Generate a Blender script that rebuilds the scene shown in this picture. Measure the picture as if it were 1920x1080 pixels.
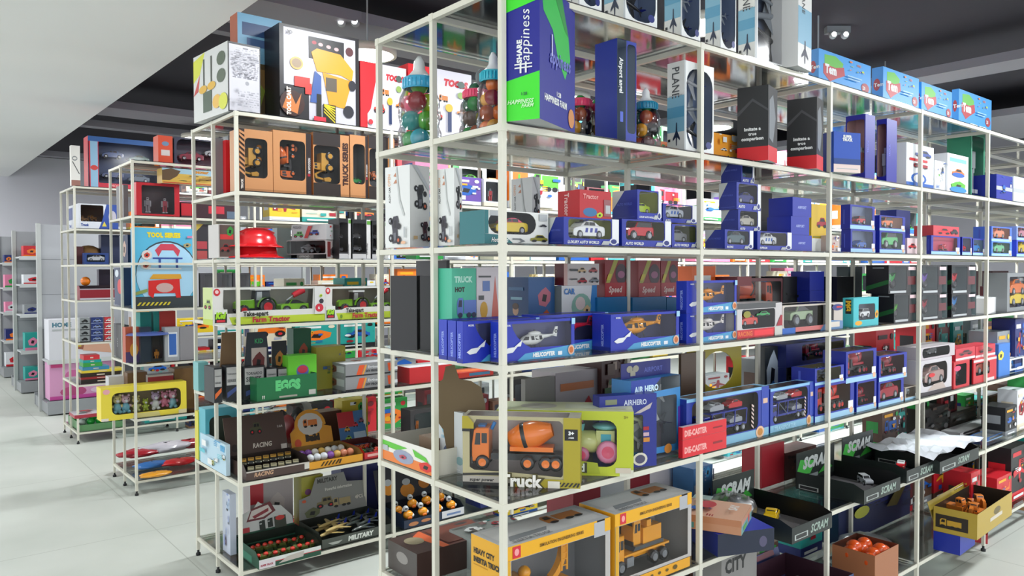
import bpy, math, random
from mathutils import Vector, Matrix
sc = bpy.context.scene
C = sc.collection
for o in list(bpy.data.objects): bpy.data.objects.remove(o)

# ---------------------------------------------------------------- camera, world, exposure
FOC, CX, CY, CZ = 1442.45, -1.2342, -1.5266, 1.5
YAW, PIT, ROL = 0.8788, -0.0234, -0.0026
FW = Vector((math.cos(YAW)*math.cos(PIT), math.sin(YAW)*math.cos(PIT), math.sin(PIT)))
R0 = Vector((math.sin(YAW), -math.cos(YAW), 0)); U0 = R0.cross(FW)
RI = R0*math.cos(ROL) + U0*math.sin(ROL); UP = -R0*math.sin(ROL) + U0*math.cos(ROL)
CAM = Vector((CX, CY, CZ))
cd = bpy.data.cameras.new('camera'); co = bpy.data.objects.new('camera', cd); C.objects.link(co)
cd.sensor_width = 36; cd.lens = FOC*36/1920; cd.clip_start = .05; cd.clip_end = 100
co.matrix_world = Matrix(((RI.x, UP.x, -FW.x, CX), (RI.y, UP.y, -FW.y, CY), (RI.z, UP.z, -FW.z, CZ), (0, 0, 0, 1)))
sc.camera = co
vs = sc.view_settings
vs.view_transform = 'Standard'; vs.look = 'None'; vs.gamma = 1; vs.use_curve_mapping = False
vs.exposure = EXPOSURE = 0.42
w = bpy.data.worlds.new('world'); sc.world = w; w.use_nodes = True
w.node_tree.nodes['Background'].inputs[0].default_value = (.93, .955, 1, 1)
w.node_tree.nodes['Background'].inputs[1].default_value = 1.35
sc.cycles.transparent_max_bounces = 40
sc.cycles.max_bounces = 8
sc.cycles.diffuse_bounces = 3
sc.cycles.caustics_reflective = False
sc.cycles.caustics_refractive = False

# aisle lighting of the shop: rows of ceiling luminaires (their housings are built further down)
LAMPS = [  # x, y, radius, watts
    (0.7, 1.25, .17, 14), (2.47, 1.25, .17, 40), (4.1, 1.4, .17, 70), (5.73, 1.66, .17, 80), (7.5, 1.66, .17, 60),
    (1.27, 2.97, .17, 16), (3.2, 3.1, .17, 50), (5.2, 3.1, .17, 60), (7.4, 3.1, .17, 60),
    (1.5, 5.0, .17, 34), (3.9, 5.0, .17, 44), (6.6, 5.0, .17, 44), (1.47, 6.95, .17, 34), (4.2, 6.95, .17, 34),
    (3.3, -1.3, .17, 36), (5.4, -1.3, .17, 60), (1.2, -1.9, .17, 8)]
SOFFIT_FILL_LAMPS = [(-1.9, 1.2, .3, 6), (-1.9, 4.2, .3, 10), (-1.9, 7.2, .3, 14), (-1.9, 10.6, .3, 50), (-.9, -2.6, .3, 4)]  # unseen lamps, added as fill for the walkway floor and back wall
Z_SOFFIT, Z_CEIL = 3.0, 3.35
def area(x, y, z, r, watts, col=(1, 1, 1)):
    l = bpy.data.lights.new('luminaire_light', 'AREA'); l.shape = 'DISK'; l.size = 2*r; l.energy = watts; l.color = col
    o = bpy.data.objects.new('luminaire_light', l); o.location = (x, y, z); C.objects.link(o); return o

# ---------------------------------------------------------------- projecting a pixel onto a real plane of the room
def proj(P):
    d = Vector(P) - CAM; z = d.dot(FW); return 960 + FOC*d.dot(RI)/z, 540 - FOC*d.dot(UP)/z
def along(P, e, px):
    """t so that P+t*e falls in image column px"""
    k = (px-960)/FOC; P = Vector(P) - CAM; e = Vector(e); g = RI - FW*k
    return -P.dot(g)/e.dot(g)
def zat(P, py):
    k = (540-py)/FOC; g = UP - FW*k; P = Vector(P) - CAM
    return P.z + CZ - P.dot(g)/g.z
def onplane(px, py, z):
    d = FW + RI*((px-960)/FOC) + UP*((540-py)/FOC); t = (z-CZ)/d.z; return CAM + d*t

# ---------------------------------------------------------------- colours and materials
def S(c):
    if isinstance(c, str):
        c = PAL.get(c, c)
        c = c.lstrip('#'); c = [int(c[i:i+2], 16)/255 for i in (0, 2, 4)]
        return tuple((x/12.92 if x <= .04045 else ((x+.055)/1.055)**2.4) for x in c)
    return c
PAL = dict(white='ecefee', cream='dfe0d2', offwhite='d3d8d6', grey='8d9193', lgrey='b4b9bb', dgrey='4a4c4e', black='191a1c', charcoal='2b2c2e',
    navy='1c2a78', royal='1b2c9c', blue='1f5fb8', sky='4aa6dc', azure='2a8ad8', pale='9fd0e6', cyan='30b4c8', teal='1f9c98', aqua='7fd0cc',
    green='2c9a44', lime='b7d42a', leaf='5cb936', dkgreen='14573a', olive='8f8a2a', yellow='f0d020', amber='eda81c', orange='f07a1e', rust='b4501e',
    red='cf1f28', crimson='a3182a', maroon='5e1c22', pink='ef8fb4', rose='f04c74', purple='6b4aa8', brown='5c4030', kraft='b98a5e', card='8a7458',
    tan='cdb083', sand='dcc9a0', skin='e6b596', peach='e7b793', silver='a9adb2', steel='7d858c')
MAT = {}
def mat(name, rough=.5, metal=0, spec=.5, coat=0, attr=True, col=None, bump=None, emis=0, noise=None):
    m = bpy.data.materials.new(name); m.use_nodes = True; nt = m.node_tree; b = nt.nodes['Principled BSDF']
    b.inputs['Roughness'].default_value = rough; b.inputs['Metallic'].default_value = metal
    b.inputs['Specular IOR Level'].default_value = spec; b.inputs['Coat Weight'].default_value = coat
    if attr:
        a = nt.nodes.new('ShaderNodeAttribute'); a.attribute_name = 'Col'; nt.links.new(a.outputs['Color'], b.inputs['Base Color'])
    else:
        b.inputs['Base Color'].default_value = (*S(col), 1)
    if noise:   # (scale, colour a, colour b, detail)
        tc = nt.nodes.new('ShaderNodeTexCoord'); n = nt.nodes.new('ShaderNodeTexNoise'); r = nt.nodes.new('ShaderNodeValToRGB')
        n.inputs['Scale'].default_value = noise[0]; n.inputs['Detail'].default_value = noise[3]
        r.color_ramp.elements[0].position = .35; r.color_ramp.elements[1].position = .65
        r.color_ramp.elements[0].color = (*S(noise[1]), 1); r.color_ramp.elements[1].color = (*S(noise[2]), 1)
        nt.links.new(tc.outputs['Object'], n.inputs['Vector']); nt.links.new(n.outputs['Fac'], r.inputs['Fac']); nt.links.new(r.outputs['Color'], b.inputs['Base Color'])
    if bump:
        tc = nt.nodes.new('ShaderNodeTexCoord'); n = nt.nodes.new('ShaderNodeTexNoise'); bp = nt.nodes.new('ShaderNodeBump')
        n.inputs['Scale'].default_value = bump[0]; bp.inputs['Strength'].default_value = bump[1]; bp.inputs['Distance'].default_value = .01
        nt.links.new(tc.outputs['Object'], n.inputs['Vector']); nt.links.new(n.outputs['Fac'], bp.inputs['Height']); nt.links.new(bp.outputs['Normal'], b.inputs['Normal'])
    if emis:
        b.inputs['Emission Color'].default_value = (*S(col or 'ffffff'), 1); b.inputs['Emission Strength'].default_value = emis
    MAT[name] = m; return m
def clear(name, tint, refl, rough=.05, base=.0):
    m = bpy.data.materials.new(name); m.use_nodes = True; nt = m.node_tree; nt.nodes.clear()
    out = nt.nodes.new('ShaderNodeOutputMaterial'); mix = nt.nodes.new('ShaderNodeMixShader'); t = nt.nodes.new('ShaderNodeBsdfTransparent')
    g = nt.nodes.new('ShaderNodeBsdfGlossy'); f = nt.nodes.new('ShaderNodeFresnel'); a = nt.nodes.new('ShaderNodeMath')
    t.inputs[0].default_value = (*tint, 1); g.inputs['Roughness'].default_value = rough; f.inputs[0].default_value = 1.45
    a.operation = 'MULTIPLY_ADD'; a.inputs[1].default_value = refl; a.inputs[2].default_value = base; a.use_clamp = True
    nt.links.new(f.outputs[0], a.inputs[0]); nt.links.new(a.outputs[0], mix.inputs[0]); nt.links.new(t.outputs[0], mix.inputs[1]); nt.links.new(g.outputs[0], mix.inputs[2]); nt.links.new(mix.outputs[0], out.inputs[0])
    MAT[name] = m; return m
mat('card', .38, spec=.5); mat('raw_card', .85, spec=.2); mat('plastic', .22, spec=.6, coat=.2); mat('rubber', .7, spec=.3)
mat('metal', .3, .9); mat('paint_white', .35, attr=False, col='d9d7c8'); mat('fabric', .9, spec=.1)
mat('lamp', .4, attr=False, col='ffffff', emis=9)
clear('shelf_glass', (.955, .975, .968), .9); clear('film', (.975, .975, .985), .45, .12, .015); clear('jar_wall', (.95, .96, .96), .8, .08, .03)
clear('bag_film', (.93, .94, .95), .5, .3, .05)

# ---------------------------------------------------------------- mesh builder
class MB:
    def __init__(s): s.v = []; s.f = []; s.c = []; s.sm = []
    def poly(s, pts, col, sm=False):
        n = len(s.v); s.v += [tuple(p) for p in pts]; s.f.append(tuple(range(n, n+len(pts)))); s.c.append(S(col)); s.sm.append(sm)
    def grid(s, rows, col, closed=True, sm=True):
        n0 = len(s.v); m = len(rows[0])
        for r in rows: s.v += [tuple(p) for p in r]
        for i in range(len(rows)-1):
            for j in range(m if closed else m-1):
                a = n0+i*m+j; b = n0+i*m+(j+1) % m
                s.f.append((a, b, b+m, a+m)); s.c.append(S(col[i] if isinstance(col, list) else col)); s.sm.append(sm)
    def box(s, x0, x1, y0, y1, z0, z1, col, top=None, front=None, side=None, bottom=None):
        p = [(x0, y0, z0), (x1, y0, z0), (x1, y1, z0), (x0, y1, z0), (x0, y0, z1), (x1, y0, z1), (x1, y1, z1), (x0, y1, z1)]
        for idx, c in (((0, 3, 2, 1), bottom), ((4, 5, 6, 7), top), ((0, 1, 5, 4), front), ((1, 2, 6, 5), side), ((2, 3, 7, 6), None), ((3, 0, 4, 7), side)):
            s.poly([p[i] for i in idx], c or col)
        return s
    def prism(s, prof, y0, y1, col, cap=None, bev=0):
        """side profile in (x,z) pushed from y0 to y1; bev pulls the end caps in for a soft edge"""
        cx = sum(p[0] for p in prof)/len(prof); cz = sum(p[1] for p in prof)/len(prof)
        def ring(y, k): return [(cx+(x-cx)*(1-k), y, cz+(z-cz)*(1-k)) for x, z in prof]
        if bev: rows = [ring(y0, bev*1.2), ring(y0+bev*(y1-y0)*.4, 0), ring(y1-bev*(y1-y0)*.4, 0), ring(y1, bev*1.2)]
        else: rows = [ring(y0, 0), ring(y1, 0)]
        s.grid(rows, col, sm=False); s.poly(rows[0], cap or col); s.poly(rows[-1][::-1], cap or col); return s
    def tube(s, a, b, r0, r1=None, n=10, col='white', cap=None, sm=True):
        a = Vector(a); b = Vector(b); d = (b-a).normalized(); u = d.orthogonal().normalized(); v = d.cross(u); r1 = r0 if r1 is None else r1
        rows = [[p+(u*math.cos(t)+v*math.sin(t))*r for t in [2*math.pi*i/n for i in range(n)]] for p, r in ((a, r0), (b, r1))]
        s.grid(rows, col, sm=sm); s.poly(rows[0][::-1], cap or col); s.poly(rows[1], cap or col); return s
    def lathe(s, prof, col, n=16, c=(0, 0, 0), sx=1, sy=1, ax='z'):
        rows = []
        for r, z in prof:
            q = [(r*sx*math.cos(2*math.pi*i/n), r*sy*math.sin(2*math.pi*i/n), z) for i in range(n)]
            if ax == 'x': q = [(k[2], k[0], k[1]) for k in q]
            if ax == 'y': q = [(k[0], k[2], k[1]) for k in q]
            rows.append([(p[0]+c[0], p[1]+c[1], p[2]+c[2]) for p in q])
        s.grid(rows, col); return s
    def ball(s, c, rx, col, ry=None, rz=None, n=10, m=6):
        ry = ry or rx; rz = rz or rx
        rows = [[(c[0]+rx*math.sin(a)*math.cos(2*math.pi*i/n), c[1]+ry*math.sin(a)*math.sin(2*math.pi*i/n), c[2]+rz*math.cos(a)) for i in range(n)] for a in [math.pi*(.02+.96*j/m) for j in range(m+1)]]
        s.grid(rows, col); s.poly(rows[0], col, True); s.poly(rows[-1][::-1], col, True); return s
    def add(s, o, M=None):
        n = len(s.v); s.v += [tuple(M @ Vector(p)) for p in o.v] if M else o.v
        s.f += [tuple(i+n for i in f) for f in o.f]; s.c += o.c; s.sm += o.sm; return s
    def mesh(s, name, m):
        me = bpy.data.meshes.new(name); me.from_pydata(s.v, [], s.f)
        at = me.color_attributes.new('Col', 'FLOAT_COLOR', 'CORNER'); buf = []
        for f, c in zip(s.f, s.c): buf += [c[0], c[1], c[2], 1]*len(f)
        at.data.foreach_set('color', buf); me.polygons.foreach_set('use_smooth', s.sm)
        me.materials.append(MAT[m]); me.update(); return me
    def build(s, name, m='card', parent=None, loc=None, rz=0):
        o = bpy.data.objects.new(name, s.mesh(name, m)); C.objects.link(o)
        if parent: o.parent = parent
        if loc is not None: o.location = loc
        if rz: o.rotation_euler.z = rz
        return o
def empty(name, loc, rz=0):
    o = bpy.data.objects.new(name, None); o.empty_display_size = .05; o.location = loc; o.rotation_euler.z = rz; C.objects.link(o); return o
LABELS = {}
def tag(o, label=None, cat=None, group=None, kind=None):
    if label: o['label'] = label
    if cat: o['category'] = cat
    if group: o['group'] = group
    if kind: o['kind'] = kind
    return o
def structure(name, mb, m):
    return tag(mb.build(name, m), kind='structure')
def copy_tree(o, parent=None):
    c = o.copy(); C.objects.link(c); c.parent = parent
    for ch in [k for k in bpy.data.objects if k.parent == o]: copy_tree(ch, c)
    return c

# ---------------------------------------------------------------- lettering: built-in font turned to flat print
TXT = {}
def text2d(t, bold=.03, shear=0):
    k = (t, bold, shear)
    if k not in TXT:
        cu = bpy.data.curves.new('t', 'FONT'); cu.body = t; cu.resolution_u = 2; cu.offset = bold; cu.shear = shear; cu.space_character = 1.05; cu.fill_mode = 'FRONT'
        ob = bpy.data.objects.new('t', cu); C.objects.link(ob)
        bpy.context.view_layer.update()
        me = bpy.data.meshes.new_from_object(ob.evaluated_get(bpy.context.evaluated_depsgraph_get()))
        V = [(v.co.x, v.co.y) for v in me.vertices]; F = [tuple(p.vertices) for p in me.polygons]
        bpy.data.objects.remove(ob); bpy.data.curves.remove(cu); bpy.data.meshes.remove(me)
        x0 = min(v[0] for v in V); x1 = max(v[0] for v in V)
        TXT[k] = ([((x-x0)/.7, y/.7) for x, y in V], F, (x1-x0)/.7)
    return TXT[k]

class Face:
    """flat print laid on one face of a thing; coordinates 0..1 in both directions"""
    def __init__(s, mb, o, U, V, W, H):
        s.mb = mb; s.o = Vector(o); s.U = Vector(U); s.V = Vector(V); s.N = s.U.cross(s.V); s.W = W; s.H = H; s.k = 1
    def P(s, x, y, k): return s.o + s.U*(x*s.W) + s.V*(y*s.H) + s.N*(k*.00035)
    def poly(s, pts, col): s.mb.poly([s.P(x, y, s.k) for x, y in pts], col); s.k += 1
    def ell(s, cx, cy, rx, ry, col, n=14): s.poly([(cx+rx*math.cos(2*math.pi*i/n), cy+ry*math.sin(2*math.pi*i/n)) for i in range(n)], col)
    def text(s, x, y, h, t, col, w=None, rot=0, al='l', bold=.03, shear=0, line=None):
        V, F, tw = text2d(t, bold, shear); hh = h*s.H; sx = hh
        if rot: 
            lim = (w*s.H) if w else None
        else: lim = (w*s.W) if w else None
        hh2 = (h*s.W) if rot else hh; sx = hh2
        if lim and tw*sx > lim:
            q = lim/(tw*sx); sx = lim/tw
            if q < .8: hh2 *= q/.8
        elif lim and al == 'f': sx = lim/tw
        L = tw*sx; ox = {'l': 0, 'f': 0, 'c': -L/2, 'r': -L}[al]
        def T(a, b):
            a = a*sx+ox; b = b*hh2
            if rot == 90: a, b = -b, a
            if rot == -90: a, b = b, -a
            return s.o + s.U*(x*s.W+a) + s.V*(y*s.H+b) + s.N*(s.k*.00035)
        n = len(s.mb.v); s.mb.v += [tuple(T(a, b)) for a, b in V]
        for f in F: s.mb.f.append(tuple(i+n for i in f)); s.mb.c.append(S(col)); s.mb.sm.append(False)
        s.k += 1
    def sil(s, kind, cx, cy, w, h, col, col2='black'):
        for pts, c in SIL[kind]:
            s.poly([(cx+(x-.5)*w, cy+(y-.5)*h) for x, y in pts], {0: col, 1: col2}.get(c, c))
    def busy(s, x0, y0, x1, y1, seed, pal, n=14):
        r = random.Random(seed)
        for i in range(n):
            a = r.uniform(x0, x1); b = r.uniform(y0, y1); ww = (x1-x0)*r.uniform(.06, .28); hh = (y1-y0)*r.uniform(.05, .25); c = r.choice(pal); k = r.random()
            a1 = min(a+ww, x1); b1 = min(b+hh, y1)
            if k < .3: s.poly([(a, b), (a1, b), (a1, b1), (a, b1)], c)
            elif k < .55: s.ell((a+a1)/2, (b+b1)/2, (a1-a)/2, (b1-b)/2, c, 9)
            elif k < .8: s.sil(r.choice(['car', 'truck', 'blob']), (a+a1)/2, (b+b1)/2, max(a1-a, .02), max(b1-b, .02), c)
            else:
                for j in range(3): s.poly([(a, b+j*hh*.28), (a1, b+j*hh*.28), (a1, b+j*hh*.28+hh*.12), (a, b+j*hh*.28+hh*.12)], c)
    def run(s, ops):
        for op in ops:
            k = op[0]
            if k == 'r': x0, y0, x1, y1, c = op[1:]; s.poly([(x0, y0), (x1, y0), (x1, y1), (x0, y1)], c)
            elif k == 'e': s.ell(*op[1:])
            elif k == 'p': s.poly(op[1], op[2])
            elif k == 't': s.text(*op[1:6], **(op[6] if len(op) > 6 else {}))
            elif k == 'b': s.busy(*op[1:])
            elif k == 's': s.sil(*op[1:])
            elif k == 'frame':
                t, c = op[1], op[2]; a = t*min(s.W, s.H)/s.W; b = t*min(s.W, s.H)/s.H
                s.poly([(0, 0), (1, 0), (1, b), (0, b)], c); s.poly([(0, 1-b), (1, 1-b), (1, 1), (0, 1)], c); s.poly([(0, b), (a, b), (a, 1-b), (0, 1-b)], c); s.poly([(1-a, b), (1, b), (1, 1-b), (1-a, 1-b)], c)
            elif k == 'lines':
                x0, y0, x1, y1, n_, c, sd = op[1:]; r = random.Random(sd)
                for i in range(n_):
                    y = y0+(y1-y0)*i/n_; x = x0+r.uniform(0, .1)*(x1-x0)
                    while x < x1:
                        ln = r.uniform(.03, .22)*(x1-x0); hh = (y1-y0)/n_*r.choice([.25, .4, .75]); xe = min(x+ln, x1); s.poly([(x, y), (xe, y), (xe, y+hh), (x, y+hh)], c if isinstance(c, str) else r.choice(c)); x = xe+r.uniform(.02, .1)*(x1-x0)
            elif k == 'haz':   # hazard stripes across a strip
                x0, y0, x1, y1, c, n = op[1:]
                for i in range(n):
                    if (y1-y0)*s.H > (x1-x0)*s.W:
                        a = y0+(y1-y0)*i/n; h = (y1-y0)/n*.5; q = min((x1-x0)*s.W/s.H*.8, y1-a-h); s.poly([(x0, a+q), (x1, a), (x1, a+h), (x0, a+h+q)], c)
                    else:
                        a = x0+(x1-x0)*i/n; h = (x1-x0)/n*.5; q = min((y1-y0)*s.H/s.W*.8, x1-a-h); s.poly([(a, y0), (a+h, y0), (a+h+q, y1), (a+q, y1)], c)
def circ(cx, cy, r, n=10): return [(cx+r*math.cos(2*math.pi*i/n), cy+r*math.sin(2*math.pi*i/n)) for i in range(n)]
SIL = {
 'car': [([(0, .2), (.02, .5), (.25, .58), (.38, .9), (.72, .9), (.88, .58), (1, .5), (1, .2)], 0), ([(.31, .58), (.41, .82), (.69, .82), (.81, .58)], 1), (circ(.22, .2, .14), 1), (circ(.78, .2, .14), 1)],
 'truck': [([(0, .2), (0, .75), (.08, .95), (.3, .95), (.3, .2)], 0), ([(.34, .25), (.34, .85), (1, .85), (1, .25)], 0), ([(.05, .55), (.1, .85), (.24, .85), (.24, .55)], 1), (circ(.15, .18, .12), 1), (circ(.6, .18, .12), 1), (circ(.86, .18, .12), 1)],
 'blob': [([(.1, .1), (.6, 0), (.95, .3), (1, .7), (.6, 1), (.3, .85), (0, .6)], 0), ([(.3, .3), (.6, .25), (.7, .6), (.4, .65)], 1)],
 'buggy': [([(.35, 0), (.62, .02), (.7, .3), (.66, .62), (.78, .8), (.7, 1), (.42, .98), (.3, .7), (.36, .45)], 0), ([(.42, .55), (.6, .58), (.62, .85), (.46, .84)], 1), ([(.44, .1), (.6, .12), (.6, .4), (.42, .38)], '6a6c74'), (circ(.25, .82, .13), 1), (circ(.28, .2, .15), 1), (circ(.8, .62, .12), 1), (circ(.78, .12, .16), 1), (circ(.28, .2, .06), 'silver'), (circ(.78, .12, .07), 'c8603c'), (circ(.25, .82, .05), 'silver')],
 'plane': [([(.45, 0), (.56, .0), (.6, .35), (1, .2), (1, .3), (.62, .62), (.6, .95), (.52, 1), (.45, .95), (.42, .62), (0, .3), (0, .2), (.42, .35)], 0)],
 'heli': [([(0, .35), (.1, .6), (.35, .7), (.6, .55), (.92, .6), (.97, .95), (1, .95), (1, .4), (.6, .4), (.4, .2), (.1, .2)], 0), ([(.05, .4), (.12, .57), (.22, .57), (.22, .4)], 1)],
 'jeep': [([(.0, .3), (.05, .6), (.3, .62), (.36, .95), (.85, .95), (.9, .6), (1, .55), (1, .3)], 0), ([(.38, .62), (.42, .85), (.6, .85), (.6, .62)], 1), ([(.64, .62), (.64, .85), (.8, .85), (.83, .62)], 1), (circ(.2, .25, .19), 1), (circ(.8, .25, .19), 1), (circ(.2, .25, .08), 'red'), (circ(.8, .25, .08), 'red')],
}

# ---------------------------------------------------------------- the room
PAL.update(floor='c4cbc5')
def floor_material():
    m = bpy.data.materials.new('floor_paint'); m.use_nodes = True; nt = m.node_tree; b = nt.nodes['Principled BSDF']; L = nt.links
    tc = nt.nodes.new('ShaderNodeTexCoord'); n = nt.nodes.new('ShaderNodeTexNoise'); r = nt.nodes.new('ShaderNodeValToRGB'); br = nt.nodes.new('ShaderNodeTexBrick'); mx = nt.nodes.new('ShaderNodeMix')
    n.inputs['Scale'].default_value = 1.3; n.inputs['Detail'].default_value = 6; L.new(tc.outputs['Object'], n.inputs['Vector']); L.new(n.outputs['Fac'], r.inputs['Fac'])
    r.color_ramp.elements[0].color = (*S('bcc2ba'), 1); r.color_ramp.elements[1].color = (*S('ccd0c9'), 1); r.color_ramp.elements[0].position = .3; r.color_ramp.elements[1].position = .7
    br.inputs['Scale'].default_value = 1; br.inputs['Brick Width'].default_value = 1.6; br.inputs['Row Height'].default_value = 1.6; br.inputs['Mortar Size'].default_value = .003; br.offset = 0
    L.new(tc.outputs['Object'], br.inputs['Vector']); mx.data_type = 'RGBA'; L.new(br.outputs['Fac'], mx.inputs[0]); L.new(r.outputs['Color'], mx.inputs[6]); mx.inputs[7].default_value = (*S('a9aea6'), 1)
    L.new(mx.outputs[2], b.inputs['Base Color']); b.inputs['Roughness'].default_value = .42; b.inputs['Specular IOR Level'].default_value = .4; MAT['floor_paint'] = m
floor_material()
mat('wall_paint', .8, attr=False, col='e8e8f0', spec=.2); mat('soffit_paint', .85, spec=.1, noise=(.35, 'eceeee', 'f4f5f4', 2), attr=False, col='f0f2f2')
mat('ceiling_dark', .8, attr=False, col='3a383e', spec=.2); mat('beam_paint', .7, attr=False, col='8b8a91', spec=.2)
structure('floor', MB().box(-6, 16, -5, 13.2, -.1, 0, 'floor'), 'floor_paint')
structure('wall_back', MB().box(-6, 16, 13.0, 13.2, 0, 3.4, 'white'), 'wall_paint')
structure('wall_right', MB().box(15.8, 16, -5, 13.0, 0, 3.4, 'white'), 'wall_paint')
structure('baseboard_back', MB().box(-6, 16, 12.985, 13.0, 0, .1, 'white'), 'beam_paint')
XS = .43
structure('ceiling', MB().box(-6, XS, -5, 13.0, Z_SOFFIT, Z_SOFFIT+.42, 'white'), 'soffit_paint')
structure('ceiling_black', MB().box(XS, 16, -5, 13.0, Z_CEIL, Z_CEIL+.1, 'white'), 'ceiling_dark')
n = 0
for x0, x1, y0, y1, z0 in [(XS, 5.2, 3.0, 3.55, 3.12), (XS, 5.2, 3.95, 4.05, 3.18), (XS, 5.2, 6.55, 7.0, 3.05), (XS, 5.2, 7.7, 7.84, 3.05), (XS, 5.2, 10.2, 10.35, 3.02),
                           (5.3, 5.65, -5, 12.99, 3.05), (7.6, 9.3, -5, 12.99, 3.05)]:
    n += 1; structure(f'trim_{n}', MB().box(x0, x1, y0, y1, z0, z0+.07, 'white'), 'beam_paint')

def lamp(x, y, z, r, watts, where, col=(.95, .98, 1), cord=False):
    t = tag(empty('ceiling_light', (x, y, z)), f'round white ceiling lamp {where}', 'ceiling light', 'round ceiling lamps')
    MB().lathe([(r*1.0, .0), (r*1.12, .0), (r*1.12, .045), (r*.3, .05), (.001, .05)], 'white', 28).build('housing', 'paint_white', t)
    MB().lathe([(.001, .001), (r, .001)], 'white', 28).build('diffuser', 'lamp', t)
    if cord: MB().tube((0, 0, .05), (0, 0, Z_CEIL-z), .006, n=8, col='lgrey').build('cord', 'plastic', t)
    l = area(0, 0, -.012, r, watts, col); l.parent = t
def aisle(y): return 'aisle before the front rack' if y < 0 else ('aisle behind the front rack' if y < 2 else ('aisle before the third rack' if y < 4 else ('aisle before the fourth rack' if y < 6 else 'aisle behind the fourth rack')))
NTH = ['first', 'second', 'third', 'fourth', 'fifth', 'sixth', 'seventh', 'eighth', 'ninth', 'tenth', 'eleventh', 'twelfth']
cnt = {}
for x, y, r, e in LAMPS:
    k = cnt[aisle(y)] = cnt.get(aisle(y), -1)+1
    lamp(x, y, 2.9, r, e, f'over the {aisle(y)}, {NTH[k]} from its end', cord=True)
for i, (x, y, r, e) in enumerate(SOFFIT_FILL_LAMPS): lamp(x, y, Z_SOFFIT-.055, r, e, f'added as fill on the pale walkway ceiling, {NTH[i]} along', (1, .99, .97))
P = onplane(1570, 66, 3.2)
for k, (px, py) in enumerate(((655, 45), (1570, 68))):
    P = onplane(px, py, 3.12 if k == 0 else 3.28)
    t = tag(empty('emergency_light', tuple(P), YAW-math.pi/2), 'twin-head emergency lamp on the dark ceiling, ' + ('above the boxed tool cart' if k == 0 else 'above the blue clay boxes'), 'emergency light')
    MB().box(-.09, .09, -.03, .03, .02, .07, 'grey').build('lamp_body', 'plastic', t)
    for s in (-1, 1):
        h = MB().lathe([(.012, -.03), (.026, -.03), (.03, .0), (.015, .03)], 'lgrey', 14, (s*.045, -.02, 0), ax='y').build('lamp_head', 'plastic', t)
        MB().lathe([(.001, -.031), (.018, -.032)], 'white', 12, (s*.045, -.02, 0), ax='y').build('bulb', 'lamp', h)

# ---------------------------------------------------------------- racks: white square tube, glass shelves
ZL = {'A': [2.217, 1.864, 1.556, 1.247, .890, .534, .131], 'B': [2.224, 1.859, 1.547, 1.237, .868, .503, .089]}
ZL['C'] = ZL['D'] = ZL['B']
X0 = {'A': 0, 'B': .058, 'C': .091, 'D': .104}; Y0 = {'A': 0, 'B': 2.018, 'C': 4.007, 'D': 5.993}
BAY, DM, DB, HW = .8197, .3116, .6157, .0078
GL = .0135
def shelf_z(rack, lvl): return ZL[rack][lvl-1]+GL
def rack(key, label, bays, noglass=()):
    x0, y0 = X0[key], Y0[key]; zs = ZL[key]; L = bays*BAY
    t = tag(empty('display_rack', (x0, y0, 0)), label, 'display rack')
    mb = MB().box(-HW, HW, -HW, HW, .03, zs[0]+HW, 'cream')
    for z in zs: mb.box(-HW-.0015, HW+.0015, -HW-.0015, HW+.0015, z-.0115, z+.0095, 'cream')
    pm = mb.mesh('post', 'paint_white'); fm = MB().lathe([(.001, 0), (.012, 0), (.012, .012), (.006, .016), (.006, .034)], 'charcoal', 12).mesh('foot', 'rubber')
    rm = MB().box(0, L, -HW, HW, -HW, HW, 'cream').mesh('rail', 'paint_white'); cm = MB().box(-HW, HW, 0, DB, -HW, HW, 'cream').mesh('cross_rail', 'paint_white')
    gm = MB().box(.006, BAY-.006, -.004, DB+.004, HW, GL-.0003, 'white').mesh('glass_shelf', 'shelf_glass')
    def ob(n, me, p, loc):
        o = bpy.data.objects.new(n, me); C.objects.link(o); o.parent = p; o.location = loc; return o
    for i in range(bays+1):
        for y in (0, DM, DB):
            p = ob('post', pm, t, (i*BAY, y, 0)); ob('rubber_foot', fm, p, (0, 0, 0))
        for z in zs: ob('cross_rail', cm, t, (i*BAY, 0, z))
    for z in zs:
        for y in (0, DM, DB): ob('rail', rm, t, (0, y, z))
    for li, z in enumerate(zs):
        for i in range(bays):
            if (li+1, i) not in noglass: ob('glass_shelf', gm, t, (i*BAY, 0, z))
    return t
rack('A', 'front white tube rack with glass shelves, nearest and tallest in view', 7)
rack('B', 'second white tube rack, behind the front one, with farm tractor boxes', 9)
rack('C', 'third white tube rack, holding the tool series box', 7, noglass=((3, 0),))
rack('D', 'fourth white tube rack, last before the grey pegboard shelving', 5)

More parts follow.
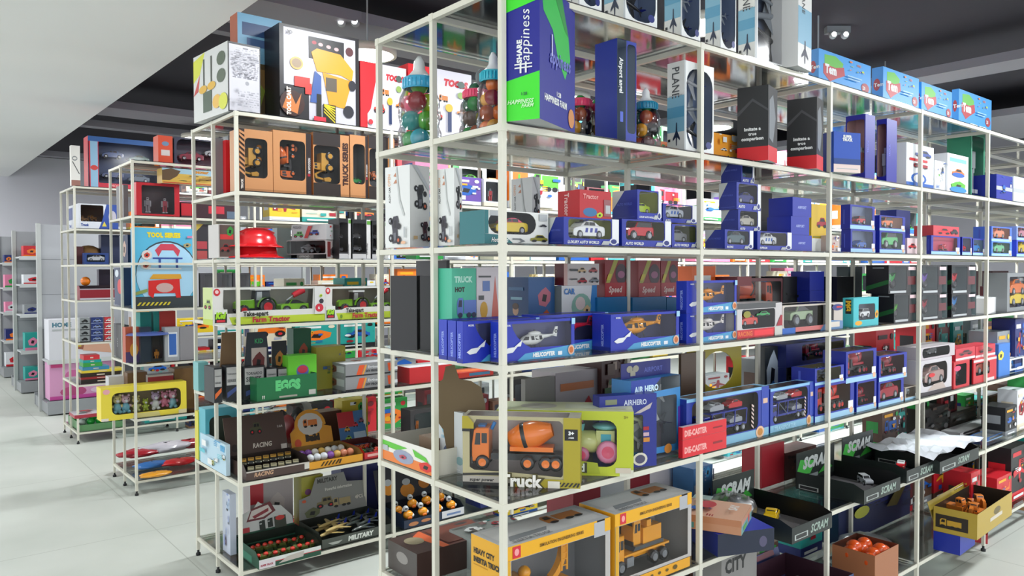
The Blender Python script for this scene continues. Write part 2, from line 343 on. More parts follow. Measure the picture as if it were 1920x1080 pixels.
# ---------------------------------------------------------------- toys (unit length along x, nose at -x, standing on z = 0)
def wheel(r, w, hub='silver', tyre='black', n=14):
    return MB().lathe([(r*.55, -w/2), (r*.85, -w/2), (r, -w*.3), (r, w*.3), (r*.85, w/2), (r*.55, w/2)], tyre, n, ax='y').lathe([(.001, -w*.42), (r*.3, -w*.5), (r*.55, -w*.5)], hub, n, ax='y').lathe([(.001, w*.42), (r*.3, w*.5), (r*.55, w*.5)], hub, n, ax='y')
def wheels(xs, r, w, half, hub='silver', n=14): return [('wheel', wheel(r, w, hub, n=n), 'plastic', (x, s*half, r)) for x in xs for s in (-1, 1)]
TOY = {}
def t_car(c, roof=None, glass='charcoal', lower=None, bar=False):
    b = MB(); roof = roof or c
    b.prism([(-.49, .07), (-.5, .13), (-.495, .19), (-.46, .23), (-.36, .262), (-.22, .283), (.05, .29), (.34, .292), (.44, .28), (.49, .25), (.5, .18), (.49, .08), (.42, .055), (-.42, .055)], -.215, .215, c, bev=.08)
    b.prism([(-.25, .275), (-.18, .34), (-.09, .388), (.0, .402), (.12, .402), (.22, .375), (.38, .285)], -.185, .185, roof, roof, bev=.12)
    b.poly([(-.235, -.15, .288), (-.235, .15, .288), (-.105, .135, .388), (-.105, -.135, .388)], glass); b.poly([(.35, .15, .303), (.35, -.15, .303), (.2, -.135, .395), (.2, .135, .395)], glass)
    for s in (-1, 1):
        y = s*.2165
        b.poly([(-.5, s*.13, .16), (-.5, s*.2, .16), (-.5, s*.2, .2), (-.5, s*.13, .2)], 'f4f2d8')
        for a, e in ((-.17, -.01), (.01, .2)):
            b.poly([(a, y*.905, .30), (e, y*.905, .30), (e-.02*(e > .1), y*.88, .375), (a+.07*(a < -.1), y*.88, .375)], glass)
        if lower: 
            for a in (-.15, .0, .15): b.poly([(a, y, .14), (a+.08, y, .14), (a+.1, y, .24), (a+.02, y, .24)], lower)
    b.box(-.51, -.49, -.17, .17, .08, .13, 'charcoal')
    if bar: b.box(-.0, .05, -.12, .12, .4, .43, 'royal').box(-.0, .05, .0, .12, .401, .431, 'red')
    return b, wheels((-.31, .30), .095, .08, .19)
def t_suv(c, glass='charcoal', **k):
    b = MB().prism([(-.5, .12), (-.5, .27), (-.46, .31), (-.2, .34), (.47, .35), (.5, .3), (.5, .12)], -.22, .22, c, bev=.06)
    b.prism([(-.2, .335), (-.1, .48), (.45, .49), (.48, .34)], -.19, .19, k.get('roof', c), glass, bev=.06)
    b.poly([(-.195, -.16, .35), (-.195, .16, .35), (-.11, .15, .47), (-.11, -.15, .47)], glass); b.box(.5, .54, -.09, .09, .2, .38, 'black'); b.box(-.53, -.49, -.2, .2, .1, .17, 'charcoal')
    return b, wheels((-.3, .3), .13, .1, .2)
def t_pickup(c, **k):
    b = MB().prism([(-.5, .16), (-.5, .3), (-.45, .34), (-.2, .36), (.5, .36), (.5, .16)], -.22, .22, c, bev=.06)
    b.prism([(-.2, .355), (-.1, .49), (.08, .5), (.42, .37)], -.19, .19, c, 'charcoal', bev=.08); b.poly([(-.195, -.16, .365), (-.195, .16, .365), (-.11, .15, .48), (-.11, -.15, .48)], 'charcoal')
    return b, wheels((-.3, .3), .15, .12, .21, 'steel')
def t_heli(c, trim='charcoal', **k):
    b = MB()
    rows = []
    for x, r, z in ((-.5, .004, .15), (-.47, .04, .16), (-.38, .085, .185), (-.25, .115, .2), (-.1, .12, .21), (.02, .095, .225), (.12, .045, .245), (.3, .028, .255), (.42, .022, .262), (.44, .004, .262)):
        rows.append([(x, r*math.cos(2*math.pi*i/14), z+r*(.95 if x < .1 else 1)*math.sin(2*math.pi*i/14)) for i in range(14)])
    b.grid(rows, c); b.prism([(.36, .25), (.44, .42), (.5, .42), (.47, .22)], -.012, .012, c, bev=.1); b.box(.3, .36, -.1, .1, .25, .262, c)
    b.ball((-.1, 0, .315), .16, c, .07, .045, 12, 6)
    for s in (-1, 1):
        b.poly([(-.44, s*.062, .2), (-.33, s*.102, .2), (-.31, s*.09, .265), (-.38, s*.06, .265)], trim)
        for a in (-.27, -.17, -.07): b.poly([(a, s*.121, .2), (a+.07, s*.123, .2), (a+.07, s*.1, .275), (a, s*.1, .275)], trim)
        b.tube((-.36, s*.09, .02), (.08, s*.09, .02), .009, n=6, col=trim); b.tube((-.26, s*.09, .02), (-.26, s*.06, .12), .007, n=6, col=trim); b.tube((-.02, s*.09, .02), (-.02, s*.06, .12), .007, n=6, col=trim)
    rot = MB().tube((-.1, 0, .34), (-.1, 0, .385), .018, n=8, col='charcoal')
    for a in (.1, math.pi-.1, -.12, math.pi+.12):
        c_, s_ = math.cos(a), math.sin(a); rot.poly([(-.1-s_*.012, c_*.012, .38), (-.1+c_*.45-s_*.012, s_*.45+c_*.012, .374), (-.1+c_*.45+s_*.012, s_*.45-c_*.012, .374), (-.1+s_*.012, -c_*.012, .38)], 'dgrey')
    tail = MB().lathe([(.02, -.02), (.045, -.01), (.045, .01), (.02, .02)], 'dgrey', 12, (.45, 0, .33), ax='y')
    return b, [('rotor', rot, 'plastic', (0, 0, 0)), ('tail_rotor', tail, 'plastic', (0, 0, 0))]
def cab(b, x, c, w=.15, hw=.13, z=.09, h=.3, glass='charcoal'):
    b.prism([(x, z), (x, z+h*.5), (x+w*.12, z+h*.93), (x+w*.25, z+h), (x+w, z+h), (x+w, z)], -hw, hw, c, bev=.06)
    b.poly([(x+w*.02, -hw*.8, z+h*.53), (x+w*.02, hw*.8, z+h*.53), (x+w*.105, hw*.75, z+h*.9), (x+w*.105, -hw*.75, z+h*.9)][::1], glass)
    for s in (-1, 1): b.poly([(x+w*.16, s*(hw+.002), z+h*.5), (x+w*.5, s*(hw+.002), z+h*.5), (x+w*.5, s*(hw+.002), z+h*.85), (x+w*.25, s*(hw+.002), z+h*.85)], glass); b.poly([(x+w*.58, s*(hw+.002), z+h*.55), (x+w*.9, s*(hw+.002), z+h*.55), (x+w*.9, s*(hw+.002), z+h*.85), (x+w*.58, s*(hw+.002), z+h*.85)], glass)
    b.box(x-.008, x+.01, -hw, hw, z-.03, z+.05, 'charcoal')
def t_mixer(c, chassis='charcoal', **k):
    b = MB(); cab(b, -.5, c, .19, .13, .085, .37); b.box(-.29, .5, -.09, .09, .1, .17, chassis).box(-.2, -.13, -.11, .11, .16, .34, chassis)
    b.box(-.08, .4, -.1, .1, .2, .25, c)
    d = MB().lathe([(.03, -.27), (.09, -.25), (.15, -.1), (.15, .05), (.09, .2), (.07, .24)], [c, c, c, c, c], 18, ax='x'); M = Matrix.Translation((.15, 0, .37)) @ Matrix.Rotation(-.25, 4, 'Y'); dd = MB().add(d, M)
    dd.add(MB().lathe([(.151, -.1), (.153, -.085), (.153, -.07), (.151, -.055)], 'charcoal', 18, ax='x'), M); b.tube((-.3, 0, .42), (-.26, 0, .5), .02, n=8, col='azure').box(-.44, -.36, -.06, .06, .455, .475, 'azure')
    return b, [('drum', dd, 'plastic', (0, 0, 0))] + wheels((-.38, .12, .32, .43), .08, .07, .12, c)
def t_crane(c, **k):
    b = MB(); cab(b, -.5, c, .17, .15, .1, .36); b.box(-.33, .5, -.08, .08, .12, .19, c).box(-.33, .5, -.15, .15, .19, .215, c)
    b.prism([(-.16, .225), (-.12, .27), (.4, .27), (.4, .225)], -.14, .14, 'dgrey')
    h = MB(); cab(h, -.12, c, .14, .1, .27, .3); h.box(.04, .38, -.12, .12, .27, .46, c).box(.12, .2, -.11, .11, .46, .54, c)
    a = MB().prism([(.3, .45), (.36, .62), (.2, .74), (-.15, .78), (-.3, .7), (-.28, .66), (-.12, .72), (.16, .68), (.28, .6), (.24, .45)], -.035, .035, 'dgrey')
    tank = MB().box(-.28, -.16, -.15, -.09, .06, .17, 'grey').box(-.28, -.16, .09, .15, .06, .17, 'grey')
    return b, [('crane_house', h, 'plastic', (0, 0, 0)), ('boom', a, 'plastic', (0, 0, 0)), ('tank', tank, 'plastic', (0, 0, 0))] + wheels((-.4, .2, .38), .085, .08, .14, 'grey')
def t_digger(c, **k):
    b = MB().box(-.2, .3, -.16, .16, .16, .38, c); cab(b, -.18, c, .2, .1, .36, .24)
    arm = MB().prism([(-.15, .3), (-.3, .55), (-.42, .5), (-.46, .25), (-.41, .25), (-.37, .45), (-.3, .47), (-.2, .26)], -.04, .04, c).prism([(-.5, .06), (-.5, .24), (-.4, .27), (-.36, .1), (-.42, .03)], -.08, .08, c)
    return b, [('arm', arm, 'plastic', (0, 0, 0))] + wheels((-.12, .22), .13, .1, .16, c)
def t_tractor(c, **k):
    b = MB().prism([(-.5, .17), (-.5, .3), (-.42, .36), (-.05, .38), (-.05, .17)], -.1, .1, c, bev=.1).box(-.4, .4, -.06, .06, .12, .2, 'charcoal')
    b.box(-.05, .32, -.12, .12, .2, .34, 'charcoal').prism([(-.06, .34), (-.03, .6), (.3, .6), (.34, .34)], -.12, .12, 'charcoal', 'dgrey').box(-.06, .33, -.14, .14, .59, .64, 'white')
    for s in (-1, 1):
        b.grid([[(.22+.23*math.cos(t), s*.1, .2+.23*math.sin(t)) for t in [math.pi*j/8 for j in range(9)]], [(.22+.23*math.cos(t), s*.24, .2+.23*math.sin(t)) for t in [math.pi*j/8 for j in range(9)]]], c, closed=False)
        b.poly([(-.02, s*.122, .36), (.12, s*.122, .36), (.12, s*.122, .56), (0, s*.122, .56)], 'lgrey')
    ws = [('wheel', wheel(.2, .12, 'red'), 'plastic', (.22, s*.19, .2)) for s in (-1, 1)] + [('wheel', wheel(.13, .1, 'red'), 'plastic', (-.34, s*.17, .13)) for s in (-1, 1)]
    return b, ws
def t_block_tractor(c, **k):
    b = MB().lathe([(.16, -.42), (.2, -.36), (.2, -.05), (.16, 0)], 'd9e08a', 14, (0, 0, .34), ax='x').tube((-.3, 0, .5), (-.3, 0, .66), .05, .09, 10, 'aqua').box(-.02, .3, -.15, .15, .2, .56, 'd9e08a')
    for s in (-1, 1): b.poly([(.06, s*.152, .36), (.24, s*.152, .36), (.24, s*.152, .5), (.06, s*.152, .5)], 'cyan')
    b.ball((.14, 0, .62), .24, 'aqua', .2, .07, 12, 6)
    return b, [('wheel', wheel(.2, .1, 'rose', 'pink'), 'plastic', (.18, s*.2, .2)) for s in (-1, 1)] + [('wheel', wheel(.14, .1, 'rose', 'c76a92'), 'plastic', (-.28, s*.18, .14)) for s in (-1, 1)]
def t_plane(c, **k):
    b = MB().lathe([(.004, -.5), (.035, -.44), (.055, -.3), (.055, .1), (.03, .4), (.01, .5)], c, 12, (0, 0, .1), ax='x')
    for s in (-1, 1): b.poly([(-.12, 0, .1), (.18, s*.42, .11), (.26, s*.42, .11), (.14, 0, .1)], c); b.poly([(.32, 0, .11), (.44, s*.16, .12), (.48, s*.16, .12), (.44, 0, .11)], c)
    b.poly([(.3, 0, .12), (.42, 0, .28), (.48, 0, .28), (.46, 0, .12)], 'royal')
    return b, []
def t_moto(c, **k):
    b = MB().prism([(-.25, .25), (-.2, .45), (.0, .48), (.15, .38), (.42, .5), (.3, .3), (.1, .2)], -.07, .07, c, bev=.15).tube((-.36, 0, .16), (-.2, 0, .5), .02, n=6, col='silver').tube((-.2, -.14, .52), (-.2, .14, .52), .015, n=6, col='black').ball((0, 0, .22), .1, 'dgrey')
    return b, [('wheel', wheel(.17, .08, 'dgrey'), 'plastic', (x, 0, .17)) for x in (-.34, .32)]
def t_robot(c, c2='silver', **k):
    b = MB().box(-.13, .13, -.09, .09, .45, .75, c).box(-.07, .07, -.06, .06, .77, .93, c2).box(-.05, .05, -.065, -.06, .84, .88, 'black')
    for s in (-1, 1): b.box(s*.16-.04, s*.16+.04, -.05, .05, .38, .74, c2).box(s*.08-.05, s*.08+.05, -.06, .06, .06, .44, c).box(s*.09-.07, s*.09+.07, -.12, .07, 0, .07, c2)
    return b, []
def t_doll(c, c2='white', **k):
    b = MB().ball((0, 0, .28), .2, c, .17, .26).ball((0, 0, .68), .22, c2, .2, .2).ball((-.14, 0, .88), .07, c2).ball((.14, 0, .88), .07, c2).ball((0, -.17, .62), .08, 'white')
    for s in (-1, 1): b.ball((s*.08, -.18, .72), .025, 'black', n=6, m=4).ball((s*.2, -.02, .36), .08, c2).ball((s*.12, -.1, .08), .09, c)
    return b, []
def t_duck(c='amber', **k):
    b = MB().ball((.05, 0, .25), .3, c, .24, .24).ball((-.1, 0, .62), .17, 'lgrey', .16, .17).ball((-.12, -.02, .64), .13, 'charcoal', .16, .07).ball((.25, 0, .2), .16, 'white', .2, .14)
    for s in (-1, 1): b.ball((.05, s*.2, .12), .15, 'orange', .07, .1)
    return b, []
def t_ball(c, **k): return MB().ball((0, 0, .5), .5, c, n=14, m=9), []
def t_flower(c, **k):
    b = MB().box(-.3, .3, -.2, .2, 0, .22, '3b4a2c').box(-.12, .25, -.22, .22, .2, .34, '59632f').ball((-.15, 0, .36), .16, c, .15, .12, 7, 4)
    return b, []
def t_ladder(c, **k):
    b = MB(); cab(b, -.5, c, .17, .15, .08, .34); b.box(-.33, .5, -.1, .1, .1, .2, c)
    arm = MB()
    for i in range(9):
        a0 = math.pi*(.05+.5*i/9)-1.2; a1 = math.pi*(.05+.5*(i+1)/9)-1.2; c0 = (-.02, .62); r0, r1 = .42, .5
        arm.prism([(c0[0]+r0*math.cos(a0), c0[1]+r0*math.sin(a0)), (c0[0]+r1*math.cos(a0), c0[1]+r1*math.sin(a0)), (c0[0]+r1*math.cos(a1), c0[1]+r1*math.sin(a1)), (c0[0]+r0*math.cos(a1), c0[1]+r0*math.sin(a1))], -.05, .05, c)
    arm.box(.36, .39, -.06, -.04, .3, .95, c).box(.46, .49, -.06, -.04, .3, .95, c)
    for i in range(7): arm.box(.36, .49, -.058, -.042, .36+i*.085, .375+i*.085, c)
    ballp = MB().ball((-.3, -.05, .45), .09, c); return b, [('boom', arm, 'plastic', (0, 0, 0)), ('winch', ballp, 'plastic', (0, 0, 0))] + wheels((-.4, .1, .35), .09, .08, .15, 'grey')
def t_helmet(c, **k):
    b = MB().lathe([(.44, .12), (.5, .1), (.5, .12), (.42, .16), (.38, .2), (.36, .36), (.3, .5), (.18, .58), (.001, .6)], c, 24, sy=.8)
    b.prism([(-.62, .1), (-.6, .13), (-.3, .2), (-.3, .12)], -.22, .22, c, bev=.1)
    for y in (-.1, .0, .1): b.prism([(-.3, .48), (-.1, .6), (.1, .61), (.3, .5), (.3, .46), (-.3, .44)], y-.02, y+.02, c)
    return b, []
def t_carrier(c='royal', **k):
    b = MB(); cab(b, -.5, c, .14, .1, .06, .22); b.box(-.34, .5, -.1, .1, .09, .12, c).box(-.34, .5, -.1, .1, .3, .32, c)
    for x in (-.33, -.06, .2, .48):
        for s in (-1, 1): b.tube((x, s*.1, .1), (x+.02, s*.1, .31), .01, n=6, col=c)
    for s in (-1, 1): b.tube((-.3, s*.1, .3), (-.08, s*.1, .12), .008, n=6, col='steel')
    car1, _ = t_car('silver'); car2, _ = t_car('red'); cm1 = MB().add(car1, Matrix.Translation((-.15, 0, .32)) @ Matrix.Scale(.32, 4)); cm2 = MB().add(car2, Matrix.Translation((.28, 0, .32)) @ Matrix.Scale(.32, 4))
    cm3 = MB().add(car1, Matrix.Translation((.3, 0, .11)) @ Matrix.Scale(.3, 4))
    return b, [('silver_car', cm1, 'plastic', (0, 0, 0)), ('red_car', cm2, 'plastic', (0, 0, 0)), ('silver_car', cm3, 'plastic', (0, 0, 0))] + wheels((-.42, .25, .4), .055, .05, .09)
KIND = dict(car=t_car, suv=t_suv, pickup=t_pickup, heli=t_heli, mixer=t_mixer, crane=t_crane, digger=t_digger, tractor=t_tractor, block=t_block_tractor, plane=t_plane, moto=t_moto,
            robot=t_robot, doll=t_doll, duck=t_duck, ball=t_ball, flower=t_flower, ladder=t_ladder, helmet=t_helmet, carrier=t_carrier)
TNAME = dict(car='toy_car', suv='toy_jeep', pickup='toy_pickup', heli='toy_helicopter', mixer='toy_mixer_truck', crane='toy_crane_truck', digger='toy_digger', tractor='toy_tractor', block='toy_tractor', plane='toy_plane',
             moto='toy_motorbike', robot='toy_robot', doll='toy_animal', duck='toy_penguin', ball='ball', flower='toy_soldier_truck', ladder='toy_crane_truck', helmet='toy_helmet', carrier='toy_car_carrier')
def toy(kind, col, parent, loc, L, rz=0, full=False, name=None, rx=0, ry=0, **kw):
    key = (kind, col, full, str(kw))
    if key not in TOY:
        b, parts = KIND[kind](col, **kw)
        if not full:
            for n_, m, mt, l in parts: b.add(m, Matrix.Translation(l))
            parts = []
        pc = {}; out = []
        for n_, m, mt, l in parts:
            out.append((n_, m.mesh(n_, mt), l))
        TOY[key] = (b.mesh(kind, 'plastic'), out)
    me, parts = TOY[key]
    o = bpy.data.objects.new(name or TNAME[kind], me); C.objects.link(o); o.parent = parent; o.location = loc; o.scale = (L, L, L); o.rotation_euler = (rx, ry, rz)
    for n_, m, l in parts:
        p = bpy.data.objects.new(n_, m); C.objects.link(p); p.parent = o; p.location = l
    return o

EXT = {}
def extent(kind, col, full, kw):
    if kind not in EXT:
        b, parts = KIND[kind]('red')
        m = MB().add(b)
        for n_, q, mt, l in parts: m.add(q, Matrix.Translation(l))
        xs, ys, zs_ = zip(*m.v); EXT[kind] = (2*max(max(xs), -min(xs)), 2*max(max(ys), -min(ys)), max(zs_))
    return EXT[kind]
# ---------------------------------------------------------------- cartons and window boxes
def rrect(x0, y0, x1, y1, r, W, H, n=4):
    rx = min(r/W, (x1-x0)/2*.999); ry = min(r/H, (y1-y0)/2*.999); pts = []
    for cx, cy, a in ((x1-rx, y1-ry, 0), (x0+rx, y1-ry, 90), (x0+rx, y0+ry, 180), (x1-rx, y0+ry, 270)):
        for i in range(n+1): t = math.radians(a+90*i/n); pts.append((cx+rx*math.cos(t), cy+ry*math.sin(t)))
    return pts
def panel(mb, o, U, V, W, H, col, incol, hole=None, t=.0015):
    o = Vector(o); U = Vector(U); V = Vector(V); N = U.cross(V)
    Q = lambda x, y, k: o+U*(x*W)+V*(y*H)-N*k
    for k, c, flip in ((0, col, False), (t, incol, True)):
        if not hole:
            q = [Q(0, 0, k), Q(1, 0, k), Q(1, 1, k), Q(0, 1, k)]; mb.poly(q[::-1] if flip else q, c); continue
        cx = sum(p[0] for p in hole)/len(hole); cy = sum(p[1] for p in hole)/len(hole); out = []
        for x, y in hole:
            dx, dy = x-cx, y-cy; s = min(((1-cx)/dx if dx > 1e-6 else 9e9), (-cx/dx if dx < -1e-6 else 9e9), ((1-cy)/dy if dy > 1e-6 else 9e9), (-cy/dy if dy < -1e-6 else 9e9)); out.append((cx+dx*s, cy+dy*s))
        m = len(hole)
        for i in range(m):
            j = (i+1) % m; a, b = out[i], out[j]; pts = [hole[i], a]
            if abs(a[0]-b[0]) > 1e-5 and abs(a[1]-b[1]) > 1e-5:
                for c_ in ((0, 0), (1, 0), (1, 1), (0, 1)):
                    if (abs(c_[0]-a[0]) < 1e-5 or abs(c_[1]-a[1]) < 1e-5) and (abs(c_[0]-b[0]) < 1e-5 or abs(c_[1]-b[1]) < 1e-5): pts.append(c_)
            pts += [b, hole[j]]; q = [Q(x, y, k) for x, y in pts]; mb.poly(q[::-1] if flip else q, c)
    if hole: mb.grid([[Q(x, y, 0) for x, y in hole], [Q(x, y, t) for x, y in hole]], col, sm=False)
TOP = {}; PLACEW = {'A': 'front rack', 'B': 'second rack', 'C': 'third rack', 'D': 'fourth rack'}
TIER = ['roof', 'second tier', 'third tier', 'fourth tier', 'fifth tier', 'sixth tier', 'bottom tier']
USED = {}
def finish(o, label, cat, rack=None, lvl=None, group=None):
    if rack: label = f"{label}, {PLACEW[rack]} {TIER[lvl-1]}"
    base_ = label.rsplit(', ', 1)[0] if rack else label
    nwf = lambda s_: len(s_.replace(',', ' ').replace('-', ' ').split())
    if rack and nwf(label) > 16: label = f"{base_}, {PLACEW[rack]}"
    if rack and nwf(label) > 16: label = base_
    nw = len(label.replace(',', ' ').replace('-', ' ').split())
    if nw > 16: print('LONGLABEL', nw, label)
    if label in USED and not (group and USED[label] == group): print('DUPLABEL', label)
    USED[label] = group
    return tag(o, label, cat, group)
def spot(rack, lvl, N, Y=None, X=None, z=None):
    z = shelf_z(rack, lvl) if z is None else z
    if X is not None:
        b = Vector((X0[rack]+X, 0, z)); return b + Vector((0, 1, 0))*along(b, (0, 1, 0), N)
    b = Vector((0, Y0[rack]+(.014 if Y is None else Y), z)); return b + Vector((1, 0, 0))*along(b, (1, 0, 0), N)
def bx(label, rack, lvl, N, T, R=None, L=None, w=None, d=None, h=None, Y=None, X=None, th=0, z=None, on=None, col='white', inc=None, front=(), left=(), top=(), right=(),
       win=None, lwin=None, twin=None, rwin=None, toys=(), name='toy_box', cat='toy box', group=None, tc=None, lc=None, at=None, full=False, tag_=True, parts=()):
    """carton standing with its near corner under image column N; win/lwin/twin/rwin = (x0,y0,x1,y1,radius m) film windows"""
    if on is not None: z = TOP[on.name]+.0006
    P = Vector(at) if at else spot(rack, lvl, N, Y, X, z); a = math.radians(th); e1 = Vector((math.cos(a), math.sin(a), 0)); e2 = Vector((-math.sin(a), math.cos(a), 0))
    if w is None: w = along(P, e1, R)
    if d is None: d = along(P, e2, L) if L is not None else .2
    if h is None: h = zat(P, T)-P.z
    if not (.01 < w < 1.2 and .008 < d < .8 and .008 < h < .9): print('BADDIM', label, round(w, 3), round(d, 3), round(h, 3)); w = min(max(w, .02), 1); d = min(max(d, .02), .6); h = min(max(h, .02), .6)
    inc = inc or col; mb = MB(); films = MB()
    faces = {'front': ((0, 0, 0), (1, 0, 0), (0, 0, 1), w, h, win, col), 'left': ((0, d, 0), (0, -1, 0), (0, 0, 1), d, h, lwin, lc or col), 'right': ((w, 0, 0), (0, 1, 0), (0, 0, 1), d, h, rwin, lc or col),
             'top': ((0, 0, h), (1, 0, 0), (0, 1, 0), w, d, twin, tc or col), 'back': ((w, d, 0), (-1, 0, 0), (0, 0, 1), w, h, None, col), 'bottom': ((0, d, 0), (1, 0, 0), (0, -1, 0), w, d, None, 'lgrey')}
    ops = {'front': front, 'left': left, 'right': right, 'top': top}
    for k, (o, U, V, W, H, hole, c) in faces.items():
        hp = rrect(hole[0], hole[1], hole[2], hole[3], hole[4] if len(hole) > 4 else .01, W, H) if hole else None
        if hole and len(hole) > 5: hp = hole[5]
        panel(mb, o, U, V, W, H, c, inc, hp)
        if hole:
            F = Face(films, o, U, V, W, H); F.k = -1.5; F.poly(hp, 'white')
        if ops.get(k): Face(mb, o, U, V, W, H).run(ops[k])
    root = mb.build(name, 'card', None, P, a)
    if films.f: films.build('window_film', 'film', root)
    for t in toys:
        t = dict(t); kind = t.pop('k'); c = t.pop('c', 'red'); x = t.pop('x', .5); y = t.pop('y', .45); zz = t.pop('z', .02); Lf = t.pop('L', .8); rz = t.pop('rz', 0)
        fl_ = t.pop('full', full); Ls = Lf*w; ex, ey, ez = extent(kind, c, fl_, t); cs, sn = abs(math.cos(rz)), abs(math.sin(rz))
        Ls = min(Ls, (h*(.97-zz)-.003)/ez, (w*.94)/(ex*cs+ey*sn), (d*.92)/(ex*sn+ey*cs))
        if kind == 'plane':
            Ls = min(Lf*w, w*.94/ex, (h*(1-zz)-.004)/ey, d*.9/ez); toy(kind, c, root, (x*w if abs(x-.5)*w+ex*Ls/2 < w/2 else w/2, d*.5+ez*Ls/2, zz*h+ey*Ls/2+.002), Ls, 0, full=fl_, rx=math.pi/2-.12, ry=rz*.35, **t); continue
        if t.pop('vert', 0):
            Ls = min(Lf*h, (h*(1-zz)-.006)/ex, w*.8/ez, d*.9/ey); o_ = toy(kind, c, root, (x*w+ez*Ls/2, d*.45, zz*h+ex*Ls/2+.002), Ls, 0, full=fl_, **t); o_.rotation_euler = (0, -math.pi/2, 0); continue
        hx = (ex*cs+ey*sn)*Ls/2+.003; hy = (ex*sn+ey*cs)*Ls/2+.003; X_ = min(max(x*w, hx), w-hx) if w > 2*hx else w/2; Y_ = min(max(y*d, hy), d-hy) if d > 2*hy else d/2
        toy(kind, c, root, (X_, Y_, zz*h+.002), Ls, rz, full=fl_, **t)
    for p in parts:
        pn, fn = p; m = MB(); mt = fn(m, w, d, h); m.build(pn, mt or 'plastic', root)
    TOP[root.name] = P.z+h; root['_w'] = w
    del root['_w']
    if tag_: finish(root, label, cat, rack, lvl, group)
    return root
def free(mb_parts, label, rack, lvl, P, name, cat, rz=0, group=None):
    """an open thing made of several parts: [(name, MB, material)]; the first is the thing's own mesh"""
    n_, m, mt = mb_parts[0]; o = m.build(name, mt, None, P, rz)
    for n_, m, mt in mb_parts[1:]: m.build(n_, mt, o)
    return finish(o, label, cat, rack, lvl, group)
def tray(label, rack, lvl, N, R=None, L=None, w=None, d=None, h=.06, Y=None, X=None, th=0, z=None, col='brown', inc='charcoal', hh=.18, hw=1, hcol=None, hback='card', header=(), front=(), left=(), shape=None, lean=.04, flo=None, at=None, name='display_tray', lowfront=.6, group=None):
    """open counter display: low carton with a printed header card standing at its back; returns (object, w, d)"""
    P = Vector(at) if at else spot(rack, lvl, N, Y, X, z); a = math.radians(th); e1 = Vector((math.cos(a), math.sin(a), 0)); e2 = Vector((-math.sin(a), math.cos(a), 0))
    if w is None: w = along(P, e1, R)
    if d is None: d = along(P, e2, L) if L is not None else .24
    if not (.03 < w < 1 and .03 < d < .7): print('BADTRAY', label, round(w, 3), round(d, 3)); w = min(max(w, .05), .8); d = min(max(d, .05), .5)
    mb = MB(); hf = h*lowfront
    panel(mb, (0, 0, 0), (1, 0, 0), (0, 0, 1), w, hf, col, inc); Face(mb, (0, 0, 0), (1, 0, 0), (0, 0, 1), w, hf).run(front)
    for x, U, o in ((0, (0, -1, 0), (0, d, 0)), (w, (0, 1, 0), (w, 0, 0))):
        Nn = Vector(U).cross(Vector((0, 0, 1)))
        for k, c in ((0, col), (.0015, inc)):
            q = [Vector((x, 0, 0)), Vector((x, d, 0)), Vector((x, d, h)), Vector((x, d*.15, h)), Vector((x, 0, hf))]; mb.poly([p-Nn*k for p in q], c)
    Face(mb, (0, d, 0), (0, -1, 0), (0, 0, 1), d, h*.9).run(left)
    panel(mb, (w, d, 0), (-1, 0, 0), (0, 0, 1), w, h, col, inc); panel(mb, (0, 0, .001), (1, 0, 0), (0, 1, 0), w, d, flo or inc, col)
    root = mb.build(name, 'card', None, P, a)
    if hh:
        hm = MB(); H = hh; pts = shape or [(0, 0), (1, 0), (1, 1), (0, 1)]; s = math.sin(lean*8); c_ = math.cos(lean*8); x0 = (1-hw)/2*w
        F = Face(hm, (x0, d-.003, h*.3), (1, 0, 0), (0, s, c_), w*hw, H); F.k = 0; F.poly(pts, hcol or col); F.k = -6; F.poly(pts[::-1], hback); F.k = 1
        hm.grid([[F.P(x, y, 0) for x, y in pts], [F.P(x, y, -6) for x, y in pts]], hback, sm=False); F.run(header)
        hm.build('header_card', 'card', root)
    finish(root, label, 'display tray', rack, lvl, group)
    return root, w, d, P, a
def put(kind, col, tr, u, v, L, rz, label, cat, group, name=None, z=.004, full=False, **kw):
    """a loose toy standing in a tray: a thing of its own"""
    root, w, d, P, a = tr; M = Matrix.Translation(P) @ Matrix.Rotation(a, 4, 'Z'); q = M @ Vector((u*w, v*d, z))
    o = toy(kind, col, None, q, L, a+rz, full=full, name=name, **kw); tag(o, label, cat, group); return o

# ================================================================ FRONT RACK
BW = 'w'
def rp(seed, n=16, pal=('white', 'red', 'amber', 'blue', 'black', 'green')): return ('b', .05, .05, .95, .95, seed, pal, n)
# ---- roof of the rack: tall plane boxes, then blue clay boxes
def plane_box(label, rack, lvl, N, L, R, T=None, h=None, toyc='silver', group=None, **k):
    return bx(label, rack, lvl, N, T, R=R, L=L, h=h, col='white', inc='70809c', lc='e2e2dc',
        left=[('r', 0, .22, 1, .62, '7fb2c8'), ('r', 0, .38, 1, .5, '5b9cbb'), ('s', 'plane', .55, .2, .42, .26, '1d2a44'), ('t', .3, .94, .42, 'PLANE', 'dgrey', dict(rot=-90, w=.34, bold=.01)), ('r', .06, .12, .2, .15, 'black'), ('r', .1, .62, .9, .63, 'lgrey')],
        front=[('r', 0, 0, .05, 1, 'lgrey'), ('e', .82, .1, .1, .04, 'navy')],
        win=(.07, .04, .96, .93, .05), toys=[dict(k='plane', c=toyc, L=.9, z=.62, y=.4, rz=.5), dict(k='plane', c='steel', L=.8, z=.32, y=.5, rz=-.4), dict(k='plane', c='charcoal', L=.75, z=.08, y=.5, rz=.8)],
        name='plane_box', cat='toy box', group=group, **k)
plane_box('tall white plane box cut off by the picture top, nearest the corner post', 'A', 1, 1084, 1058, 1128, h=.30)
plane_box('tall white plane box, next along from the nearest one', 'A', 1, 1169, 1133, 1232, h=.30)
plane_box('white plane box, third along from the corner post', 'A', 1, 1276, 1246, 1313, h=.30)
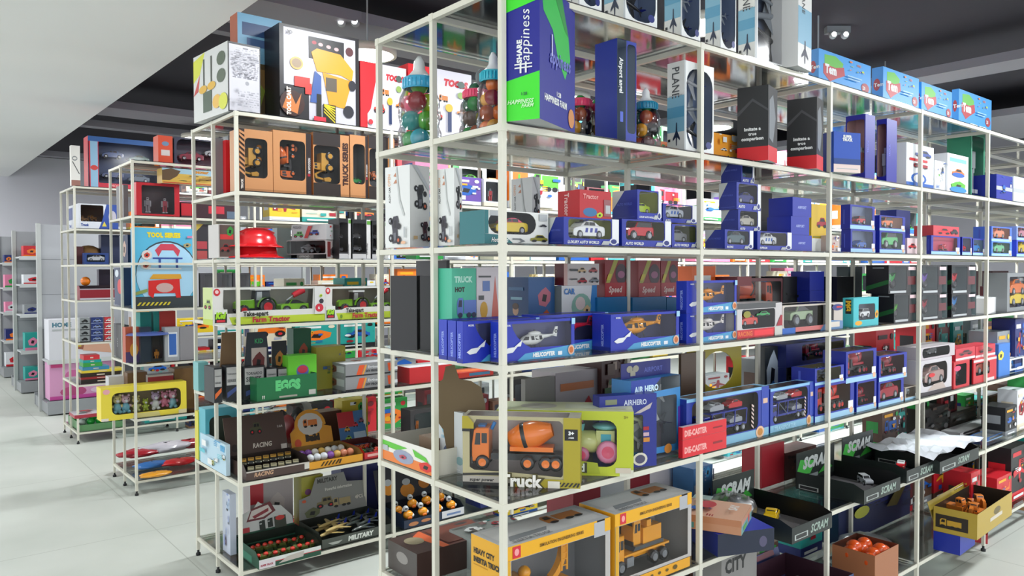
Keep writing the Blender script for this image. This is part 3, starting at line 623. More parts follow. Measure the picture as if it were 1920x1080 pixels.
plane_box('tall white plane box beside the one with grey jets', 'A', 1, 1350, 1322, 1380, h=.30)
plane_box('tall white plane box with wide window of grey jets', 'A', 1, 1415, 1384, 1492, h=.30, toyc='steel')
bx('narrow white plane spine hanging forward at the end of the plane boxes', 'A', 1, 1496, None, R=1521, d=.1, h=.3, Y=-.045, th=8, col='e9e9e6',
   front=[('r', 0, .28, 1, .72, '86b8d2'), ('s', 'plane', .5, .2, .5, .28, '1d2a44'), ('t', .28, .95, .44, 'PLANE', 'dgrey', dict(rot=-90, w=.3, bold=.01))], name='plane_box')
TEM = [('r', 0, 0, 1, 1, '2a9ae4'), ('p', [(.1, .62), (.42, .68), (.45, .85), (.3, .95), (.1, .92)], 'leaf'), ('p', [(.08, .55), (.2, .42), (.3, .5), (.48, .62), (.46, .78), (.3, .72), (.08, .74)], 'b8202c'), ('t', .11, .58, .16, 'Tem', 'white', dict(bold=.06)),
       ('e', .88, .5, .08, .1, 'crimson'), ('t', .83, .46, .07, '20', 'white'), ('b', .5, .72, .84, .95, 5, ('orange', 'lime', 'pink', 'white'), 8), ('r', .3, .08, .52, .36, 'white'), ('r', .58, .08, .8, .36, 'white'), ('s', 'car', .41, .22, .16, .18, 'blue'), ('s', 'blob', .69, .22, .14, .18, 'red'), ('r', .5, .62, .78, .64, 'pale'), ('r', .5, .57, .74, .59, 'pale')]
for i, (Lx, N, R, T, w_) in enumerate(((1515, 1534.6, 1632, 90, 'first, nearest the plane boxes'), (1634, 1655, 1722, 124, 'second of the row of four'), (1716, 1727, 1784, 153, 'third of the row of four'), (1784, 1797, 1858, 166, 'last of the row of four'))):
    bx(f'bright blue modelling clay box, {w_}', 'A', 1, N, T, R=R, L=Lx, Y=.2, col='2a94de', lc='1f86cf', front=TEM, left=[('e', .45, .66, .3, .12, 'crimson'), ('t', .2, .62, .07, 'Tem', 'white')], group=None, name='clay_box')
bx('white carton lying behind the blue clay boxes', 'A', 1, 1560, None, w=.5, d=.1, h=.1, Y=.5, col='cfe6ee', name='carton')

# ---- second tier
def jar(label, rack, lvl, P, h, r, lid, balls, cat='toy jar', nipple=True, seed=1, tagc=None):
    k = r
    o = MB().lathe([(.001, .002), (k*.9, .004), (k, h*.06), (k*1.02, h*.2), (k*.9, h*.27), (k*1.0, h*.38), (k*.93, h*.56), (k*.72, h*.66)], 'white', 22).build('ball_jar', 'jar_wall', None, P)
    lm = MB().lathe([(k*.74, h*.65), (k*.78, h*.66), (k*.78, h*.76), (k*.7, h*.775)], lid, 24)
    for i in range(24): lm.box(k*.77*math.cos(i*.2618)-.002, k*.77*math.cos(i*.2618)+.002, k*.77*math.sin(i*.2618)-.002, k*.77*math.sin(i*.2618)+.002, h*.665, h*.75, lid)
    lm.build('lid', 'plastic', o)
    if nipple: MB().lathe([(k*.68, h*.775), (k*.5, h*.8), (k*.28, h*.86), (k*.24, h*.95), (k*.1, h), (.001, h*1.0)], 'white', 20).build('nipple_cap', 'plastic', o)
    rr = random.Random(seed); i = 0
    for lv in range(4):
        for j in range(3):
            a = j*2.09+lv*.9; q = k*.42; 
            if lv == 3 and j > 0: break
            toy('ball', balls[i % len(balls)], o, (q*math.cos(a)*(lv < 3), q*math.sin(a)*(lv < 3), h*.02+lv*k*.86*1.0), k*.92, name='ball'); i += 1
    if tagc:
        MB().lathe([(.001, -.001), (.028, -.001), (.028, .001), (.001, .001)], tagc, 18, ax='y').build('round_tag', 'card', o, (0, -k*.7, h*.92))
    return finish(o, label, cat, rack, lvl)
z2 = shelf_z('A', 2)
def on2(px, X): b = Vector((X, 0, z2)); return b+Vector((0, 1, 0))*along(b, (0, 1, 0), px)
jar('large feeding-bottle jar of coloured balls with blue collar and white teat', 'A', 2, on2(787, .11), .30, .068, '38a8cf', ['leaf', 'green', 'cyan', 'cyan', 'teal', 'leaf', 'rose', 'crimson', 'lime', 'leaf'])
jar('smaller clear jar with pink lid and round grey tag', 'A', 2, on2(893, .15), .2, .05, 'rose', ['dkgreen', 'green', 'rust', 'dkgreen', 'brown', 'olive'], nipple=False, tagc='grey')
jar('clear bottle jar with blue lid half hidden by the corner post', 'A', 2, on2(925, .13), .24, .048, 'cyan', ['rust', 'orange', 'amber', 'crimson'], nipple=True)
for i, (px, Y, lid, h, w_) in enumerate(((1088, .2, 'rose', .2, 'pink lid, just behind the tall blue-green carton'), (1120, .2, 'd83c66', .19, 'deep pink lid, second from the blue-green carton'), (1150, .24, 'purple', .2, 'purple lid behind the blue airport box'), (1211, .1, '187c9c', .2, 'dark teal lid between airport and plane boxes'))):
    P = spot('A', 2, px, Y); jar(f'clear jar with {w_}', 'A', 2, P, h, .047, lid, ['dkgreen', 'rust', 'maroon', 'green', 'amber', 'black'], nipple=(i == 3), seed=i)
P = onplane(1012, 222, z2)
bx('tall blue and green carton reading share happiness, overhanging the rack corner', 'A', 2, 1012, None, R=1078, L=946, h=.345, at=P, th=24, col='1a1f8c', lc='1a1f8c',
   left=[('p', [(0, 0), (1, 0), (1, .345), (0, .29)], '3fe02c'), ('p', [(0, .79), (1, .86), (1, 1), (0, 1)], '3fe02c'), ('t', .5, .415, .135, 'SHARE', 'white', dict(rot=90, w=.19, bold=.05)), ('t', .72, .425, .26, 'appiness', 'white', dict(rot=90, w=.5, bold=.0, shear=.2)), ('r', .3, .375, .8, .385, 'white'), ('r', .3, .40, .8, .41, 'white'), ('r', .45, .34, .5, .42, 'white'), ('r', .6, .34, .65, .42, 'white'),
         ('t', .1, .12, .03, 'HAPPINESS', 'cdf5c4', dict(w=.75, shear=.3)), ('t', .5, .09, .026, 'FARM', 'cdf5c4', dict(w=.4, shear=.3)), ('t', .5, .18, .02, '1:28', 'dkgreen', dict(w=.3))],
   front=[('p', [(.03, 1), (.35, 1), (.8, .72), (.85, .55), (.7, .38), (.5, .5), (.35, .7), (.1, .8)], '2fb84a'), ('p', [(.35, 1), (.6, 1), (.8, .72), (.7, .75)], '23903c'), ('t', .12, .155, .07, 'HAPPINESS FARM', 'white', dict(w=.62, bold=.04)), ('t', .45, .22, .035, '1:28', 'white', dict(w=.2)), ('e', .87, .1, .09, .075, 'cf8a4c'), ('t', .25, .45, .1, 'appiness', '6a70c4', dict(w=.6, shear=.2)), ('r', .3, .5, .33, .66, 'c8caf0')], name='farm_carton', cat='carton')
bx('slim blue airport box with clear side window', 'A', 2, 1157, 71, R=1193, d=.09, Y=.03, col='2238a0', inc='8b98a8', win=(.52, .1, .97, .97, .012), front=[('t', .12, .82, .4, 'Airport angel', 'white', dict(rot=-90, w=.34)), ('r', .15, .2, .3, .3, '4a62c8')], name='airport_box')
plane_box('white plane box under the glass roof beside the second post', 'A', 2, 1283, 1251, 1338, T=112)
bx('red and orange carton lying low behind the plane box', 'A', 2, 1236, None, w=.2, d=.2, h=.1, Y=.33, col='orange', front=[rp(3)], name='carton')
bx('busy orange and white carton between plane box and black boxes', 'A', 2, 1338, 248, R=1384, Y=.1, d=.14, col='f4a43a', front=[('b', 0, 0, 1, 1, 8, ('white', 'red', 'amber', 'navy', 'lgrey'), 18)], name='carton')
bx('red and white carton leaning behind the black boxes', 'A', 2, 1385, None, w=.26, h=.12, d=.12, Y=.34, col='crimson', front=[('p', [(0, 0), (.5, 1), (.7, 1), (.3, 0)], 'white'), rp(9, 8)], name='carton')
for i, (Lx, N, R, T, y0) in enumerate(((1382, 1440, 1457, 158, -.04), (1475, 1531, 1543, 181, -.03))):
    bx('black and red box reading imitate a true comparison, ' + ('nearer the plane box' if i == 0 else 'further along'), 'A', 2, N, T, R=R, L=Lx, Y=y0, th=16, col='232427', lc='2b2c2e',
       left=[('r', 0, 0, 1, .19, 'd8242c'), ('p', [(0, .6), (.5, .8), (1, .65), (1, .68), (.5, .84), (0, .66)], '4a4b4e'), ('t', .5, .41, .042, 'Imitate a', 'white', dict(al='c', w=.72, bold=.05)), ('t', .5, .345, .042, 'true', 'white', dict(al='c', w=.3)), ('t', .5, .28, .042, 'comparison', 'white', dict(al='c', w=.92, bold=.05))],
       front=[('r', 0, 0, 1, .2, 'e0353a'), ('p', [(.1, .3), (.5, .25), (.8, .6), (.5, .9), (.1, .8)], '7c8288')], name='model_box')
bx('blue super truck box with pale foot beside the second post of the front', 'A', 2, 1563, 246, R=1613, d=.1, Y=-.02, th=-18, col='1b4fb4', front=[('r', 0, 0, 1, .2, 'e8d4cc'), ('r', .1, .08, .9, .1, 'lgrey'), ('r', 0, .2, 1, .34, '164084'), ('t', .5, .86, .065, 'SUPER', 'white', dict(al='c', w=.5, bold=.06)), ('t', .5, .78, .065, 'TRUCK', 'white', dict(al='c', w=.5, bold=.06))], name='truck_box')
for i, (Lx, N, R, T) in enumerate(((1585, 1622, 1640, 213), (1643, 1662, 1681, 222))):
    bx('tall royal blue box seen edge-on, ' + ('touching the super truck box' if i == 0 else 'second from the super truck box'), 'A', 2, N, T, R=R, L=Lx, Y=.0, col='1a1f98', inc='d5a9a4', lwin=(.06, .08, .95, .92, .01), toys=[dict(k='robot', c='b8202c' if i == 0 else 'steel', L=.2*1000 if 0 else 1.5, z=.05)], front=[('t', .35, .4, .25, 'TRUCK', '5a60d0', dict(rot=90, w=.2))], name='truck_box')
bx('white boxed toy with blue roundel, before the tall green pack', 'A', 2, 1699, 266, R=1750, d=.08, Y=.02, col='e8eef2', front=[('e', .45, .2, .28, .14, 'blue'), ('e', .45, .2, .2, .1, 'white'), ('r', 0, 0, 1, .1, 'blue'), ('s', 'car', .6, .8, .6, .2, '2c4a9a'), ('r', .1, .6, .75, .66, 'red'), ('s', 'truck', .5, .5, .5, .12, 'crimson')], name='toy_box')
bx('white boxed toy with small cube pictures beside the third front post', 'A', 2, 1752, 300, R=1778, d=.1, Y=.04, col='eef2f4', front=[('b', .05, .05, .95, .95, 12, ('blue', 'dgrey', 'lgrey', 'leaf'), 16)], name='toy_box')
bx('white box with orange and blue car pictures', 'A', 2, 1776, 286, R=1815, d=.1, Y=.03, col='f0f2f6', front=[('r', .1, .8, .9, .9, 'aqua'), ('s', 'car', .5, .55, .6, .22, 'orange'), ('e', .5, .48, .3, .06, 'blue'), ('s', 'blob', .5, .2, .7, .25, 'leaf'), ('e', .5, .1, .4, .08, 'azure')], name='toy_box')
bx('tall green clear pack beside the fourth front post', 'A', 2, 1819, 246, R=1846, d=.12, Y=.1, col='2a8a66', inc='3ca07c', win=(.1, .05, .9, .95, .01), toys=[dict(k='robot', c='grey', L=1.5, z=.1)], name='toy_pack')
bx('pink and white cardboard back near the tall green pack', 'A', 2, 1800, 250, R=1830, d=.02, Y=.3, col='ccb4bc', name='toy_pack')
for i, (N, R, T, c) in enumerate(((1868, 1898, 326, 'royal'), (1900, 1940, 330, 'd8e4ea'), (1950, 1990, 330, 'royal'))):
    bx(['blue striped box past the fourth front post', 'pale box past the fourth front post', 'blue box at the far end of the front rack'][i], 'A', 2, N, T, R=R, d=.16, Y=.03, col=c, front=[('r', 0, .4, 1, .55, 'lgrey'), rp(20+i, 6, ('white', 'blue', 'grey'))], name='toy_box')

# ---- third tier: alloy cars, police car boxes
ALLOY_L = [('t', .22, .55, .13, 'ALLOY CAR', 'black', dict(rot=90, w=.2, bold=.03)), ('t', .22, .76, .1, 'OPEN', 'peach', dict(rot=90, w=.15)), ('p', [(.35, .88), (.52, .86), (.45, .92)], 'c08060'), ('p', [(.35, .79), (.55, .79), (.46, .84)], 'c08060'),
           ('p', [(.5, 1), (.62, .6), (.8, .4), (.75, .38), (.58, .55), (.45, .95)], 'c4c8c6'), ('s', 'buggy', .4, .22, .62, .34, '3c3a44', '26242a'), ('e', .78, .06, .1, .02, 'peach'), ('r', .8, .12, .86, .25, 'lgrey')]
ALLOY_F = [('s', 'buggy', .5, .62, .8, .3, '2e3438', '1c2024'), ('p', [(.1, 1), (.9, .7), (1, .72), (.3, 1)], 'c2c8cc'), ('s', 'buggy', .7, .2, .6, .24, '4c3038', '26242a'), ('r', .1, .1, .3, .14, 'tan')]
a1 = bx('tall white alloy car box at the outer end of the rack', 'A', 3, 769, 308, R=806, L=723, X=.012, th=8, col='e4e6e4', left=ALLOY_L, front=ALLOY_F, name='alloy_car_box')
bx('tall white alloy car box behind the middle end post', 'A', 3, 852, 314, R=867, L=819, X=.02, col='e0e3e1', left=ALLOY_L, front=ALLOY_F, name='alloy_car_box', th=8)
bx('alloy car box in the back row above the teal car pack', 'A', 3, 998, 331, R=1013, L=959, Y=.33, col='dcdedd', left=ALLOY_L, front=ALLOY_F, name='alloy_car_box')
bx('teal and white car pack with oval bubble and yellow-wheeled car', 'A', 3, 908, 393, R=1028, Y=.07, d=.11, col='e6e8e4', inc='59666a', lc='1b6e74', win=(.06, .3, .8, .97, .035), toys=[dict(k='car', c='yellow', roof='rose', L=.5, x=.52, z=.3)],
   front=[('p', [(0, 0), (.45, 0), (.36, .16), (.28, .27), (0, .3)], '1b6e74'), ('p', [(0, .3), (.06, .3), (.06, 1), (0, 1)], '1b6e74'), ('r', .08, .84, .22, .99, 'lgrey'), ('t', .1, .06, .13, 'Hotspeed', 'white', dict(w=.26, shear=.25)), ('p', [(.42, .18), (.55, .18), (.62, .1), (.55, .05), (.5, .05), (.56, .1), (.53, .14), (.42, .14)], '6a7074'), ('s', 'car', .84, .2, .28, .26, 'olive'), ('r', .84, .75, .97, .95, 'lgrey'), ('s', 'car', .9, .6, .12, .1, 'dgrey')], name='car_pack')
def auto_box(label, N, R, T, L=None, lvl=3, Y=.014, on=None, car='white', kind='car', back='a8b03a', txt='LUXURY AUTO WORLD', h=None, d=.1, col='1b2f9a', **kw):
    return bx(label, 'A', lvl, N, T, R=R, L=L, Y=Y, on=on, d=None if L else d, h=h, col=col, inc=back, lc='1c2f94', tc='c9ccc4', win=(.08, .24, .86, .95, .01), twin=(.04, .05, .96, .95, .008), toys=[dict(k=kind, c=car, L=.72, x=.48, z=.22, **kw)],
        front=[('r', 0, 0, 1, .2, '1c2fa0'), ('r', .87, .1, 1, 1, 'e6e8ea'), ('e', .9, .16, .08, .13, 'dfe3ea'), ('e', .9, .16, .055, .09, 'navy'), ('t', .06, .06, .1, txt, 'white', dict(w=.62, shear=.2)), ('p', [(.66, .03), (.8, .03), (.84, .17), (.7, .17)], 'lgrey')],
        left=[('p', [(0, 1), (.0, .35), (.5, 1)], 'd4d8d4'), ('t', .2, .5, .09, 'AUTO WORLD', '5a6cd0', dict(w=.6)), ('r', .1, .08, .9, .1, '4a5cc0')], name='car_box')
p1_ = auto_box('blue window box with white police car', 1057, 1160, 406, L=1028, car='white', lower='royal', bar=True, full=True)
p2_ = auto_box('blue window box with red open jeep', 1166, 1258, 410, kind='suv', car='red', txt='AUTO WORLD', full=True, back='7c8448')
p3_ = auto_box('blue window box with grey car beside the second post', 1260, 1312, 420, car='grey', txt='AUTO WORLD', d=.12, back='6c7440')
bx('red tractor carton standing on the police car box', 'A', 3, 1087, 355, R=1146, L=1046, Y=.03, on=p1_, col='b8222a', lc='c4262c', left=[('t', .32, .92, .5, 'Tractor', 'f0c8c4', dict(rot=-90, w=.82))], front=[('e', .32, .22, .22, .16, '2f6ea0'), ('s', 'blob', .62, .14, .2, .2, 'lime'), ('t', .1, .7, .16, 'Tractor', 'e8a09c', dict(w=.6)), ('r', .75, .1, .98, .7, '94585c'), ('r', .8, .2, .95, .5, 'lgrey')], name='tractor_carton', cat='carton')
t2_ = auto_box('blue car box turned sideways on top of the red jeep box', 1195, 1240, 355, L=1148, on=p2_, car='lime', kind='car', h=None)
auto_box('blue window box with silver police car, on top of the jeep box', 1243, 1306, 381, on=p2_, Y=.05, car='c4ccd6', lower='blue', bar=True, back='8c9098', txt='AUTO')
bx('small black carton behind the sideways car box', 'A', 3, 1193, 346, R=1218, d=.08, Y=.33, col='black', name='carton')
c1_ = auto_box('blue window box with dark car past the second post', 1359, 1412, 430, L=1322, car='557', kind='car', back='7d8488') if 0 else auto_box('blue window box with dark car past the second post', 1359, 1412, 430, L=1322, car='4f6a70', back='7d8488', txt='RACING')
c2_ = auto_box('blue window box with white police car beside the blue box tower', 1420, 1484, 433, d=.11, car='white', lower='blue', bar=True, back='7d7c78', txt='SUPERCAR')
s1_ = auto_box('blue car box, lowest of the tower of three', 1384, 1426, None, L=1352, on=c1_, h=.075, Y=.05, car='b8b4a4', back='59615f', txt='AUTO')
s2_ = auto_box('blue car box, middle of the tower of three', 1381, 1426, None, L=1348, on=s1_, h=.095, Y=.05, car='navy', back='4a5058', txt='AUTO')
s3_ = auto_box('blue car box, topmost of the tower of three', 1390, 1414, None, L=1352, on=s2_, h=.09, Y=.06, car='3f88a0', back='48688c', txt='AUTO')
bx('tall black carton behind the blue box tower', 'A', 3, 1425, 360, R=1447, d=.1, Y=.36, col='1d1414', name='carton')
bx('dark grey carton behind the blue box tower', 'A', 3, 1422, 414, R=1453, d=.1, Y=.33, col='4b5053', name='carton')
prev = None
for i, T in enumerate((440, 405, 369)):
    prev = bx('solid blue carton, ' + ['lowest', 'middle', 'topmost'][i] + ' of three before the yellow pack', 'A', 3, [1484, 1483, 1486][i], T, R=[1522, 1517, 1521][i], Y=.014+.004*i, d=.1, on=prev, col='1f2fa2', front=[('t', .5, .42, .14, 'AIRPORT', 'a8b4e8', dict(al='c', w=.6))], name='blue_carton', cat='carton', z=None)
bx('yellow hanging pack with red car picture', 'A', 3, 1521, 382, R=1553, d=.04, Y=.06, col='d9b41e', front=[('s', 'car', .6, .62, .6, .26, 'crimson'), ('r', .1, .2, .9, .24, 'olive'), ('r', .1, .3, .8, .33, 'olive'), ('r', 0, 0, 1, .28, 'd8dcd8')], name='toy_pack')
bx('small busy pack between yellow pack and red car boxes', 'A', 3, 1556, 441, R=1574, d=.08, Y=.02, col='c8b4ac', front=[('b', 0, 0, 1, 1, 4, ('crimson', 'orange', 'navy', 'white', 'amber'), 12)], name='toy_pack')
def small_win(label, rack, lvl, N, R, T, c, L=None, on=None, col='royal', back='8c9cb8', kind='car', Y=None, d=.09, h=None, band='9cc8e4', txt=None, x=.5, lt=None, **kw):
    fr = [('r', 0, 0, 1, .16, band), ('r', .84, .18, .97, .4, 'white'), ('e', .92, .13, .05, .09, 'peach')]
    if txt: fr.append(('t', .08, .03, .1, txt, 'white', dict(w=.6)))
    return bx(label, rack, lvl, N, T, R=R, L=L, on=on, Y=Y, d=None if L else d, h=h, col=col, inc=back, win=(.06, .2, .9, .93, .008), twin=(.05, .06, .95, .94, .005), front=fr, left=lt or [('r', .3, .2, .4, .8, '4a5cc8')], toys=[dict(k=kind, c=c, L=.76, x=.48, z=.18, **kw)], name='car_box')
q1 = small_win('blue window box with blue car under a red car', 'A', 3, 1595, 1641, 429, 'blue', L=1577); q2 = small_win('blue window box with red car stacked past the third post', 'A', 3, 1594, 1640, 383, 'red', L=1576, on=q1, kind='suv')
q3 = small_win('blue window box with green car under an orange one', 'A', 3, 1649, 1697, 432, '58c470', back='b8d8c8', kind='suv'); q4 = small_win('blue window box with orange car on the green one', 'A', 3, 1649, 1697, 403, 'ff8a4a', on=q3, back='e8c8b8', kind='suv')
bx('tall blue carton behind the orange and green car boxes', 'A', 3, 1680, 393, R=1706, d=.08, Y=.2, col='1a2e94', name='blue_carton')
bx('small white and red pack before the fourth bay', 'A', 3, 1701, 446, R=1720, d=.08, Y=.02, col='e0c8cc', front=[('s', 'car', .5, .5, .8, .4, 'red')], name='toy_pack')
q5 = small_win('blue window box with red fire engine in the fourth bay', 'A', 3, 1746, 1800, 441, 'e03040', L=1737, kind='mixer', back='c0405c'); 
bx('red sports car pack lying on the fire engine box', 'A', 3, 1750, None, R=1798, h=.05, d=.09, Y=.03, on=q5, col='c8404a', inc='a04850', twin=(.05, .05, .95, .95, .01), front=[('s', 'car', .4, .5, .5, .7, 'red'), ('s', 'car', .8, .5, .3, .6, '302c34')], name='toy_pack')
small_win('narrow box with red car beside the fire engine box', 'A', 3, 1804, 1822, 444, 'red'); small_win('pale blue window box before the fourth front post', 'A', 3, 1824, 1846, 447, 'azure', back='aac4d8')
q6 = small_win('window box with green car past the fourth front post', 'A', 3, 1859, 1897, 452, '7fd49c', col='4a80e0', back='c4dcd0'); small_win('window box with salmon car on the green one', 'A', 3, 1859, 1897, 424, 'ff9c78', on=q6, col='4a70d8', back='e4c4b4')
q7 = small_win('blue car box at the edge of view', 'A', 3, 1906, 1940, 450, 'yellow', col='3a50d0'); small_win('pale blue car box at the edge of view', 'A', 3, 1906, 1940, 424, 'd890a0', on=q7, col='8098d8')

# ---- fourth tier: helicopters
for i, (Lx, N) in enumerate(((733, 782), (788, 836))):
    bx('plain matt black carton, ' + ('outermost at the rack end' if i == 0 else 'next to the outermost one'), 'A', 4, N, 517, L=Lx, w=.07, at=onplane(N, 657, shelf_z('A', 4)), th=46, col='2f2f31', name='black_carton', cat='carton')
bx('upright black board standing behind the black cartons', 'A', 4, 838, None, L=781, w=.012, h=.27, X=.12, Y=None, th=0, col='1d1d20', name='board', cat='board')
HELI_F = [('p', [(0, .0), (.22, 0), (.32, .16), (1, .3), (1, .0)], '4a9ac8'), ('r', .0, .15, .02, 1, '1b2fa8'), ('t', .42, .06, .1, 'HELICOPTER', 'white', dict(w=.3, shear=.15, bold=.06)), ('r', .76, .05, .82, .15, 'e6eaf0'), ('p', [(.04, .26), (.1, .34), (.22, .36), (.16, .22), (.08, .2)], 'dfe2e4'), ('p', [(.18, .36), (.28, .52), (.26, .36)], 'dfe2e4'),
          ('e', .945, .16, .045, .13, 'e0b49a'), ('e', .945, .16, .028, .085, 'c86a2c'), ('r', .95, .84, 1, 1, '9ccbe8'), ('t', .06, .88, .04, 'MODEL', 'white', dict(w=.07))]
def heli_box(label, N, R, T, c, L=None, on=None, Y=.02, d=.075, h=.118, trim='charcoal', full=True, w=None, x=.5):
    hole = [(.97, .93), (.15, .93), (.17, .8), (.2, .68), (.28, .52), (.34, .38), (.5, .3), (.93, .28), (.97, .32)]
    hole = [(x_, y_) for x_, y_ in hole][::-1][::-1]
    hp = [(.93, .28), (.955, .31), (.955, .93), (.15, .93), (.17, .78), (.22, .6), (.32, .4), (.4, .3)]
    return bx(label, 'A', 4, N, T, R=R, L=L, w=w, Y=Y, on=on, d=None if L else d, h=h, col='1b2fa8', inc='4a4f74', lc='2038b4', win=(0, 0, 1, 1, .01, hp), twin=(.03, .05, .97, .95, .005), front=HELI_F, left=[('t', .62, .12, .4, 'HELICOPTER', '9db0ee', dict(rot=90, w=.6)), ('r', 0, 0, 1, .1, '1a2a90')],
              toys=[dict(k='heli', c=c, L=.72, x=.56, y=.5, z=.2, full=full, trim=trim)], name='helicopter_box')
z4 = shelf_z('A', 4)
heli_box('blue helicopter box, outermost of the slanting row, only its spine showing', 838, None, 600, 'silver', L=823, w=.26, Y=.16, h=None)
heli_box('blue helicopter box, second from the outer end, only its spine showing', 855, None, 602, 'white', L=840, w=.26, Y=.115, h=None)
heli_box('blue helicopter box with yellow helicopter nose peeking past the white one', 868, None, 603, 'amber', L=857, w=.26, Y=.068, h=None, x=.3)
heli_box('blue window box with white rescue helicopter at the rack corner', 937, 1077, 604, 'dfe2de', L=920, Y=.022, h=None)
heli_box('blue window box with red helicopter tail, behind the white helicopter', 1010, 1139, 592, 'd8203c', Y=.1, h=None)
heli_box('blue window box with yellow helicopter, alone in the middle of the first bay', 1145, 1273, 590, 'f0a020', Y=.022, h=None)
h1_ = heli_box('blue window box with white helicopter under a yellow one', 1287, 1381, 588, 'ece6e0', L=1268, Y=.022, h=None)
heli_box('blue window box with orange helicopter on top of the stack', 1287, 1381, 527, 'f09828', L=1268, Y=.022, on=h1_, h=None)
# back row of the fourth tier
bx('teal hot truck box with picture of a blue truck', 'A', 4, 848, 503, R=893, d=.07, Y=.2, col='43b493', front=[('t', .1, .8, .1, 'TRUCK', 'b4e8d4', dict(w=.75, bold=.06)), ('t', .12, .66, .06, 'HOT', 'black', dict(w=.4, bold=.06)), ('s', 'truck', .6, .42, .8, .34, '5a78c0', '22284a')], name='truck_box') if 0 else \
bx('teal hot truck box with picture of a blue truck', 'A', 4, 848, 503, R=893, d=.07, Y=.24, col='43b493', front=[('t', .1, .84, .09, 'TRUCK', 'b4e8d4', dict(w=.75, bold=.06)), ('t', .12, .73, .05, 'HOT', 'black', dict(w=.4, bold=.06)), ('s', 'truck', .6, .54, .8, .26, '5a78c0', '22284a')], name='truck_box')
bx('white box with red rocket picture beside the teal truck box', 'A', 4, 894, 501, R=938, d=.07, Y=.24, col='cfc8cc', front=[('p', [(.62, .4), (.95, .4), (.78, .9)], 'c86a5c'), ('e', .3, .5, .16, .1, 'c89a30'), ('r', .25, .72, .55, .84, '5c78b0'), ('r', .08, .62, .3, .67, 'dgrey'), ('r', .08, .88, .6, .9, 'dgrey')], name='toy_box')
bx('blue box with a boy in a white shirt printed on it', 'A', 4, 991, 520, R=1040, L=948, Y=.34, col='2f5f96', lc='1f4f86', left=[('e', .45, .5, .13, .08, 'skin'), ('e', .45, .56, .14, .05, 'brown'), ('p', [(.1, .2), (.25, .4), (.65, .4), (.9, .25), (.9, .2)], 'c4dcd4'), ('r', .25, .66, .75, .7, 'pale'), ('r', .15, .8, .8, .85, '4a7cae')], front=[('s', 'blob', .6, .7, .5, .3, 'c06a7c'), ('s', 'blob', .65, .36, .4, .3, 'rust'), ('r', 0, .2, 1, .4, '5c8cc0')], name='toy_box')
k1 = bx('white car box with printed green bubble car', 'A', 4, 1053, 536, R=1119, L=1040, Y=.31, col='d8dcde', lc='8a9694', front=[('p', [(.3, 0), (1, 0), (1, 1), (.86, 1), (.8, .6), (.5, .3)], '2f7cc0'), ('e', .55, .62, .28, .24, '84b0a0'), ('e', .52, .68, .14, .12, 'd4c4c0'), ('s', 'blob', .7, .55, .2, .2, 'tan'), ('e', .4, .4, .08, .1, 'charcoal'), ('e', .74, .42, .08, .1, 'charcoal'), ('t', .06, .85, .1, 'CAR', '3a7ac0', dict(w=.3))], name='car_box')
bx('maroon and white box with pictures of small cars', 'A', 4, 1057, 494, R=1123, L=1040, Y=.31, on=k1, col='8c2a30', lc='6c2226', front=[('r', .1, 0, 1, 1, 'c9c2bf'), ('r', 0, 0, .1, 1, 'c8a49c'), ('s', 'car', .5, .7, .24, .3, 'tan'), ('s', 'car', .82, .7, .24, .3, 'b05050'), ('s', 'car', .5, .22, .26, .3, 'crimson'), ('s', 'car', .84, .24, .26, .3, 'steel'), ('r', .15, .65, .36, .75, 'dgrey'), ('r', .16, .25, .34, .32, 'dgrey')], name='car_box')
SPD = [('p', [(0, .3), (.4, 1), (.6, 1), (.1, .2)], 'a8a440'), ('e', .72, .62, .26, .28, '3a2430'), ('e', .72, .6, .16, .1, '9a5a7c'), ('r', 0, 0, 1, .38, 'a8242c'), ('t', .16, .12, .16, 'Speed', 'e0c8c0', dict(w=.6, shear=.2)), ('p', [(.05, .45), (.2, .45), (.3, .62), (.15, .62)], 'c8b838')]
for i, (N, R) in enumerate(((1120, 1176), (1186, 1249), (1250, 1270))):
    k = bx('bright blue carton with yellow squiggle, ' + ['under the lone red speed box', 'under the pair of red speed boxes', 'narrow one behind the helicopter stack'][i], 'A', 4, N, 558, R=R, d=.12, Y=.3, col='1d6fa4', front=[('s', 'blob', .5, .3, .12, .5, 'c8a030')], name='blue_carton', cat='carton')
    if i == 0: bx('red speed box with racing helmet picture, standing alone', 'A', 4, 1134, 487, R=1176, d=.05, Y=.31, on=k, col='8c2228', front=SPD, name='speed_box')
    if i == 1:
        bx('red speed box, nearer of the pair', 'A', 4, 1197, 488, R=1238, d=.05, Y=.31, on=k, col='8c2228', front=SPD, name='speed_box'); bx('red speed box, further of the pair', 'A', 4, 1239, 489, R=1271, d=.05, Y=.31, on=k, col='8c2228', front=SPD, name='speed_box')
bx('crumpled clear bag between the red speed boxes', 'A', 4, 1178, 495, R=1196, d=.05, Y=.36, col='a89aa0', name='bag')
bx('orange boxed toy behind the helicopter stack', 'A', 4, 1297, 499, R=1341, d=.08, Y=.4, col='f06a20', front=[('r', .1, .6, .8, .85, 'white')], name='toy_box')
bx('grey window box with orange lorry behind the racing pack', 'A', 4, 1382, 519, R=1467, d=.13, Y=.3, col='6e3036', inc='5c6266', win=(.05, .05, .97, .9, .01), toys=[dict(k='mixer', c='f0581c', L=.9, z=.3, rz=math.pi)], front=[('r', 0, .82, .3, 1, '8c2a30')], name='truck_box')
bx('black carton with green pattern behind the jeep pack', 'A', 4, 1468, 519, R=1517, d=.12, Y=.3, col='15150f', front=[('b', .1, .3, .9, .7, 3, ('2a3012', '222a10', '1c1c12'), 12)], name='black_carton', cat='carton')
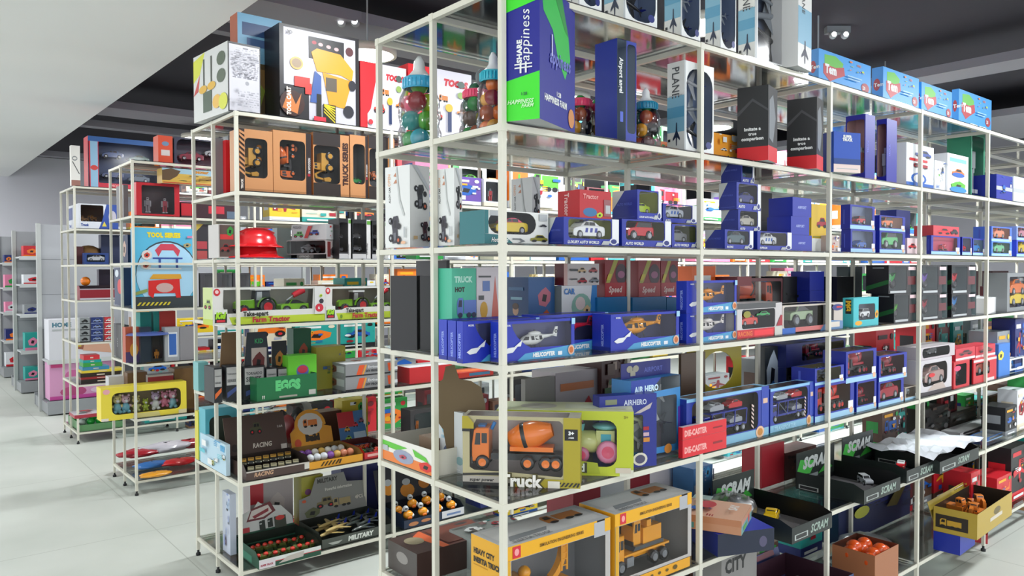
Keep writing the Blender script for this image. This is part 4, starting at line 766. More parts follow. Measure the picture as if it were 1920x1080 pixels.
k = bx('solid blue carton, lower of the pair above the jeep pack', 'A', 4, 1518, 545, R=1545, d=.09, Y=.24, col='2030a0', name='blue_carton', cat='carton'); bx('solid blue carton, upper of the pair above the jeep pack', 'A', 4, 1518, 509, R=1545, d=.09, Y=.24, on=k, col='2030a0', name='blue_carton', cat='carton')
bx('black carton behind the turquoise pack', 'A', 4, 1569, 519, R=1600, d=.1, Y=.2, col='0d0f12', name='black_carton', cat='carton'); bx('dark teal carton at the back by the black ghost-car packs', 'A', 4, 1590, 500, R=1616, d=.06, Y=.34, col='0a3034', name='carton')
# front row
bx('grey and red racing pack with small red car', 'A', 4, 1382, 570, R=1466, d=.1, Y=.016, col='c8c4c4', inc='555c60', win=(.1, .26, .84, .82, .01), toys=[dict(k='car', c='f04028', L=.36, x=.4, z=.3)], front=[('r', 0, .84, .85, 1, 'dgrey'), ('p', [(0, 0), (.8, 0), (.86, .25), (.0, .24)], 'c8202c'), ('t', .02, .06, .13, 'RACING', 'e8783c', dict(w=.34)), ('r', .36, .04, .78, .2, 'f02c38'), ('r', .82, .0, 1, .26, 'c8c8c0'), ('p', [(.86, .28), (1, .28), (1, .6), (.96, .6)], 'crimson'), ('e', .2, .68, .08, .1, 'olive'), ('s', 'car', .55, .68, .3, .18, '3c9858')], name='racing_pack')
bx('window box with large metallic green off-road car', 'A', 4, 1467, 573, R=1580, d=.11, Y=.016, col='c6bcb2', inc='2c2620', win=(.02, .2, .84, .94, .01), twin=(.02, .05, .95, .95, .01), toys=[dict(k='pickup', c='9db48c', L=.74, x=.36, z=.18, full=True)], front=[('r', 0, 0, .2, .2, 'blue'), ('r', .2, .04, .66, .2, 'c86a68'), ('p', [(.6, .0), (1, 0), (1, .3), (.8, .35), (.66, .2)], '5c84b0'), ('r', .78, .08, .94, .28, 'd8d0c4'), ('e', .9, .82, .1, .12, 'navy'), ('r', .88, .8, .98, .86, 'red')], name='jeep_pack')
bx('turquoise box with black and yellow badge', 'A', 4, 1600, 559, R=1647, L=1580, Y=.014, col='3cb8c0', inc='7c8494', win=(.2, .22, .86, .78, .01), toys=[dict(k='suv', c='white', L=.5, z=.25)], left=[('r', .25, .45, .8, .95, 'black'), ('t', .32, .9, .42, 'MG', 'e8b820', dict(rot=-90, w=.4, bold=.08))], front=[('e', .2, .12, .14, .08, 'amber'), ('s', 'blob', .92, .4, .14, .3, 'amber')], name='turquoise_box')
gp = None
for i, (Lx, N, R) in enumerate(((1650, 1676, 1719), (None, 1728, 1776), (None, 1784, 1830))):
    low = bx('black ghost-car pack with clear front, lower row, ' + ['first in the fourth bay', 'second', 'third'][i], 'A', 4, N, 551, R=R, L=Lx, d=.1, Y=.014, col='15171a', inc='8c9a9c', lc='141418', win=(.02, .12, .62, .95, .01), toys=[dict(k='moto', c=['leaf', 'crimson', 'azure'][i], L=.5, x=.32, z=.15)], left=[('p', [(0, .1), (1, .35), (1, .5), (0, .25)], '1e5c2c'), ('r', .3, .88, .8, .92, 'grey')], front=[('r', .66, .3, .95, .6, 'maroon'), ('r', .68, .82, .95, .94, 'e0c4c8'), ('r', .05, .02, .6, .1, 'lgrey')], name='black_pack')
    N2, R2 = ((1666, 1719), (1728, 1776), (1784, 1830))[i]
    bx('black ghost-car pack with clear front, upper row, ' + ['first in the fourth bay', 'second', 'third'][i], 'A', 4, N2, 497, R=R2, L=1619 if i == 0 else None, d=.1, Y=.014, on=low, col='15171a', inc='8c9a9c', lc='141418', win=(.02, .12, .62, .95, .01), toys=[dict(k='moto', c=['green', 'purple', 'red'][i], L=.5, x=.32, z=.15)], left=[('p', [(0, .1), (1, .35), (1, .5), (0, .25)], '1e5c2c'), ('r', .3, .88, .8, .92, 'grey')], front=[('r', .66, .3, .95, .6, 'maroon'), ('r', .68, .82, .95, .94, 'e0c4c8'), ('r', .05, .02, .6, .1, 'lgrey')], name='black_pack')
bx('grey window box with orange and yellow cars past the fourth front post', 'A', 4, 1888, 512, R=1932, d=.12, Y=.01, col='7c8082', inc='6c7476', win=(.1, .1, .9, .9, .01), toys=[dict(k='car', c='orange', L=.6, z=.4), dict(k='car', c='yellow', L=.6, z=.12)], name='car_box')
bx('torn white paper lying past the fourth front post', 'A', 4, 1853, 560, R=1884, d=.12, Y=.0, col='eef0f0', name='paper_wad', cat='paper', th=12)
bx('brown carton in the dark corner past the fourth front post', 'A', 4, 1860, 508, R=1890, d=.1, Y=.3, col='4a3034', name='carton')

# ---- fifth tier
z5 = shelf_z('A', 5)
tr = tray('white and orange farm-print tray at the rack end', 'A', 5, 815, L=718, w=.24, h=.075, X=.0, col='e8e6de', inc='b8b6ae', hh=.0, lowfront=1.0,
     left=[('r', 0, 0, 1, .42, 'e8813a'), ('p', [(0, .9), (.5, .85), (.3, .6), (0, .65)], '5fc03a'), ('e', .42, .4, .2, .3, '98a0b8'), ('p', [(.6, .9), (.85, .7), (.9, .5), (.65, .6)], '5fc03a'), ('s', 'blob', .85, .3, .25, .45, 'd8322c'), ('r', .02, .45, .12, .7, 'lgrey'), ('s', 'blob', .42, .4, .14, .2, 'c04a5c')])
# cardboard cut-out standing in it, seen from behind, with pale printed side wings
def cutout(P, rz, H, W):
    m = MB(); pts = [(.28, 0), (.5, -.02), (.6, .12), (.62, .2), (.85, .28), (1, .42), (.98, .62), (.9, .78), (.72, .84), (.5, .86), (.42, 1), (.25, .98), (.2, .86), (.06, .8), (0, .66), (.04, .5), (.2, .38), (.26, .2)]
    F = Face(m, (0, 0, 0), (1, 0, 0), (0, 0, 1), W, H); F.k = 0; F.poly(pts, '7a6a52'); F.k = -8; F.poly(pts[::-1], '7a6a52'); m.grid([[F.P(x, y, 0) for x, y in pts], [F.P(x, y, -8) for x, y in pts]], '8a7a60', sm=False)
    return m
P = onplane(868, 812, z5)
o = MB().add(cutout(P, 0, .31, .16)).build('cardboard_cutout', 'raw_card', None, (.026, .365, z5+.008), -.62); finish(o, 'brown cardboard cut-out like a rough tree, standing behind the orange truck pack', 'cardboard', 'A', 5)
bx('pale blue-and-white printed panel box with a ringed planet', 'A', 5, 872, 775, L=822, w=.015, at=onplane(868, 889, z5), th=4, col='cfd6d8', lc='d3d9da', left=[('p', [(0, .95), (.3, 1), (.45, .75), (.3, .72), (.2, .6), (.1, .75)], '8ec8dc'), ('e', .42, .3, .2, .12, '5c6884'), ('p', [(.1, .2), (.75, .42), (.75, .38), (.1, .17)], 'c07840'), ('e', .88, .2, .14, .07, '8cb0b4'), ('t', .15, .52, .05, 'FARM', '8ec8dc', dict(w=.4)), ('r', .5, .04, .9, .06, 'white')], name='printed_panel')
toy('ball', 'e02428', None, (tr[3].x+.03, tr[3].y+.03, z5+.012), .04).name = 'red_ball'; tag(bpy.data.objects['red_ball'], 'small red ball lying in the farm-print tray', 'ball')
bx('torn brown carton flap inside the farm-print tray', 'A', 5, 786, None, at=(tr[3].x+.05, tr[3].y+.08, z5+.004), w=.1, d=.08, h=.085, col='7a6450', name='carton_flap')
# orange truck pack set across the corner
A_ = onplane(870, 913, z5); B_ = onplane(1087, 921, z5); ang = math.degrees(math.atan2(B_.y-A_.y, B_.x-A_.x))
sh = Vector((.012, .022, 0))
TRK = [('r', .0, .0, .47, .045, '2a2a28'), ('r', 0, .045, .42, .135, 'a9a49a'), ('t', .06, .062, .045, 'super power', 'black', dict(w=.28, shear=.2)), ('p', [(0, .135), (.12, .15), (.4, .15), (.4, .2), (.0, .17)], '2a2a28'),
       ('r', .86, 0, 1, 1, 'a89a28'), ('r', .87, .68, .98, .84, 'black'), ('t', .925, .76, .05, '3+', 'white', dict(al='c', bold=.06)), ('t', .925, .71, .022, 'AGES', 'white', dict(al='c')), ('r', .42, 0, .86, .12, 'a89a28'), ('haz', .8, .02, 1, .08, '2a2a28', 6),
       ('t', .315, .0, .175, 'Truck', '4a4420', dict(w=.40, bold=.12)), ('t', .32, .012, .16, 'Truck', 'f4f2ea', dict(w=.385, bold=.05)), ('r', .73, .0, .83, .1, 'd8d4c8'), ('p', [(0, .82), (0, 1), (.05, 1), (.1, .9), (.1, .82)], 'a89a28'), ('r', 0, .78, .07, .82, '2a2a28')]
hp = [(.1, .22), (.4, .2), (.84, .15), (.855, .18), (.855, .9), (.83, .95), (.12, .95), (.09, .86), (.06, .8), (.06, .26)]
bx('large window box with orange mixer truck reading super power truck, askew across the rack corner', 'A', 5, None, 780, R=1087, d=.1, at=A_+sh, th=ang, col='b2aa84', inc='b4aca6', tc='ccc8b4', win=(0, 0, 1, 1, .01, hp), front=TRK, toys=[dict(k='mixer', c='f07820', L=.78, x=.47, y=.5, z=.2, full=True)], name='truck_pack') if 0 else None
def trpack():
    P = A_+sh; a = math.radians(ang); e1 = Vector((math.cos(a), math.sin(a), 0)); h = zat(P, 779)-P.z; w = along(P, e1, 1088)
    return bx('large window box with orange mixer truck, askew across the rack corner', 'A', 5, 0, None, w=w, h=h, d=.085, at=P, th=ang, col='b2aa84', inc='b4aca6', tc='ccc8b4', lc='8c8434', win=(0, 0, 1, 1, .01, hp), front=TRK,
        twin=(.03, .06, .9, .94, .005), toys=[dict(k='mixer', c='ff8526', L=.78, x=.46, y=.5, z=.21, full=True)], name='truck_pack')
trpack()
A2 = onplane(952, 893, z5); A2 = A2 + Vector((.05, .02, 0)); a2 = ang+2; e1 = Vector((math.cos(math.radians(a2)), math.sin(math.radians(a2)), 0))
A2 = A_ + sh + Vector((math.sin(math.radians(-ang)), math.cos(math.radians(ang)), 0))*.125 + e1*.075
hp2 = rrect(.3, .1, .92, .9, .05, 1, .6, 4); hp2 = rrect(.22, .14, .88, .86, .03, along(A2, e1, 1188), .2, 4)
bx('lime box with pastel green and pink toy tractor, behind the orange truck pack', 'A', 5, 0, 768, R=1188, d=.15, at=A2, th=a2, col='bcc832', inc='7c8478', tc='dfe3b8', lc='a8b42c', win=(0, 0, 1, 1, .01, hp2), front=[('r', .9, .0, 1, .1, 'd8d8c8'), ('p', [(.5, .03), (.76, .03), (.74, .2), (.56, .24)], 'aab62c'), ('t', .5, .06, .13, 'sted', '3a3a24', dict(bold=.09, w=.22)), ('t', .505, .065, .12, 'sted', 'e4ecdc', dict(bold=.03, w=.21)), ('r', .87, .05, .98, .13, 'cfc4b4'), ('t', .93, .89, .045, '3+', 'olive')],
   top=[('e', .3, .5, .14, .3, 'c8c4b4'), ('r', .5, .25, .95, .75, 'd8dcc0')], toys=[dict(k='block', c='aqua', L=.42, x=.74, y=.4, z=.15, full=True), dict(k='plane', c='d86a94', L=.3, x=.6, z=.68)], name='tractor_box')
bx('deep blue air hero box slanted behind the lime box', 'A', 5, 1124, 744, R=1231, d=.045, Y=.055, th=-20, col='1d2a88', inc='8a949c', win=(.22, .08, .76, .72, .01), front=[('t', .42, .86, .1, 'AIRHERO', 'c4cce0', dict(w=.4)), ('r', .1, .88, .3, .95, '7c8468'), ('p', [(.6, .74), (.92, .88), (.88, .8), (.7, .74)], 'b8aeb0'), ('r', .76, .5, .86, .55, 'crimson'), ('r', .76, .42, .86, .47, 'c8a8b8'), ('r', .76, .34, .87, .4, 'c88430'), ('e', .7, .11, .13, .09, 'd8d4c8'), ('e', .7, .11, .09, .06, '4c4a68')], toys=[dict(k='plane', c='b0b89a', L=1.0, z=.4, x=.5, rz=.9), dict(k='plane', c='grey', L=.7, z=.2, x=.55, rz=2)], name='air_hero_box')
def hdr(m, w, d, h):
    m.box(0, w, d*.5, d*.5+.002, h, h*1.19, '1b2378'); F = Face(m, (0, d*.5, h), (1, 0, 0), (0, 0, 1), w, h*.19); F.run([('t', .45, .3, .3, 'AIRPORT', '5864b8', dict(w=.4)), ('e', .16, .6, .06, .22, 'a8a490'), ('e', .28, .6, .06, .22, 'a8a490'), ('r', .17, .15, .27, .5, 'a8a490')]); return 'card'
bx('tall blue air hero box with dark header and grey planes', 'A', 5, 1183, 715, R=1275, d=.08, Y=.04, th=0, col='3a86c4', inc='9aa2a8', win=(.04, .14, .93, .76, .01), front=[('p', [(0, .78), (0, 1), (.6, 1), (.3, .78)], '1c3c9c'), ('t', .06, .85, .07, 'AIR HERO', 'c8e4f4', dict(w=.48, bold=.05)), ('r', .95, .1, 1, .6, '5c3aa4'), ('e', .74, .1, .08, .06, 'c8843c')],
   toys=[dict(k='plane', c='8c9294', L=1.0, z=.62, rz=.6), dict(k='plane', c='a8adad', L=.95, z=.38, rz=-.5), dict(k='plane', c='5c6266', L=.9, z=.14, rz=1)], parts=[('header', hdr)], name='air_hero_box')
rb = None
for i, (T) in enumerate((826, 800)):
    rb = bx('flat red carton with white lettering, ' + ('lower' if i == 0 else 'upper') + ' of two', 'A', 5, 1280, T, R=1362, L=1272, Y=-.01, on=rb, col='d8202c', tc='e6d4d4', h=.040 if i else None, front=[('t', .04, .25, .48, 'DIE-CASTER', 'f0a8a4', dict(w=.5, bold=.06)), ('r', .68, .4, .9, .52, '8c1a24')], name='flat_red_carton', cat='carton')
def carrier_box(label, N, R, T, L=None, on=None, c='royal', Y=.014, h=None, lvl=5, d=.12, kind='carrier', back='4a4038'):
    return bx(label, 'A', lvl, N, T, R=R, L=L, Y=Y, on=on, d=d if L is None else None, h=h, col='23389c', inc=back, tc='8cc0e4', win=(.06, .18, .86, .92, .02), twin=(.05, .08, .95, .95, .01), front=[('r', 0, 0, 1, .16, '7fb2cc'), ('r', .0, .94, 1, 1, '86bce4'), ('r', .9, .2, 1, 1, '2440a8'), ('r', .92, .66, .98, .76, 'd8b49c'), ('e', .88, .1, .055, .12, 'e0b898'), ('e', .88, .1, .035, .075, 'c08030'), ('t', .08, .03, .09, 'TRANSPORTER', 'a8d4e8', dict(w=.5, shear=.15)), ('haz', .76, .2, .79, .7, 'd4bcb4', 6)],
        left=[('r', .2, .1, .8, .9, '1c2c8c')], toys=[dict(k=kind, c=c, L=.78, x=.47, z=.18, full=True)], name='carrier_box')
carrier_box('long blue window box with car carrier, nearest the red cartons', 1287, 1441, 750, d=.062); carrier_box('long blue window box with car carrier just before the second post', 1444, 1525, 730, d=.07, Y=.02)
def sw5(label, N, R, T, c, **k): return small_win(label, 'A', 5, N, R, T, c, d=.1, **k)
u1 = sw5('blue window box with red racing lorry, lower row past the second post', 1528, 1601, 724, 'e03424', kind='mixer', back='7c5438', full=True); u2 = sw5('blue window box with dark red ladder truck, lower row of the third bay', 1606, 1643, 716, 'a02438', kind='mixer', back='5c2a34'); u3 = sw5('blue window box with red roadster, lower row before the third post', 1647, 1694, 717, 'b01c30', back='4c4a38'); u4 = sw5('small tan pack before the third post', 1697, 1719, 727, 'lgrey', back='a89c8c', col='a89c8c')
for N, R, T, c, on, lb in ((1528, 1582, 692, '304050', u1, 'blue window box with dark lorry, stacked nearest the second post'), (1586, 1643, 660, 'b02030', u2, 'blue window box with red lorry, stacked in the third bay'), (1648, 1700, 668, 'a01c30', u3, 'blue window box with dark red truck, stacked before the third post')):
    sw5(lb, N, R, T, c, on=on, kind='mixer', back='6c6434' if c == '304050' else '5c2430')
v1 = bx('dark blue auto travel box at the back of the third bay, lower', 'A', 5, 1474, 690, R=1580, d=.14, Y=.26, col='22307c', inc='3c4438', win=(.3, .2, .97, .9, .01), toys=[dict(k='carrier', c='steel', L=.6, x=.62, z=.2)], front=[('t', .4, .05, .12, 'AUTO TRAVEL', '9cacd8', dict(w=.5))], name='car_box')
bx('dark blue auto travel box at the back of the third bay, upper', 'A', 5, 1474, None, R=1585, d=.14, h=.1, Y=.26, on=v1, col='24307a', inc='7c7434', win=(.25, .2, .97, .9, .01), toys=[dict(k='mixer', c='crimson', L=.6, x=.6, z=.2)], name='car_box')
tr = tray('yellow display tray with a round hole in its header', 'A', 5, 1330, R=1462, d=.2, h=.1, Y=.15, col='a8922c', inc='3c342c', hh=0)
m = MB(); hole = circ(.55, .62, .3, 18); hole = [(x, y) for x, y in hole]; panel(m, (0, 0, 0), (1, 0, 0), (0, 0, 1), tr[1]*.75, .24, 'a89a26', '5c4a34', hole, .003); Face(m, (0, 0, 0), (1, 0, 0), (0, 0, 1), tr[1]*.75, .24).run([('t', .68, .12, .07, 'STAR', '2c2c1c', dict(w=.24, bold=.06))])
m.build('header_card', 'card', tr[0], (0, .1, .06)); tr[0]['category'] = 'display tray'
bx('large brown cardboard back of the yellow display', 'A', 5, 1277, 664, R=1322, d=.012, Y=.24, col='5e4a38', name='carton')
bx('white card with blue robot picture behind the carrier boxes', 'A', 5, 1434, 652, R=1462, d=.05, Y=.3, col='2c3438', front=[('s', 'blob', .5, .55, .8, .8, 'd4e4f0'), ('s', 'blob', .5, .3, .5, .3, '3a78c0')], name='robot_card')
g1 = bx('silver window box with dark racer, lower row of the fourth bay', 'A', 5, 1726, 678, R=1784, d=.11, Y=.01, col='c8c4c8', inc='8c8484', win=(.05, .25, .85, .9, .03), toys=[dict(k='car', c='c8a8a0', L=.7, z=.25)], front=[('e', .35, .55, .1, .06, 'red'), ('r', 0, 0, 1, .1, '3a3438'), ('p', [(.2, .12), (.8, .1), (.7, .3), (.4, .28)], 'b4a49c')], name='racer_box')
bx('silver window box with dark racer, upper row of the fourth bay', 'A', 5, 1726, None, R=1790, d=.11, h=.06, Y=.02, on=g1, col='c0b8bc', inc='6c686c', win=(.05, .15, .85, .9, .02), toys=[dict(k='car', c='dgrey', L=.7, z=.2)], name='racer_box')
g2 = bx('black window box with red frame in the fourth bay', 'A', 5, 1788, 680, R=1822, d=.11, Y=.005, col='c42830', inc='24262a', win=(.1, .1, .7, .9, .01), toys=[dict(k='moto', c='steel', L=.7, z=.15)], front=[('e', .2, .75, .18, .1, 'rose')], name='racer_box'); g3 = bx('red window box beside the fourth front post', 'A', 5, 1825, 674, R=1868, d=.11, Y=.005, col='c82a34', inc='3a2428', win=(.1, .3, .7, .8, .01), toys=[dict(k='car', c='b04838', L=.7, z=.3)], front=[('r', .5, 0, .9, .12, 'e4d0d0'), ('r', .0, .85, 1, .95, 'e4d0d0')], name='racer_box')
for N, R, on, s in ((1792, 1828, g2, 'nearer'), (1829, 1866, g3, 'further')): bx(f'small red and white pack lying on the red window boxes, {s} of two', 'A', 5, N, None, R=R, h=.06, d=.1, Y=.02, on=on, col='c83442', front=[('r', 0, 0, 1, .2, 'e8dcdc'), ('s', 'car', .5, .6, .7, .5, '7c3038')], name='toy_pack')
bx('blue carton with yellow blob past the fourth front post', 'A', 5, 1872, 646, R=1893, d=.08, Y=.02, col='3c7ccc', front=[('s', 'blob', .2, .65, .5, .3, 'e8d84c')], name='blue_carton'); bx('white window box past the fourth front post', 'A', 5, 1893, 672, R=1920, d=.1, Y=.02, col='dce4ec', inc='9cacb0', win=(.1, .3, .9, .85, .01), toys=[dict(k='car', c='azure', L=.7, z=.3)], name='car_box')
bx('grey folded carton behind the lime tractor box', 'A', 5, 985, 712, R=1040, d=.02, Y=.34, col='8c8a86', name='carton')
bx('maroon patterned carton below the white robot cards', 'A', 5, 1128, 672, R=1182, d=.14, Y=.32, col='4c2c2a', front=[('b', 0, .4, 1, 1, 4, ('5c4438', '4a6c4c', 'a89484', '3c2422'), 16)], name='carton')
bx('white carton printed with red and blue car pictures', 'A', 5, 1042, 700, R=1120, d=.12, Y=.34, col='b8b0b4', front=[('s', 'car', .3, .3, .3, .3, '5c7c94'), ('s', 'blob', .75, .4, .3, .5, 'c03a44'), ('r', .1, .75, .9, .85, 'c87c50'), ('r', .1, .05, .3, .2, 'c89430')], name='carton')

# ---- sixth tier: big yellow truck boxes at the corner, scramble trays further along
def big_yellow(label, Lx, N, R, T, kind, back, z):
    h_ = None
    return bx(label, 'A', 6, N, T, R=R, L=Lx, Y=.0, col='b8b4b0', inc=back, lc='e0a628', tc='c4c6c6', win=(.05, .17, .95, .835, .002), left=[('t', .08, .8, .075, 'HEAVY CITY', '2a2010', dict(w=.62, bold=.07)), ('t', .08, .7, .075, 'INERTIA TRUCK', '2a2010', dict(w=.8, bold=.07)), ('r', .08, .66, .5, .67, 'c08a20'), ('r', .6, .1, .8, .45, 'd8ccc0'), ('s', 'truck', .55, .2, .5, .2, 'e8902c')],
        front=[('r', .0, .84, .86, 1, 'e8ac20'), ('r', .83, .8, .98, .98, 'aeb0b4'), ('r', .94, .84, 1, 1, 'e8ac20'), ('r', .06, .855, .13, .985, 'd02838'), ('e', .095, .92, .02, .04, 'f0a0a0'), ('t', .3, .9, .035, 'SIMULATION ENGINEERING SERIES', '6a4a10', dict(w=.42, bold=.03)), ('r', 0, 0, .04, .84, 'd8a428'), ('r', .3, .0, .97, .13, 'e0a020'), ('r', .04, .0, .28, .15, '8c8278'), ('e', .45, .07, .02, .02, '5c4a18'), ('e', .55, .07, .02, .02, '5c4a18'), ('e', .65, .07, .02, .02, '5c4a18'), ('e', .76, .07, .03, .03, '5c4a18')],
        top=[('r', .05, .1, .95, .9, 'd2d2d0'), ('p', [(.1, .2), (.45, .25), (.5, .4), (.15, .4)], '8a8f92'), ('s', 'truck', .72, .62, .34, .5, 'c07830'), ('t', .1, .06, .1, 'INERTIA TRUCK', '7c7f82', dict(w=.35))], toys=[dict(k=kind, c='f8a81c', L=.8, x=.46, y=.5, z=.12, full=True)], name='truck_box')
big_yellow('large yellow heavy city inertia truck box with curved ladder, nearest the corner', 884, 948, 1144, 1028, 'ladder', '8a8c8e', None)
big_yellow('large yellow inertia truck box with crane truck, beside the second one', None, 1153, 1296, 965, 'crane', '9a9894', None) if 0 else \
big_yellow('large yellow inertia truck box with crane truck, before the second post', 1086, 1153, 1296, 965, 'crane', '9a9894', None)
MB().tube((0, 0, 0), (0, 0, 0.001), .001)
bx('dark brown and orange carton at the outer end of the rack', 'A', 6, 782, 1066, L=728, X=.02, w=.32, h=.09, col='4a3530', lc='4c4644', tc='5c3028', top=[('p', [(0, 0), (.3, 0), (.25, 1), (0, 1)], '3a2420'), ('p', [(.3, 0), (.38, 0), (.36, 1), (.22, .8)], 'd8602c'), ('e', .17, .6, .1, .2, '8c8468'), ('r', .4, .1, 1, .9, '6c3424')], left=[('e', .5, .6, .2, .2, '8c8884')], name='brown_carton', cat='carton')
bx('crumpled red and white carton pile behind the big yellow boxes', 'A', 6, 1075, None, R=1300, h=.16, d=.14, Y=.42, col='8c2430', tc='a8a4a8', front=[('r', .2, .3, .4, 1, 'lgrey'), ('r', .6, .2, .8, 1, 'd8d4d8')], name='carton')
bx('clear-lidded box of mixed building pieces behind the corner post', 'A', 6, 905, None, R=1010, h=.1, d=.18, Y=.36, col='9aa4a0', tc='8c9490', top=[('b', 0, 0, 1, 1, 7, ('crimson', 'blue', 'white', 'teal', 'dgrey', 'lgrey'), 26)], name='clear_box')
z6 = shelf_z('A', 6)
Pb = onplane(1320, 1054, z6); 
lb = bx('blue luxe auto carton lying flat under the peach puzzle box', 'A', 6, 1352, None, w=.22, d=.16, h=.075, at=(.90, -.015, z6), th=-22, col='20283c', tc='2638b0', lc='1c2c84', top=[('t', .12, .6, .16, 'LUXE', 'd8e0f0', dict(w=.4, bold=.07)), ('t', .12, .36, .16, 'AUTO', 'd8e0f0', dict(w=.4, bold=.07))], front=[('e', .8, .45, .07, .25, '54506c')], name='auto_carton', cat='carton')
bx('peach and teal puzzle box lying flat with food pictures on its lid', 'A', 6, 1405, None, w=.20, d=.26, h=.048, at=(.945, -.075, z6+.077), th=24, col='7aa8a4', tc='e4b498', lc='c08a68', top=[('b', .05, .3, .75, .95, 31, ('leaf', 'crimson', 'white', 'teal', 'lime', 'e8c8b0', 'blue'), 22), ('t', .3, .1, .12, 'SAY', 'white', dict(w=.3)), ('e', .45, .5, .2, .12, 'c83c48'), ('r', .7, .5, .95, .75, 'a8c4c0')], front=[('r', 0, .6, 1, 1, 'c89478'), ('e', .7, .4, .08, .3, 'd86a60'), ('r', .2, .1, .5, .4, '6cb04c')], left=[('r', 0, .55, 1, 1, 'b87c58'), ('r', .1, .1, .4, .5, '4c9494')], name='puzzle_box')
# plastic bag: crumpled clear sack resting between the puzzle box and the trays
def sack(label, P, sx, sy, sz, seed, rack='A', lvl=6, matn='bag_film', col='grey', inner=None):
    r = random.Random(seed); m = MB(); rows = []; 
    for j in range(12):
        a = math.pi*(.04+.92*j/11); row = []
        for i in range(26):
            t = 2*math.pi*i/26; k = 1+.1*math.sin(3*t+seed+j*.7)+.08*math.sin(7*t+j*1.3)+r.uniform(-.04, .04); row.append((sx*math.sin(a)*math.cos(t)*k, sy*math.sin(a)*math.sin(t)*k, max(0.001, sz*(.5+.5*math.cos(a))*(1+r.uniform(-.05, .05)))))
        rows.append(row)
    m.grid(rows, col); o = m.build('plastic_bag', matn, None, P)
    if inner:
        n = MB(); 
        for i in range(9): n.ball((r.uniform(-.55, .55)*sx, r.uniform(-.55, .55)*sy, sz*r.uniform(.3, .6)), sx*.34, r.choice(inner), sy*.34, sz*.28, 8, 5)
        n.build('bag_contents', 'plastic', o)
    return finish(o, label, 'plastic bag', rack, lvl)
sack('crumpled clear plastic bag behind the peach puzzle box', (1.17, .13, z6), .13, .09, .13, 4, inner=['6c7074', '80868a', '5a5e62'])
def scramble(label, N, R, L=None, Y=-.07, d=.27, d_front=None, hd=True, **k):
    return tray(label, 'A', 6, N, R=R, L=L, Y=Y, d=d, h=.075, col='1c2422', inc='0c0d0e', hh=.13 if hd else 0, hcol='26302c', hback='18191a', lowfront=.75, flo='6c6a6c', lean=.0, front=[('t', .45, .25, .5, 'SCRAM', '9cb0a4', dict(w=.45, shear=.3)), ('r', .06, .15, .38, .5, 'b4bcb8'), ('r', .09, .2, .35, .45, '2a2c2c')], left=[('r', .05, .08, .35, .35, 'b8beba'), ('r', .07, .12, .33, .3, '26282a')],
        header=[('p', [(0, .3), (.35, .2), (.5, .6), (.1, .75)], '4cc04c'), ('p', [(.55, .1), (.95, .2), (.8, .45)], '3ca03c'), ('t', .16, .42, .36, 'SCRAM', 'd0d8d4', dict(w=.75, bold=.06, shear=.3)), ('r', .3, .05, .55, .18, '8c9494')], name='scramble_tray', **k)
T1 = scramble('black scramble tray, nearest of the row, half empty with a yellow car', 1485, 1560, Y=-.11, d=.33); T2 = scramble('black scramble tray with silver and blue cars, second of the row', 1620, 1688, Y=-.055, d=.3); T3 = scramble('black scramble tray with red cars, third of the row', 1688+12, 1755, Y=-.03, d=.3); T4 = scramble('black scramble tray filled with white wrapping, last of the row', 1762, 1835, Y=-.06, d=.3, hd=False)
GC = 'small cars in the scramble trays'
put('car', 'e0b81c', T1, .6, .55, .11, .4, 'yellow model car in the nearest scramble tray', 'toy car', GC, full=True); put('car', 'blue', T2, .2, .55, .07, 1.2, 'blue model car in the second scramble tray', 'toy car', GC); put('suv', 'silver', T2, .6, .3, .08, .9, 'silver model car in the second scramble tray', 'toy car', GC, full=True, z=.03)
put('car', 'd8202c', T3, .6, .35, .085, .3, 'red model car in the third scramble tray', 'toy car', GC, full=True, roof='white', z=.02); put('car', 'c83844', T3, .25, .6, .075, .5, 'red and white model car in the third scramble tray', 'toy car', GC, roof='white', z=.02); put('car', 'd85c28', T4, .15, .8, .08, .4, 'orange model car beside the white wrapping', 'toy car', GC, z=.04)
m = MB(); r = random.Random(5); w_, d_ = T4[1], T4[2]; rows = []
for j in range(9): rows.append([(w_*(-.15+1.3*i/12), d_*(.0+1.05*j/8), .072+.006*r.random()+.022*abs(math.sin(i*.9+j*.5))) for i in range(13)])
m.grid(rows, 'dfe3ea', closed=False, sm=False); o = m.build('white_wrapping', 'card', None, T4[3]); finish(o, 'white vacuum-formed wrapping sheet laid over the last scramble tray', 'wrapping', 'A', 6)
bx('red carton behind the nearest scramble tray', 'A', 6, 1428, 838, R=1470, d=.1, Y=.34, col='a82430', name='carton'); bx('brown and red patterned carton behind the yellow model car', 'A', 6, 1472, 850, R=1530, d=.1, Y=.34, col='5c3430', front=[rp(3, 10, ('6c3c38', '8c4a3c', '3a2220'))], name='carton')
bx('blue and white tall pack behind the big yellow crane box', 'A', 6, 1300, 880, R=1336, d=.1, Y=.3, col='3c6c9c', front=[('b', 0, 0, 1, 1, 5, ('8c94ac', '5c5c74', '3c8cbc'), 10)], name='toy_pack')
bx('window box with orange and grey vehicle in the dark fourth bay', 'A', 6, 1800, 812, R=1905, d=.1, Y=.2, col='c4c4c4', inc='6c686c', win=(.05, .15, .9, .85, .02), toys=[dict(k='digger', c='c8683c', L=.5, x=.3, z=.15)], name='digger_box')
for N, R, T, c, s in ((1730, 1778, 770, '2c2a28', 'near the third post'), (1782, 1830, 775, '3a3430', 'mid bay'), (1850, 1900, 770, '33302e', 'past the fourth post')): bx(f'dark patterned carton in shade at the back, {s}', 'A', 6, N, T, R=R, d=.14, Y=.32, col=c, front=[('b', 0, 0, 1, 1, N, ('4a443c', '2a3430', '5c4c40', '1c1e20', '6c6c6c'), 20)], name='dark_carton', cat='carton')
